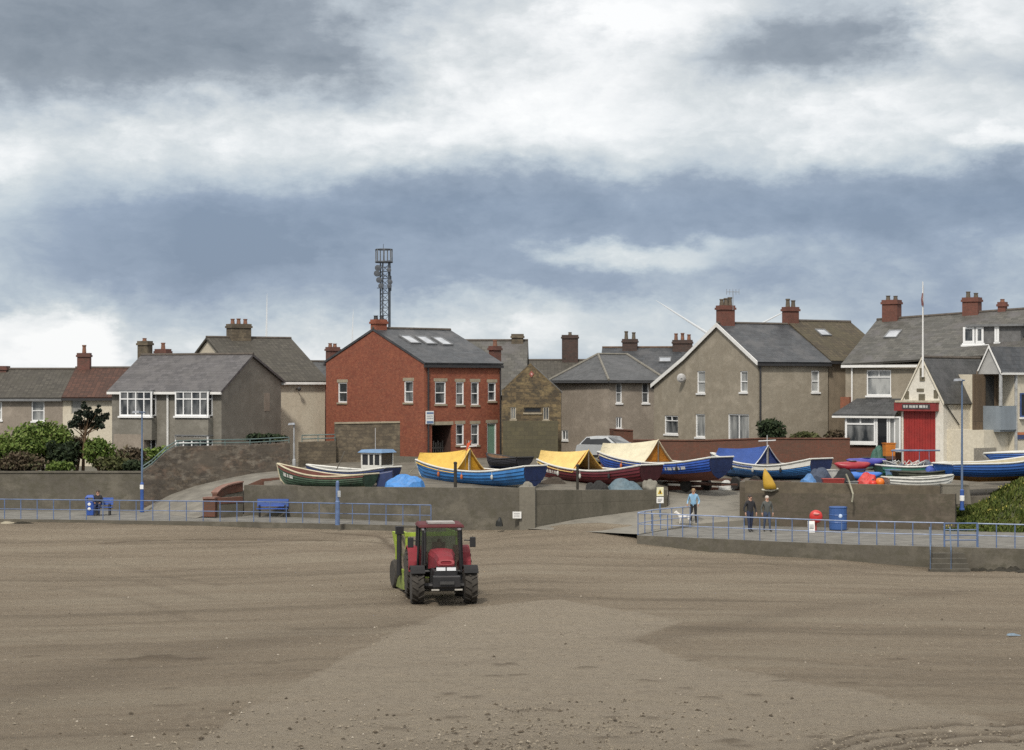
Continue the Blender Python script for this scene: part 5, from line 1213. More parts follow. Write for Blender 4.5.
cream_c = M('canvas_cream', (.60, .55, .40), .8, .10, 2, dirt=.1, wr=.5); blue_c = M('canvas_blue', (.02, .06, .24), .7, .15, 2, wr=.5); navy_c = M('canvas_blue_shaded', (.02, .04, .15), .75, .2, 2, wr=.5)  # last canvas: shaded tone for the end of the blue tent
coble('blue coble with a closed yellow canvas tent, moored nearest the red house', (533, 108.0), (419, 114.0), 2.36, 2.5, .96, blue_boat, white_b, white_b, wood_in, tent=(.54, .99, 1.15, .42, yellow_c, yellow_shaded, 0, yellow_p), mast=(.55, 2.6, .45), bottomq=.25, bowrise=.5, sternrise=.4, transom=navy)
coble('maroon coble with an open pale yellow tent above the slipway wall', (649, 108.2), (540, 114.4), 2.42, 2.5, .92, maroon, white_b, white_b, wood_in, tent=(.54, .99, 1.05, .55, yellow_p, end_shaded, 1, yellow_c), marks=(.72, white_b, 1, 5), bowrise=.5, sternrise=.45, bottomq=.3, transom=M('dark_maroon', (.05, .008, .012)))
coble('royal blue coble with a cream tent, behind the maroon coble', (719, 110.2), (601, 117.2), 2.72, 2.6, .95, royal, redox, white_b, wood_in, tent=(.50, .98, 1.25, .55, cream_c, end_shaded, 0, cream_c), marks=(.16, white_b, 1, 5), bottomq=.45, bowrise=.5, sternrise=.45, transom=navy)
coble('blue coble under a dark blue tent on a wheeled trailer', (819, 112.2), (714, 118.6), 2.62, 2.5, .85, mid_blue, M('boat_deepblue', (.02, .075, .2), .5), white_b, wood_in, band=white_b, tent=(.47, .95, 1.08, .4, blue_c, navy_c, 0, M('hem_pale', (.5, .52, .55))), mast=(.48, 2.55, .5), sternrise=.55, transom=navy)
# green boat with wheelhouse
r, H = coble('weathered green fishing boat with red brown rail at the left of the yard', (368, 108.0), (280, 110.8), 2.3, 2.1, .8, green_b, cream_b, cream_b, redox, band=redox, bowrise=.75, marks=(.76, white_b, 1, 3), bottomq=.3)
r, H = coble('dark motor boat with white rim, blue roofed wheelhouse behind the green boat', (390, 110.6), (309, 113.6), 2.52, 2.2, .75, navy, navy, white_b, M('deck_grey', (.3, .3, .28)), bowrise=.35, sternrise=.35)
wx0 = .05 * H.L; zdk = H.H(.2) * .8
wh = MB(); x0, x1, hw = .2, 1.55, .6
wh.box(x0, x1, -hw, hw, zdk - .3, zdk + .45); wheel = wh.build('wheelhouse', white_b, r, local=True, bevel=.015)
m = MB()
for x in (x0, x0 + .42, x0 + .78, x1 - .09):
    for y in (-hw, hw - .07): m.box(x, x + .09, y, y + .07, zdk + .45, zdk + 1.05)
m.box(x0, x1, -hw - .01, -hw + .06, zdk + 1.05, zdk + 1.14); m.box(x0, x1, hw - .06, hw + .01, zdk + 1.05, zdk + 1.14); m.build('window_post', white_b, wheel, local=True)
MB().box(x0 + .03, x1 - .03, -hw + .03, hw - .03, zdk + .46, zdk + 1.1).build('window', M('cabin_glass', (.02, .022, .026), .5, .2), wheel, local=True)
MB().hexa([(x0 - .15, -hw - .12, zdk + 1.14), (x1 + .15, -hw - .12, zdk + 1.14), (x1 + .15, hw + .12, zdk + 1.14), (x0 - .15, hw + .12, zdk + 1.14), (x0 - .02, -hw + .05, zdk + 1.32), (x1 - .0, -hw + .05, zdk + 1.30), (x1, hw - .05, zdk + 1.3), (x0 - .02, hw - .05, zdk + 1.32)]).build('wheelhouse_roof', M('roof_blue', (.12, .22, .37), .5, .12), wheel, local=True)
MB().tube([(1.0, 0, zdk + 1.3), (1.0, 0, zdk + 2.5)], .015, 5).build('aerial', aerial, wheel, local=True)
MB().tube([(3.9, -.2, zdk), (3.2, -.1, zdk + 1.15)], .03, 5).build('boom', timber_grey, r, local=True)
# small dark boat behind, blue tarp mound
coble('small dark open boat behind the stern of the yellow tented coble', (523, 116), (488, 119), 3.15, 1.6, .6, M('dark_hull', (.03, .03, .04)), navy, black_plastic, wood_in, bowrise=.4)
def mound(name, label, cat, px, Z, z, rx, ry, rz, mat, rot=0, jit=.12, fl=.6):
    r = thing(name, label, cat, (PX(px, Z), Z, z), rot); rings = []; n = 36
    lumps = [(random.uniform(-.6, .6) * rx, random.uniform(-.5, .5) * ry, random.uniform(.5, .95), random.uniform(.5, .85)) for _ in range(5)]
    lumps[0] = (random.uniform(-.2, .2) * rx, 0, 1.0, .7)
    ph = [random.uniform(0, 6.28) for _ in range(4)]; folds = random.randint(7, 11)
    for k in range(13):
        u = 1 - k / 12; ring = []
        for j in range(n):
            a = 2 * math.pi * j / n; w = 1 + jit * (math.sin(2 * a + ph[0]) * .6 + math.sin(3 * a + ph[1]) * .5) + .05 * math.sin(folds * a + ph[2]) * u
            x, y = rx * u * w * math.cos(a), ry * u * w * math.sin(a)
            hh = max(hz_ * math.exp(-(((x - lx) / (rx * sp)) ** 2 + ((y - ly) / (ry * sp)) ** 2) ** 1.4) for lx, ly, hz_, sp in lumps)
            base = max(0, 1 - u ** 5) * .45
            zz = rz * max(hh, base * .8 + .2 * hh) * (1 if u < .999 else 0) + (0 if u > .99 else random.uniform(-.02, .02))
            ring.append((x, y, max(0, zz)))
        rings.append(ring)
    MB().ring_loft(rings).build('sheet', mat, r, smooth=jit < .1, local=True); return r
tarp_blue = M('tarp_blue', (.05, .20, .50), .55, .2, 6, bump=.4)
mound('tarpaulin', 'bright blue tarpaulin heap between the wheelhouse boat and the yellow tent', 'tarpaulin', 404, 107.0, 2.5, 1.1, .7, .78, tarp_blue, fl=.4)
m = MB(); c = P(385, 478, 109); r = thing('dark_crate', 'dark blue covered crate beside the blue tarpaulin heap', 'crate', (c.x, 109, 2.5)); MB().hexa([(-.45, -.4, 0), (.45, -.4, 0), (.45, .4, 0), (-.45, .4, 0), (-.4, -.35, .75), (.42, -.35, .9), (.42, .35, .9), (-.4, .35, .75)]).build('cover', navy, r, local=True, bevel=.05)
teal_t = M('tarp_teal', (.09, .14, .17), .6, .25, 5, dirt=.2, bump=.4)
mound('tarpaulin', 'teal grey tarpaulin mound in front of the maroon coble', 'tarpaulin', 624, 106.9, 2.35, 1.0, .6, .72, teal_t, fl=.45)
mound('net_pile', 'black heap of netting left of the teal tarpaulin', 'nets', 597, 106.2, 2.3, .62, .5, .68, M('net_black', (.025, .025, .024), .95, .4, 12, bump=1))
mound('boulder', 'rounded pale boulder below the stern of the maroon coble', 'boulder', 650, 107.6, 2.4, .42, .4, .58, M('boulder_grey', (.2, .19, .16), .9, .2, 4, dirt=.2), jit=.08)
mound('boulder', 'grey boulder on the corner pier of the yard wall', 'boulder', 527, 102.2, 2.5, .5, .4, .62, M('boulder_grey', (.2, .19, .16)), jit=.15)
q = P(456, 463, 107.6); r = thing('mooring_post', 'dark wooden mooring post in front of the yellow tented coble', 'post', (q.x, 106.4, 2.2)); MB().tube([(0, 0, 0), (0, 0, q.z - 2.2)], .085, 8).build('shaft', M('dark_wood', (.03, .026, .02)), r, local=True); MB().lathe([(.085, 0), (.11, .02), (.09, .1), (.02, .12)], (0, 0, q.z - 2.2), n=8).build('cap', M('dark_wood', (.03, .026, .02)), r, local=True)
q = P(577, 466, 106.5); r = thing('mooring_post', 'dark wooden mooring post in front of the maroon coble', 'post', (PX(577.5, 106), 106.0, 2.1)); MB().tube([(0, 0, 0), (0, 0, q.z - 2.1)], .07, 8).build('shaft', M('dark_wood', (.03, .026, .02)), r, local=True); MB().lathe([(.07, 0), (.1, .02), (.08, .1), (.02, .12)], (0, 0, q.z - 2.1), n=8).build('cap', M('dark_wood', (.03, .026, .02)), r, local=True)
# trailers
def wheel_at(parent, c, rad, w, axis='y', rim=None):
    t = MB().lathe([(rad * .55, -w / 2), (rad * .92, -w / 2), (rad, -w * .3), (rad, w * .3), (rad * .92, w / 2), (rad * .55, w / 2)], c, axis, 20).build('tyre', rubber, parent, local=True)
    MB().lathe([(.04, -w * .4), (rad * .56, -w * .4), (rad * .56, w * .4), (.04, w * .4)], c, axis, 14).build('rim', rim or galv, t, local=True)
def trailer(px, Z, z, label, ang, L=5):
    r = thing('boat_trailer', label, 'trailer', (PX(px, Z), Z, z), ang, 'boat trailers'); m = MB()
    for y in (-.55, .55): m.box(-L / 2, L / 2, y - .05, y + .05, .42, .52)
    for x in (-L / 2 + .1, 0, L / 2 - .1): m.box(x - .05, x + .05, -.5, .5, .43, .51)
    m.build('chassis', M('trailer_rust', (.10, .05, .035), .7, .3), r, local=True)
    for y in (-.85, .85): wheel_at(r, (0.3, y, .36), .36, .24)
    MB().box(.24, .36, -.8, .8, .33, .41).build('axle', black_plastic, r, local=True)
    MB().tube([(L / 2, 0, .47), (L / 2 + 1.2, 0, .42)], .05, 6).build('drawbar', M('trailer_rust', (.1, .05, .035)), r, local=True)
trailer(750, 113.4, 2.15, 'rusty trailer with black wheels under the blue tented coble', R(133)); trailer(700, 112.6, 2.05, 'low dark trailer under the royal blue coble', R(132), 4.6)
mound('tarpaulin', 'small pale grey sheet on the ground between the two right hand cobles', 'tarpaulin', 727, 113.6, 2.1, .6, .4, .55, M('sheet_pale', (.42, .42, .4), .7, .2, 6), jit=.2)
# clutter right
r = thing('upturned_canoe', 'yellow canoe tip sticking up above the parapet', 'canoe', (PX(768, 101.9), 101.9, 3.05))
rings = []
for f, w, x in ((0, .34, .12), (.25, .31, .06), (.5, .25, -.02), (.75, .15, -.1), (.93, .06, -.15), (1, .02, -.16)): rings.append([(x + w * math.cos(a), .16 * w / .3 * math.sin(a), 1.05 * f - .3) for a in [2 * math.pi * j / 14 for j in range(14)]])
MB().ring_loft(rings).build('hull', M('canoe_yellow', (.46, .28, .03), .45, .12), r, smooth=True, local=True)
tag(MB().tube([(-.32, 0, -.33), (0.15, -.05, -.38), (.52, .0, -.28)], .05, 6).build('rim', M('canoe_rim', (.5, .48, .4)), r, local=True))
def small_boat(name, label, px0, px1, Z, z, hgt, beam, mat, cat='dinghy', group=None, stripe=None):
    r, H = coble(label, (px0, Z - .3), (px1, Z + .3), z, beam, hgt, mat, mat, stripe or mat, M('dinghy_in', (.12, .12, .12)), name=name, group=group, cat=cat, bowrise=.25, sternrise=.1, nq=5); return r, H
def kayak(label, px0, px1, Z, z, mat, up=.3, w=.36, name='kayak'):
    a = V(PX(px0, Z), Z, z); b = V(PX(px1, Z), Z + .4, z); d = b - a; L = d.length; r = thing(name, label, 'kayak', a, math.atan2(d.y, d.x), 'kayaks on the sea wall'); rings = []
    for i in range(13):
        f = i / 12; ww = max(.02, w * math.sin(math.pi * min(1, max(0, f))) ** .6); zc = .22 + .16 * abs(2 * f - 1) ** 3; hh = max(.02, up * math.sin(math.pi * f) ** .5)
        rings.append([(L * f, ww * math.cos(t), zc + hh * .5 * math.sin(t)) for t in [2 * math.pi * j / 12 for j in range(12)]])
    MB().ring_loft(rings).build('hull', mat, r, smooth=True, local=True)
    MB().lathe([(.2, 0), (.24, .03), (.2, .06)], (L * .5, 0, .22 + up * .45), n=14).build('cockpit', black_plastic, r, local=True); return r
kayak('bright blue kayak lying on the sea wall left of the orange floats', 838, 884, 103.4, 3.1, M('kayak_blue', (.04, .15, .50), .4, .1), .5, .4)
kayak('crimson kayak stacked behind the blue kayak', 834, 872, 105.0, 3.55, M('kayak_red', (.30, .02, .03), .4, .15), .55, .45)
kayak('violet blue kayak behind the crimson kayak', 846, 888, 106.0, 3.72, M('kayak_violet', (.05, .05, .28), .4, .15), .5, .4)
def float_(label, px, y, Z, rad, mat, squash=1):
    q = P(px, y, Z); r = thing('fishing_float', label, 'float', (q.x, Z, q.z - rad), 0, 'fishing floats on the wall')
    MB().ball((0, 0, rad), (rad, rad, rad * squash), 16, 10).build('float_body', mat, r, smooth=True, local=True); MB().lathe([(.06, 0), (.08, .04), (.03, .12)], (0, 0, rad * (1 + squash) - .06), n=8).build('eye', black_plastic, r, local=True)
red_f = M('float_red', (.55, .03, .02), .4, .12); or_f = M('float_orange', (.70, .17, .02), .4, .12)
mound('rubber_dinghy', 'crumpled red inflatable dinghy beside the blue kayak', 'dinghy', 867, 102.5, 2.95, .55, .4, .62, M('dinghy_red', (.48, .035, .03), .55, .2, 4, dirt=.2), jit=.18)
float_('bright orange fishing float left of the white dinghy', 880, 482.5, 102.1, .24, or_f); float_('smaller red fishing float below the crumpled red dinghy', 873, 484, 102.0, .2, red_f)
def fish_box(label, px, y, Z, w, h, d, mat, rot=0):
    q = P(px, y, Z); r = thing('fish_box', label, 'box', (q.x, Z, q.z), rot, 'fish boxes and tubs in the yard'); w *= .5; d *= .5
    MB().hexa([(-w * .92, -d * .92, 0), (w * .92, -d * .92, 0), (w * .92, d * .92, 0), (-w * .92, d * .92, 0), (-w, -d, h), (w, -d, h), (w, d, h), (-w, d, h)]).build('tub', mat, r, local=True)
    m = MB()
    for a0, a1, b0, b1 in ((-w - .03, w + .03, -d - .03, -d + .02), (-w - .03, w + .03, d - .02, d + .03), (-w - .03, -w + .02, -d + .02, d - .02), (w - .02, w + .03, -d + .02, d - .02)): m.box(a0, a1, b0, b1, h + .002, h + .05)
    m.build('rim', mat, r, local=True)
fish_box('tall orange fish box standing by the glazed porch', 889, 456, 116.6, .62, .72, .5, M('float_deep_orange', (.50, .17, .025), .6, .2, 4, dirt=.3), R(12))
fish_box('navy blue fish box behind the red inflatable dinghy', 858, 478, 104.4, .7, .42, .5, navy, R(-20))
fish_box('small grey fish box next to the black rubbery heap', 852, 489, 102.4, .5, .36, .4, M('box_grey', (.22, .23, .23), .6, .2, 4, dirt=.3), R(8))
fish_box('white fish box on the ground right of the blue tarpaulins', 830, 478, 105.2, .75, .4, .5, M('box_white', (.5, .5, .47), .6, .2, 4, dirt=.3), R(15))
fish_box('pale blue tub near the green boat full of gear', 893, 478, 104.6, .6, .4, .5, M('box_paleblue', (.16, .27, .42), .6, .2, 4, dirt=.3), R(30))
mound('net_pile', 'dark green net heap beside the bow of the white dinghy', 'nets', 890, 103.6, 2.9, .6, .4, .5, M('net_green', (.03, .06, .045), .95, .5, 12, bump=1), jit=.2)
mound('net_pile', 'brown net heap between the yellow tented coble and the maroon coble', 'nets', 552, 110.2, 2.45, .9, .5, .55, M('net_brown', (.05, .04, .03), .95, .5, 12, bump=1), jit=.2)
mound('net_pile', 'blue grey net heap by the stern of the small dark boat', 'nets', 512, 113, 2.8, .9, .5, .6, M('net_bluegrey', (.06, .07, .085), .95, .5, 12, bump=1), jit=.2)
mound('wheelie_cover', 'dark green sheeted object in front of the glazed porch', 'sheet', 877, 117.6, 3.2, .62, .5, 1.3, M('sheet_green', (.03, .10, .075), .6, .2))
mound('tyre_heap', 'black rubbery heap under the kayaks', 'tyres', 843, 102.9, 2.8, .75, .5, .95, M('heap_black', (.02, .022, .024), .9, .3, 6), jit=.2)
mound('tarpaulin', 'small bright blue sheet left of the black heap', 'tarpaulin', 808, 103.4, 2.85, .45, .4, .62, M('tarp_mid', (.08, .2, .42), .6, .2)); mound('tarpaulin', 'dark slate blue tarpaulin below the stern of the blue tented coble', 'tarpaulin', 820, 104.4, 2.75, .8, .5, 1.0, M('tarp_slate', (.04, .055, .09), .7, .25), jit=.2)
r = thing('fish_box', 'dull red fish box behind the parapet', 'box', (PX(833, 101.9), 101.9, 2.9)); MB().hexa([(-.5, -.25, 0), (.5, -.25, 0), (.5, .25, 0), (-.5, .25, 0), (-.55, -.3, .35), (.55, -.3, .35), (.55, .3, .35), (-.55, .3, .35)]).build('tub', M('fish_red', (.25, .035, .03), .6, .2), r, local=True, bevel=.02); MB().box(-.57, .57, -.32, .32, .352, .39).build('rim', M('fish_red2', (.3, .05, .04)), r, local=True)
q0 = P(846, 474, 100.4); tag(MB().tube([q0, q0 + V(.15, -.02, -.35), P(851.5, 489, 100.2), P(853, 494, 100.1), P(852, 502, 100.1)], .045, 6).build('rope', M('rope_pale', (.30, .29, .22), .9), None, q0), 'pale rope hanging down the dark sea wall', 'rope')
# green boat with gear, white boat
r, H = small_boat('fishing_boat', 'small green boat full of gear in front of the red boathouse door', 881, 945, 106.0, 2.9, .85, 2.0, M('boat_seagreen', (.025, .13, .10), .5, .2, 3, dirt=.2), 'boat', 'fishing boats in the yard', white_b)
m = MB()
for k in range(26):
    x, y, zz = random.uniform(.4, H.L - .8), random.uniform(-.5, .5), random.uniform(.55, 1.0); m.ball((x, y, zz), random.uniform(.1, .24), 7, 5, .2)
m.build('gear_pile', M('gear_mix', (.10, .11, .13), .7, .8, 9), r, local=True)
m = MB()
for k in range(14):
    x, y = random.uniform(.4, H.L - .9), random.uniform(-.5, .5); m.tube([(x, y, .8), (x + random.uniform(-.3, .3), y, 1.15), (x + random.uniform(-.6, .6), y, .95)], .03, 5)
m.build('rope_tangle', M('rope_white', (.5, .5, .48)), r, local=True)
m = MB()
for x in (.9, 2.4): m.tube([(x, -.7, .8), (x, -.7, 1.7), (x, .7, 1.7), (x, .7, .8)], .025, 5)
m.tube([(.3, -.7, 1.7), (3.0, -.7, 1.7)], .045, 5); m.tube([(.9, .7, 1.7), (2.6, .7, 1.68)], .025, 5); m.build('rail_frame', M('frame_steelblue', (.12, .17, .26)), r, local=True)
small_boat('dinghy', 'white dinghy upright on the parapet beside the orange floats', 889, 951, 102.6, 2.65, .62, 1.5, white_b, 'dinghy', None, M('rubbing', (.5, .5, .46)))
small_boat('dinghy', 'weedy dark dinghy hull behind the white dinghy', 898, 952, 104.2, 2.9, .62, 1.4, M('dinghy_dark', (.05, .055, .04), .8, .3), 'dinghy', None)
mound('tarpaulin', 'royal blue bundle at the stern of the green gear boat', 'tarpaulin', 932, 105.0, 3.2, .52, .4, .62, M('bundle_blue', (.035, .07, .30), .6, .2), jit=.18)
# blue boats at right edge
coble('long blue boat with pale deck beside the grass bank', (946, 104.0), (1052, 106.6), 3.05, 2.2, .92, royal if False else M('boat_azure', (.025, .10, .34), .4, .15, 3, dirt=.1), M('boat_ochre', (.35, .17, .05), .6), white_b, cream_b, bowrise=.55, sternrise=.0, bottomq=.3, tr=.8)
coble('blue boat with high white bow at the right edge behind the long blue boat', (1075, 107.6), (986, 108.8), 3.7, 2.0, .75, M('boat_azure', (.025, .1, .34)), white_b, white_b, M('inner_teal', (.06, .16, .28)), bowrise=-.15, sternrise=.9)
r = thing('plinth', 'pale concrete block under the stern of the long blue boat', 'block', (PX(955, 101.6), 101.6, 2.0)); MB().hexa([(-.75, -.4, 0), (.75, -.4, 0), (.75, .4, 0), (-.75, .4, 0), (-.7, -.35, .95), (.65, -.35, .95), (.65, .35, .95), (-.7, .35, .95)]).build('block', concrete_pale, r, local=True, bevel=.03); MB().box(-.72, .67, -.37, .37, .952, 1.02).build('capping', concrete_pale, r, local=True)
# flag by yellow tent
q = P(464, 452, 109); r = thing('marker_flag', 'small orange flag on a cane above the yellow tent', 'flag', (q.x, 110.4, 3.0)); MB().tube([(0, 0, 0), (.12, 0, PZ(440, 110) - 3)], .012, 5).build('cane', timber_grey, r, local=True)
z = PZ(446, 110) - 3; MB().hexa([(.05, 0, z - .25), (.12, .0, z - .3), (.12, .02, z - .3), (.05, .02, z - .25), (.12, 0, z + .1), (.4, 0, z + .32), (.4, .02, z + .32), (.12, .02, z + .1)]).build('flag', M('flag_orange', (.6, .10, .04)), r, local=True)

# ================================================================ CAR
def car():
    r = thing('parked_car', 'silver hatchback car parked behind the yellow and cream tents', 'car', (PX(611, 120.5), 120.5, yz(PX(608, 120.5), 120.5) + .22), R(-38)); sil = M('car_silver', (.46, .48, .49), .3, .06, 2, metal=.3, coat=.5)
    prof = [(-2.0, .35), (-2.05, .62), (-1.95, .92), (-1.75, .98), (-1.35, 1.42), (-.6, 1.5), (.15, 1.47), (.95, 1.0), (1.75, .86), (2.0, .68), (2.05, .35)]
    rings = []
    for y, s in ((-.86, .0), (-.84, 1), (.84, 1), (.86, 0)):
        rings.append([(x * (1 if s else .98), y * (.80 if z > 1.1 else 1), z) for x, z in prof])
    body = MB().ring_loft(rings).build('body', sil, r, local=True, bevel=.04)
    for sd in (-1, 1):
        m = MB(); y = sd * .70
        m.poly([(-1.62, sd * .885, 1.0), (.8, sd * .885, 1.0), (.1, sd * .715, 1.4), (-1.28, sd * .715, 1.38)]); m.build('side_window', glass_dark, r, local=True)
        for x in (-1.28, 1.28): wheel_at(r, (x, sd * .78, .31), .31, .2)
        MB().box(.62, .8, sd * .86, sd * 1.0, .98, 1.1).build('mirror', sil, r, local=True)
        MB().box(2.0, 2.07, sd * .5, sd * .78, .62, .76).build('headlight', M('lamp_clear', (.7, .72, .75), .2), r, local=True)
    MB().poly([(.96, -.72, 1.02), (.96, .72, 1.02), (.2, .62, 1.455), (.2, -.62, 1.455)]); m = MB(); m.poly([(1.0, -.74, 1.03), (1.0, .74, 1.03), (.22, .62, 1.475), (.22, -.62, 1.475)]); m.build('windscreen', glass, r, local=True)
    m = MB(); m.poly([(-1.78, -.72, 1.02), (-1.78, .72, 1.02), (-1.38, .62, 1.42), (-1.38, -.62, 1.42)]); m.build('rear_window', glass_dark, r, local=True)
    MB().box(-1.9, 1.95, -.8, .8, .2, .36).build('underside', black_plastic, r, local=True)
car()

# ================================================================ PEOPLE
skinm = M('skin', (.42, .24, .17), .6, .08, 6)
def person(label, loc, rz, mats, pose, hair, scale=1.0, group=None, held=None):
    """one skinned body; pose gives the joints in metres"""
    r = thing('person', label, 'person', loc, rz, group)
    J = dict(pose); names = list(J.keys()); vs = []; rad = []; idx = {}
    def add(n, p, ra): idx[n] = len(vs); vs.append(Vector(p)); rad.append(ra)
    for n in names: add(n, J[n][0], J[n][1])
    E = [('pelvis', 'waist'), ('waist', 'chest'), ('chest', 'neck'), ('neck', 'skull'), ('skull', 'crown')]
    for s in 'lr': E += [('pelvis', 'hip' + s), ('hip' + s, 'knee' + s), ('knee' + s, 'ankle' + s), ('ankle' + s, 'toe' + s), ('chest', 'shoulder' + s), ('shoulder' + s, 'elbow' + s), ('elbow' + s, 'wrist' + s), ('wrist' + s, 'palm' + s)]
    add('nose', J['skull'][0] + V(0, -.115, -.01), .012); E.append(('skull', 'nose'))
    for s in 'lr':
        w, p = J['wrist' + s][0], J['palm' + s][0]; d = (p - w).normalized(); side = V(0, 1, 0).cross(d).normalized() if abs(d.y) < .9 else V(1, 0, 0)
        fwd = V(0, -1, 0)
        for k, ln in enumerate((.065, .08, .085, .075)):
            b0 = p + fwd * (.03 - .02 * k); b1 = b0 + d * ln * .55; b2 = b1 + d * ln * .4 + side * (-.018 if s == 'l' else .018)
            add(f'f{s}{k}a', b1, .009); add(f'f{s}{k}b', b2, .008); E += [('palm' + s, f'f{s}{k}a'), (f'f{s}{k}a', f'f{s}{k}b')]
        b1 = w.lerp(p, .4) + fwd * .05; add('t' + s, b1, .011); add('t2' + s, b1 + d * .04, .009); E += [('wrist' + s, 't' + s), ('t' + s, 't2' + s)]
    me = bpy.data.meshes.new('body'); me.from_pydata([v * scale for v in vs], [(idx[a], idx[b]) for a, b in E], [])
    o = bpy.data.objects.new('body', me); COL.objects.link(o)
    sk = o.modifiers.new('skin', 'SKIN'); sk.use_smooth_shade = True
    for i, d in enumerate(me.skin_vertices[0].data): d.radius = (rad[i] * scale,) * 2 if True else 0; d.use_root = (i == idx['pelvis'])
    sub = o.modifiers.new('sub', 'SUBSURF'); sub.levels = 1; sub.render_levels = 1
    dg = bpy.context.evaluated_depsgraph_get(); ev = o.evaluated_get(dg); me2 = bpy.data.meshes.new_from_object(ev)
    o.modifiers.clear(); o.data = me2; me2.materials.clear()
    for m in mats: me2.materials.append(m)              # 0 skin, 1 top, 2 legs, 3 shoes
    seg = []
    for a, b in E:
        A, B = vs[idx[a]] * scale, vs[idx[b]] * scale
        if a[:4] == 'knee' or a[:3] == 'hip' or b[:3] == 'hip': k = 2
        elif a[:5] == 'ankle': k = 3
        elif a in ('neck', 'skull') or a[:4] in ('palm', 'wris') or a[0] in 'ft' and a[:3] != 'too': k = 0
        else: k = 1
        seg.append((A, B, k))
    for p in me2.polygons:
        c = p.center; best = (9, 0)
        for A, B, k in seg:
            ab = B - A; t = max(0, min(1, (c - A).dot(ab) / max(1e-9, ab.length_squared))); d = (c - A - ab * t).length
            if d < best[0]: best = (d, k)
        p.material_index = best[1]; p.use_smooth = True
    o.parent = r
    hd = J['skull'][0] * scale
    m = MB(); m.ball(hd + V(0, .025, .045), (.098 * scale, .108 * scale, .10 * scale), 14, 9); m.build('hair', hair, r, smooth=True, local=True)
    for sx in (-1, 1): MB().ball(hd + V(sx * .033, -.098, .018), .012, 8, 5).build('eye', black_plastic, r, local=True); MB().ball(hd + V(sx * .09, .0, -.0), (.015, .025, .035), 8, 5).build('ear', skinm, r, local=True)
    MB().ball(hd + V(0, -.098, -.05), (.026, .012, .008), 8, 5).build('mouth', M('lips', (.3, .1, .09)), r, local=True)
    return r
def standing(step=.06, arm=.1, lean=0, handsfwd=0, hw=.095):
    P_ = {}
    P_['pelvis'] = (V(0, 0, .95), .14); P_['waist'] = (V(0, lean * .3, 1.1), .135); P_['chest'] = (V(0, lean * .6, 1.34), .155); P_['neck'] = (V(0, lean * .8 - .01, 1.50), .06); P_['skull'] = (V(0, lean - .02, 1.63), .10); P_['crown'] = (V(0, lean - .01, 1.71), .075)
    for s, x in (('l', -1), ('r', 1)):
        st = step * x
        P_['hip' + s] = (V(x * hw, 0, .88), .105); P_['knee' + s] = (V(x * (hw + .01), -.02 + st * .5, .49), .068); P_['ankle' + s] = (V(x * (hw + .02), st, .085), .045); P_['toe' + s] = (V(x * (hw + .05), st - .17, .035), .036)
        P_['shoulder' + s] = (V(x * .185, lean * .7, 1.42), .07); P_['elbow' + s] = (V(x * (.24 + arm * .4), lean * .5 + .03, 1.12), .052); P_['wrist' + s] = (V(x * (.24 + arm * .3), -.08 - handsfwd, .90 + handsfwd * .6), .036); P_['palm' + s] = (V(x * (.235 + arm * .3), -.10 - handsfwd * 1.2, .82 + handsfwd * .6), .038)
    return P_
def sitting(h=.47):
    P_ = standing(); dz = h + .10 - .95
    for k in list(P_):
        v, ra = P_[k]
        if k[:4] in ('knee', 'ankl') or k[:3] in ('toe', 'hip'): continue
        P_[k] = (v + V(0, 0, dz), ra)
    for s, x in (('l', -1), ('r', 1)):
        P_['hip' + s] = (V(x * .1, -.03, h + .08), .1); P_['knee' + s] = (V(x * .12, -.46, h + .06), .07); P_['ankle' + s] = (V(x * .12, -.44, .085), .045); P_['toe' + s] = (V(x * .13, -.62, .04), .036)
        P_['elbow' + s] = (V(x * .25, -.02, h + .28), .052); P_['wrist' + s] = (V(x * .14, -.28, h + .20), .036); P_['palm' + s] = (V(x * .11, -.36, h + .2), .038)
    return P_
dark_cl = M('cloth_black', (.02, .02, .024), .85, .2, 6); navy_cl = M('cloth_navy', (.02, .03, .07), .85, .2, 6); grey_cl = M('cloth_grey', (.075, .08, .075), .85, .2, 6); jeans = M('cloth_jeans', (.05, .07, .12), .85, .2, 6); sky_cl = M('cloth_skyblue', (.20, .36, .52), .8, .12, 6)
shoe = M('shoe_dark', (.02, .018, .016), .6); hair_d = M('hair_dark', (.03, .022, .016), .6); hair_g = M('hair_grey', (.35, .32, .28), .6); hair_b = M('hair_sandy', (.30, .20, .10), .6)
def pat(px, yfoot, Z): q = P(px, yfoot, Z); return V(q.x, Z, q.z)
person('person in a pale blue jacket and dark trousers walking a white dog on the slipway', V(PX(693.5, 101.8), 101.8, 1.02), R(-15), [skinm, sky_cl, dark_cl, shoe], standing(.08, .14, 0, .12), hair_b)
person('person in black jacket and navy trousers walking on the right promenade', V(PX(750, 98), 98, .855), R(25), [skinm, dark_cl, navy_cl, shoe], standing(.1, .2), hair_d, 1.03, 'walkers on the promenade')
person('person in dark grey jacket and jeans with pale cap, beside the walker in black', V(PX(767, 98.2), 98.2, .855), R(10), [skinm, grey_cl, jeans, shoe], standing(-.13, .12), M('cap_pale', (.5, .45, .4)), 1.0, 'walkers on the promenade')
person('person in dark clothes sitting on the left blue bench', V(PX(98.5, 110.6), 110.45, .855), R(5), [skinm, dark_cl, navy_cl, shoe], sitting(.49), hair_d)
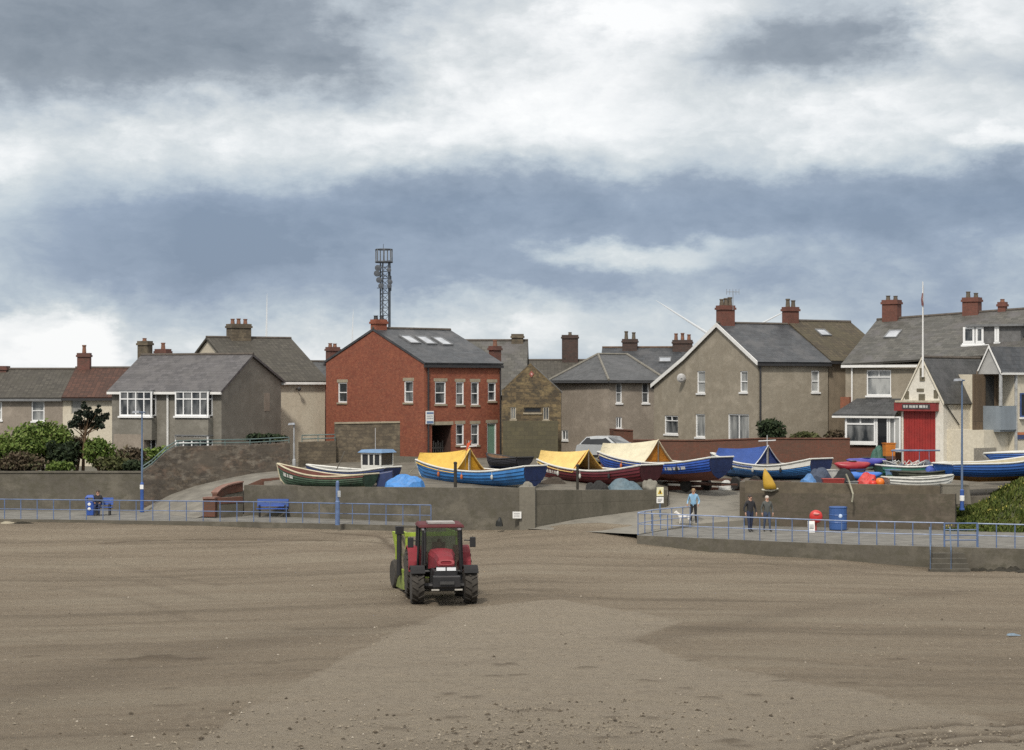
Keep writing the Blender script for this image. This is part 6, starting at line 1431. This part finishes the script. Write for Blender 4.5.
# dog
def dog(px, Z, z):
    r = thing('dog', 'small white dog standing beside the person in pale blue', 'dog', (PX(px, Z), Z, z), R(170)); vs = []; rad = []; E = []
    def a(p, q): vs.append(Vector(p)); rad.append(q); return len(vs) - 1
    pel = a((-.25, 0, .40), .085); bel = a((0, 0, .38), .095); ch = a((.22, 0, .40), .115); nk = a((.34, 0, .52), .07); hd = a((.42, 0, .60), .075); mz = a((.54, 0, .565), .036); E += [(pel, bel), (bel, ch), (ch, nk), (nk, hd), (hd, mz)]
    tl = a((-.36, 0, .48), .025); t2 = a((-.42, 0, .60), .018); E += [(pel, tl), (tl, t2)]
    for s in (-1, 1):
        k = a((-.21, s * .08, .25), .045); hk = a((-.32, s * .08, .14), .024); ft = a((-.30, s * .08, .025), .026); E += [(pel, k), (k, hk), (hk, ft)]
        e = a((.2, s * .08, .25), .04); w = a((.22, s * .08, .13), .026); p = a((.23, s * .08, .025), .028); E += [(ch, e), (e, w), (w, p)]
        er = a((.40, s * .07, .68), .022); E.append((hd, er))
    me = bpy.data.meshes.new('body'); me.from_pydata(vs, [e for e in E], []); o = bpy.data.objects.new('body', me); COL.objects.link(o); o.modifiers.new('s', 'SKIN'); su = o.modifiers.new('u', 'SUBSURF'); su.levels = 1
    for i, d in enumerate(me.skin_vertices[0].data): d.radius = (rad[i],) * 2; d.use_root = i == 0
    me2 = bpy.data.meshes.new_from_object(o.evaluated_get(bpy.context.evaluated_depsgraph_get())); o.modifiers.clear(); o.data = me2; me2.materials.clear(); me2.materials.append(M('dog_white', (.66, .64, .6), .9, .1, 9)); o.parent = r
    for p in me2.polygons: p.use_smooth = True
    MB().ball((.575, 0, .575), .016, 8, 5).build('nose', black_plastic, r, local=True)
    for s in (-1, 1): MB().ball((.475, s * .045, .63), .011, 6, 4).build('eye', black_plastic, r, local=True)
dog(684.5, 101.2, 1.0)
# bits on the sand edge
mound('rubbish_bag', 'small black bag at the foot of the yard wall', 'bag', 499.5, 101.0, .92, .2, .18, .45, M('bag_black', (.015, .016, .014), .5, .2), jit=.2)
c = P(1014, 636, 64); mound('plastic_scrap', 'scrap of pale blue plastic lying on the sand at the right', 'litter', 1013, 64, .02, .2, .12, .06, M('scrap_blue', (.16, .22, .28), .6), jit=.3)
for k, (px, Z, lab) in enumerate(((8, 106.9, 'pale driftwood at the sand edge, far left'), (22, 106.7, 'dark seaweed clump at the sand edge, left of the blue bin'))):
    mound('driftwood' if k == 0 else 'seaweed_clump', lab, 'driftwood' if k == 0 else 'seaweed', px, Z, .6, .5 if k == 0 else .7, .15, .16, M('drift_pale', (.3, .27, .2)) if k == 0 else M('weed_and_shade', (.025, .022, .015)), jit=.3)

# ================================================================ TRACTOR
def tractor():
    Z = 74.6; r = thing('tractor', 'red farm tractor with black wheels driving towards the camera on the sand', 'tractor', (PX(440.5, Z), Z + .2, .0), R(7))
    redp = M('tractor_red', (.19, .013, .022), .75, .2, 3, dirt=.4); blk = M('tractor_black', (.016, .016, .018), .5, .2, 4, dirt=.15); mud = M('tractor_tyre', (.045, .04, .034), .9, .4, 7, dirt=.3); rimm = M('tractor_rim', (.50, .47, .42), .5, .15)
    def wheel(x, y, rad, w, nl, name):
        t = MB().lathe([(rad * .52, -w / 2), (rad * .84, -w / 2), (rad * .93, -w * .44), (rad * .93, w * .44), (rad * .84, w / 2), (rad * .52, w / 2)], (x, y, rad), 'x', 32)
        for k in range(nl):                       # angled lugs
            for sd in (-1, 1):
                a0 = 2 * math.pi * (k + (.25 if sd > 0 else -.25)) / nl; a1 = a0 + .22; da = .05; c = []
                for rr in (rad * .91, rad):
                    for (xx, aa) in ((sd * w * .02, a1 - da), (sd * w * .02, a1 + da), (sd * w * .5, a0 + da), (sd * w * .5, a0 - da)):
                        c.append((x + xx, y + rr * math.cos(aa), rad + rr * math.sin(aa)))
                t.hexa(c)
        ty = t.build(name, mud, r, local=True)
        MB().lathe([(.06, -w * .25), (rad * .35, -w * .22), (rad * .5, -w * .45), (rad * .535, -w * .45), (rad * .535, w * .45), (rad * .5, w * .45), (rad * .35, w * .22), (.06, w * .25)], (x, y, rad), 'x', 20).build('rim', rimm, ty, local=True)
    for sx in (-1, 1):
        wheel(sx * .98, -1.25, .66, .46, 16, 'front_wheel'); wheel(sx * .95, 1.35, .90, .55, 18, 'rear_wheel')
        # front mudguards
        m = MB(); rings = []
        for k in range(7):
            a = R(42 + 90 * k / 6); c, s = math.cos(a) * .72, math.sin(a) * .72; rings.append([(sx * .72, -1.25 - c, .66 + s), (sx * 1.24, -1.25 - c, .66 + s), (sx * 1.24, -1.25 - c * 1.05, .66 + s * 1.05), (sx * .72, -1.25 - c * 1.05, .66 + s * 1.05)])
        m.ring_loft(rings).build('front_mudguard', M('mudguard', (.014, .014, .015), .95, .2), r, local=True)
        m = MB(); rings = []
        for k in range(8):
            a = R(8 + 150 * k / 7); c, s = math.cos(a) * .99, math.sin(a) * .99; rings.append([(sx * .62, 1.35 - c, .9 + s), (sx * 1.18, 1.35 - c, .9 + s), (sx * 1.18, 1.35 - c * 1.06, .9 + s * 1.06), (sx * .62, 1.35 - c * 1.06, .9 + s * 1.06)])
        m.ring_loft(rings).build('rear_fender', redp, r, local=True)
        MB().tube([(sx * .84, -.3, 2.25), (sx * 1.16, -.42, 2.25)], .022, 5).tube([(sx * 1.16, -.42, 2.4), (sx * 1.16, -.42, 2.0)], .018, 5).build('mirror_arm', blk, r, local=True)
        MB().box(sx * 1.16 - .11, sx * 1.16 + .11, -.46, -.4, 2.0, 2.38).build('mirror', blk, r, local=True, bevel=.02)
        MB().box(sx * .19 - .165, sx * .19 + .165, -2.30, -2.26, 1.30, 1.42).build('headlight', M('tractor_lamp', (.75, .77, .8), .2, .05), r, local=True)
        MB().ball((sx * .66, -.36, 2.68), (.09, .06, .06), 8, 6).build('work_light', M('tractor_lamp', (.75, .77, .8)), r, local=True)
        MB().hexa([(sx * .62, -.1, .5), (sx * .95, -.1, .5), (sx * .95, .3, .5), (sx * .62, .3, .5), (sx * .6, -.05, .95), (sx * .8, -.05, .95), (sx * .8, .3, .95), (sx * .6, .3, .95)]).build('step', blk, r, local=True)
    # bonnet
    rings = []
    for y, w, zt, zb in ((-2.26, .27, 1.66, 1.46), (-2.1, .33, 1.82, 1.42), (-1.2, .36, 1.90, 1.3), (-.3, .5, 1.96, 1.2)):
        rings.append([(-w, y, zb), (-w, y, zt - .22), (-w * .82, y, zt - .05), (-w * .3, y, zt), (w * .3, y, zt), (w * .82, y, zt - .05), (w, y, zt - .22), (w, y, zb)])
    hood = MB().ring_loft(rings).build('bonnet', redp, r, local=True, bevel=.03)
    m = MB(); n = 18; ro = []; ri = []
    for k in range(n):
        a = 2 * math.pi * k / n; ro.append((.30 * math.copysign(abs(math.cos(a)) ** .6, math.cos(a)), -2.285, 1.60 + .10 * math.copysign(abs(math.sin(a)) ** .7, math.sin(a))))
        ri.append((.20 * math.copysign(abs(math.cos(a)) ** .6, math.cos(a)), -2.29, 1.60 + .06 * math.copysign(abs(math.sin(a)) ** .7, math.sin(a))))
    m.ring_loft([ro, ri], True, False); m.build('bonnet_badge_ring', M('badge_pink', (.34, .07, .08), .5), hood, local=True)
    m = MB(); m.box(-.36, .36, -2.275, -2.1, 1.0, 1.455); m.build('grille', blk, hood, local=True)
    m = MB(); m.box(-.42, .42, -2.24, -.1, .55, 1.30); m.box(-.32, .32, -.1, 1.6, .5, 1.05); m.build('engine_block', blk, r, local=True, bevel=.03)
    m = MB(); m.box(-.5, .5, -2.62, -2.3, .72, 1.14); wt = m.build('front_weight', blk, r, local=True, bevel=.04)
    m = MB(); m.tube([(-.95, -1.25, .66), (.95, -1.25, .66)], .11, 8); m.tube([(-.9, 1.35, .9), (.9, 1.35, .9)], .16, 8); m.build('axle', blk, r, local=True)
    for sx in (-1, 1): MB().box(sx * .42 - .14, sx * .42 + .14, -2.66, -2.62, .62, .67).build('bumper_light', M('lamp_dull', (.4, .38, .34)), wt, local=True)
    # cab
    cb = [( -.72, -.30), (.72, -.30), (.84, .35), (.84, 1.35), (-.84, 1.35), (-.84, .35)]
    m = MB(); pr = .055
    top = [(x * .93, y * .95 - .02, 2.72) for x, y in cb]
    for (x, y), t in zip(cb, top): m.tube([(x, y, 1.05), t], pr, 6)
    for k in range(6): m.tube([(cb[k][0], cb[k][1], 1.1), (cb[(k + 1) % 6][0], cb[(k + 1) % 6][1], 1.1)], pr, 6)
    cab = m.build('cab_frame', blk, r, local=True)
    m = MB()
    for k in range(6):
        a, b = cb[k], cb[(k + 1) % 6]; m.poly([(a[0], a[1], 1.15), (b[0], b[1], 1.15), top[(k + 1) % 6], top[k]])
    gm, nt, bs = newmat('cab_glass'); bs.inputs['Base Color'].default_value = (.55, .68, .66, 1); bs.inputs['Roughness'].default_value = .03; bs.inputs['Transmission Weight'].default_value = .0
    tb = nd(nt, 'ShaderNodeBsdfTransparent'); tb.inputs[0].default_value = (.36, .45, .43, 1); gl = nd(nt, 'ShaderNodeBsdfGlossy'); gl.inputs['Roughness'].default_value = .04; mx = nd(nt, 'ShaderNodeMixShader'); mx.inputs[0].default_value = .16
    nt.links.new(tb.outputs[0], mx.inputs[1]); nt.links.new(gl.outputs[0], mx.inputs[2]); nt.links.new(mx.outputs[0], nt.nodes['Material Output'].inputs['Surface'])
    m.build('cab_window', gm, cab, local=True)
    m = MB(); m.hexa([(-.86, -.5, 2.73), (.86, -.5, 2.73), (.88, 1.4, 2.73), (-.88, 1.4, 2.73), (-.80, -.44, 2.85), (.80, -.44, 2.85), (.8, 1.3, 2.87), (-.8, 1.3, 2.87)]); rf = m.build('cab_roof', M('roof_maroon', (.085, .012, .016), .8, .2, 3, dirt=.3), cab, local=True, bevel=.04)
    m = MB(); m.box(-.5, .5, -.35, .6, 2.865, 2.93); m.build('roof_hatch', M('hatch_pale', (.30, .28, .27)), rf, local=True)
    m = MB(); m.box(-.75, .75, 1.25, 1.3, 1.1, 1.7); m.box(-.8, .8, .2, 1.3, 1.02, 1.1); m.build('cab_floor', blk, cab, local=True)
    m = MB(); m.box(-.26, .26, .45, .95, 1.2, 1.42); m.box(-.25, .25, .9, 1.02, 1.4, 2.1); m.build('driver_seat', blk, cab, local=True)
    m = MB(); m.lathe([(.19, -.015), (.21, 0), (.19, .015)], (0, .12, 1.75), n=16); m.tube([(0, .12, 1.75), (0, -.1, 1.2)], .03, 6); m.build('steering_wheel', blk, cab, local=True)
    MB().tube([(-.62, -.42, 1.4), (-.62, -.42, 2.55), (-.62, -.36, 2.75)], .05, 8).build('exhaust', blk, r, local=True)
    m = MB(); m.box(-.26, .26, -2.69, -2.665, .84, .95); 
    m.build('front_hitch', M('hitch_dark', (.05, .05, .05)), wt, local=True)
    dr = person('person in dark clothes driving the red tractor', V(0, 0, 0), 0, [skinm, M('cloth_charcoal', (.035, .04, .04)), dark_cl, shoe], sitting(.47), hair_d)  # driver's top in an even dark grey
    c, s = math.cos(R(7)), math.sin(R(7)); lx, ly = 0, .68
    dr.location = (PX(440.5, Z) + c * lx - s * ly, Z + .2 + s * lx + c * ly, .92); dr.rotation_euler = (0, 0, R(7)); dr.scale = (.95,) * 3
    # beach cleaner
    q = thing('beach_cleaner', 'lime green beach cleaning machine towed behind the red tractor', 'beach cleaner', (PX(436, Z) - .55, Z + 4.4, .05), R(15)); lime = M('lime_paint', (.32, .43, .05), .55, .2, 3, dirt=.4); soil = M('cleaner_grey', (.12, .105, .07), .8, .4, 5, dirt=.3)
    for sx in (-1, 1):
        t = MB().lathe([(.25, -.16), (.5, -.16), (.56, -.1), (.56, .1), (.5, .16), (.25, .16)], (sx * 1.05, .8, .5), 'x', 22).build('wheel', mud, q, local=True); MB().lathe([(.03, -.12), (.26, -.12), (.26, .12), (.03, .12)], (sx * 1.05, .8, .5), 'x', 14).build('rim', rimm, t, local=True)
        m = MB(); m.box(sx * 1.0 - .06, sx * 1.0 + .06, -1.1, 1.2, .55, .75); m.box(sx * 1.0 - .05, sx * 1.0 + .05, -1.05, -.93, .1, 2.25); m.box(sx * 1.0 - .05, sx * 1.0 + .05, -.95, 1.0, 2.13, 2.25); m.box(sx * 1.0 - .05, sx * 1.0 + .05, .9, 1.0, .7, 2.15); m.build('side_frame', lime, q, local=True)
        m = MB(); m.hexa([(sx * 1.12, -1.2, .06), (sx * 1.2, -1.2, .06), (sx * 1.2, .1, .06), (sx * 1.12, .1, .06), (sx * 1.12, -1.0, .7), (sx * 1.2, -1.0, .7), (sx * 1.2, -.2, .4), (sx * 1.12, -.2, .4)]); m.build('side_plate', M('plate_olive', (.16, .20, .045), .7, .3, 3, dirt=.5), q, local=True)
    m = MB(); m.box(-1.1, 1.1, -1.08, -.96, 2.1, 2.26); m.box(-1.1, 1.1, -1.08, -.96, .75, .9); m.build('cross_beam', lime, q, local=True)
    m = MB(); m.hexa([(-.95, -1.0, .15), (.95, -1.0, .15), (.95, -.8, .1), (-.95, -.8, .1), (-.95, .7, 2.3), (.95, .7, 2.3), (.95, .9, 2.25), (-.95, .9, 2.25)]); m.build('elevator_belt', soil, q, local=True)
    m = MB(); m.hexa([(-.9, .9, 1.2), (.9, .9, 1.2), (.9, 1.5, 1.2), (-.9, 1.5, 1.2), (-1.0, .8, 2.1), (1.0, .8, 2.1), (1.0, 1.9, 2.1), (-1.0, 1.9, 2.1)]); m.build('hopper', lime, q, local=True)
    m = MB(); m.lathe([(.3, -1.0), (.34, -.98), (.34, .98), (.3, 1.0)], (0, -.95, .36), 'x', 16); m.build('pickup_drum', soil, q, local=True)
    m = MB(); m.tube([(-.8, -1.0, .6), (0, -2.4, .55)], .05, 6); m.tube([(.8, -1.0, .6), (0, -2.4, .55)], .05, 6); m.build('drawbar', lime, q, local=True)
    m = MB(); m.tube([(-1.3, -1.0, .6), (-1.3, -1.0, 2.4)], .10, 8); m.box(-1.44, -1.14, -1.12, -.9, 2.2, 2.5); m.build('hydraulic_ram', blk, q, local=True)
tractor()

# ================================================================ LIGHT, SKY, CAMERA
SUN_EL, SUN_AZ = 48.0, 196.0     # azimuth clockwise from +Y: behind the camera's left shoulder
w = bpy.data.worlds.new('World'); S.world = w; w.use_nodes = True
nt = w.node_tree; bg = nt.nodes['Background']
sky = nd(nt, 'ShaderNodeTexSky', sky_type='NISHITA'); sky.sun_disc = False; sky.sun_elevation = R(SUN_EL); sky.sun_rotation = R(SUN_AZ); sky.air_density = 1.0; sky.dust_density = 2.0; sky.ozone_density = 1.5
dirv = nt.nodes.new('ShaderNodeTexCoord').outputs['Generated']
def math_(op, a, b=None, c=None):
    m = nd(nt, 'ShaderNodeMath', operation=op)
    for k, v in enumerate((a, b, c)):
        if v is None: continue
        if isinstance(v, bpy.types.NodeSocket): nt.links.new(v, m.inputs[k])
        else: m.inputs[k].default_value = v
    return m.outputs[0]
sx = nd(nt, 'ShaderNodeSeparateXYZ'); nt.links.new(dirv, sx.inputs[0])
cx = nd(nt, 'ShaderNodeCombineXYZ'); nt.links.new(sx.outputs[0], cx.inputs[0]); nt.links.new(sx.outputs[2], cx.inputs[1]); cu = cx.outputs[0]
n1 = nd(nt, 'ShaderNodeTexNoise'); n1.inputs['Scale'].default_value = 1; n1.inputs['Detail'].default_value = 7; n1.inputs['Roughness'].default_value = .62
nt.links.new(mapped(nt, (9, 22, 1), cu), n1.inputs['Vector'])
n2 = nd(nt, 'ShaderNodeTexNoise'); n2.inputs['Scale'].default_value = 1; n2.inputs['Detail'].default_value = 6; n2.inputs['Roughness'].default_value = .62
nt.links.new(mapped(nt, (22, 34, 1), cu), n2.inputs['Vector'])
wv = nd(nt, 'ShaderNodeVectorMath', operation='MULTIPLY_ADD'); sb = nd(nt, 'ShaderNodeVectorMath', operation='SUBTRACT'); nt.links.new(n1.outputs['Color'], sb.inputs[0]); sb.inputs[1].default_value = (.5, .5, .5)
nt.links.new(sb.outputs[0], wv.inputs[0]); wv.inputs[1].default_value = (.075, .035, 0); nt.links.new(cu, wv.inputs[2])
wv2 = nd(nt, 'ShaderNodeVectorMath', operation='MULTIPLY_ADD'); sb2 = nd(nt, 'ShaderNodeVectorMath', operation='SUBTRACT'); nt.links.new(n2.outputs['Color'], sb2.inputs[0]); sb2.inputs[1].default_value = (.5, .5, .5)
nt.links.new(sb2.outputs[0], wv2.inputs[0]); wv2.inputs[1].default_value = (.05, .03, 0); nt.links.new(wv.outputs[0], wv2.inputs[2])
acc = math_('MULTIPLY_ADD', math_('SUBTRACT', n1.outputs['Fac'], .5), .62, .50)
acc = math_('MULTIPLY_ADD', math_('SUBTRACT', n2.outputs['Fac'], .5), .5, acc)
n3 = nd(nt, 'ShaderNodeTexNoise'); n3.inputs['Scale'].default_value = 1; n3.inputs['Detail'].default_value = 6; n3.inputs['Roughness'].default_value = .6
nt.links.new(mapped(nt, (48, 80, 1), wv.outputs[0]), n3.inputs['Vector'])
acc = math_('MULTIPLY_ADD', math_('SUBTRACT', n3.outputs['Fac'], .5), .42, acc)
for (px, py, rx, ry, amp, pw) in (
    (150, 45, 265, 62, -.44, 2), (60, 130, 240, 42, .16, 1.5), (300, 138, 250, 38, .20, 1.5), (520, 70, 170, 75, .36, 1.5), (660, 12, 105, 40, .38, 2.5), (790, 50, 130, 30, -.34, 2), (962, 25, 52, 42, .42, 2), (720, 125, 330, 42, .24, 1.5), (15, 160, 40, 20, .2, 1.5), (930, 120, 140, 40, .16, 1.5), (640, 40, 60, 30, .2, 1.5),
    (760, 205, 480, 34, -.36, 2), (150, 245, 150, 50, -.36, 2), (370, 255, 200, 62, -.30, 2), (950, 215, 160, 36, -.16, 1.5), (940, 280, 160, 40, -.20, 1.5), (585, 278, 70, 22, -.20, 1.5), (700, 285, 80, 25, -.14, 1.5),
    (45, 345, 92, 40, .50, 3), (110, 345, 40, 34, .2, 3), (290, 352, 150, 30, .30, 2), (480, 322, 85, 34, .30, 2.5), (630, 252, 72, 17, .34, 2), (650, 338, 150, 30, .24, 2), (1000, 150, 50, 12, .25, 2), (20, 215, 70, 70, .16, 1.5)):
    d = nd(nt, 'ShaderNodeVectorMath', operation='SUBTRACT'); nt.links.new(wv2.outputs[0], d.inputs[0]); d.inputs[1].default_value = ((px - 512) / F, (YH - py) / F, 0)
    e = nd(nt, 'ShaderNodeVectorMath', operation='MULTIPLY'); nt.links.new(d.outputs[0], e.inputs[0]); e.inputs[1].default_value = (F / rx, F / ry, 0)
    q = nd(nt, 'ShaderNodeVectorMath', operation='DOT_PRODUCT'); nt.links.new(e.outputs[0], q.inputs[0]); nt.links.new(e.outputs[0], q.inputs[1])
    acc = math_('MULTIPLY_ADD', math_('POWER', 2.71828, math_('MULTIPLY', math_('POWER', q.outputs['Value'], pw), -.8)), amp, acc)
acc = math_('MULTIPLY_ADD', acc, .88, .035)
rp = nd(nt, 'ShaderNodeValToRGB'); nt.links.new(acc, rp.inputs[0]); el = rp.color_ramp.elements
SC = 10.0
cols = ((0.0, (.205, .265, .365)), (.25, (.285, .352, .46)), (.5, (.46, .53, .60)), (.70, (.62, .67, .70)), (.88, (.84, .86, .87)), (1.0, (.93, .94, .94)))
for k, (p, c) in enumerate(cols):
    E = el[k] if k < 2 else el.new(p)
    E.position = p; E.color = c4(c)
rp2 = nd(nt, 'ShaderNodeValToRGB'); nt.links.new(acc, rp2.inputs[0]); el = rp2.color_ramp.elements
for k, (p, c) in enumerate(((0.0, (.19, .222, .262)), (.25, (.28, .316, .36)), (.5, (.49, .535, .575)), (.70, (.65, .68, .69)), (.88, (.85, .86, .86)), (1.0, (.95, .95, .94)))):
    E = el[k] if k < 2 else el.new(p)
    E.position = p; E.color = c4(c)
skyc = mixc(nt, rmap(nt, sx.outputs[2], .09, .15), rp.outputs[0], rp2.outputs[0])
skyc = mixc(nt, rmap(nt, sx.outputs[2], .23, .45), skyc, (.66, .65, .63))
sc = nd(nt, 'ShaderNodeVectorMath', operation='SCALE'); nt.links.new(skyc, sc.inputs[0]); gr = nd(nt, 'ShaderNodeMapRange'); gr.clamp = True; nt.links.new(sx.outputs[2], gr.inputs[0]); gr.inputs[1].default_value = .24; gr.inputs[2].default_value = .85; gr.inputs[3].default_value = SC; gr.inputs[4].default_value = SC * 1.75; nt.links.new(gr.outputs[0], sc.inputs['Scale'])
mixw = mixc(nt, .10, sc.outputs[0], sky.outputs[0])
nt.links.new(mixw, bg.inputs['Color']); bg.inputs['Strength'].default_value = .1
sun = bpy.data.lights.new('sun', 'SUN'); sun.energy = 2.6; sun.angle = R(7); sun.color = (1, .93, .83)
so = bpy.data.objects.new('sun', sun); COL.objects.link(so)
az, e_ = R(SUN_AZ), R(SUN_EL); dv = V(math.sin(az) * math.cos(e_), math.cos(az) * math.cos(e_), math.sin(e_))
so.rotation_euler = dv.to_track_quat('Z', 'Y').to_euler(); so.location = dv * 200
cam = bpy.data.cameras.new('camera'); co = bpy.data.objects.new('camera', cam); COL.objects.link(co); S.camera = co
co.location = (0, 0, HC); co.rotation_euler = (R(90), 0, 0)
cam.sensor_width = 36; cam.lens = 36 * F / 1024; cam.shift_y = (YH - 375) / 1024; cam.clip_end = 20000; cam.clip_start = .5
S.view_settings.view_transform = 'Standard'; S.view_settings.look = 'None'; S.view_settings.gamma = 1; S.view_settings.exposure = .15
S.render.engine = 'CYCLES'; S.cycles.use_denoising = False; S.cycles.max_bounces = 6
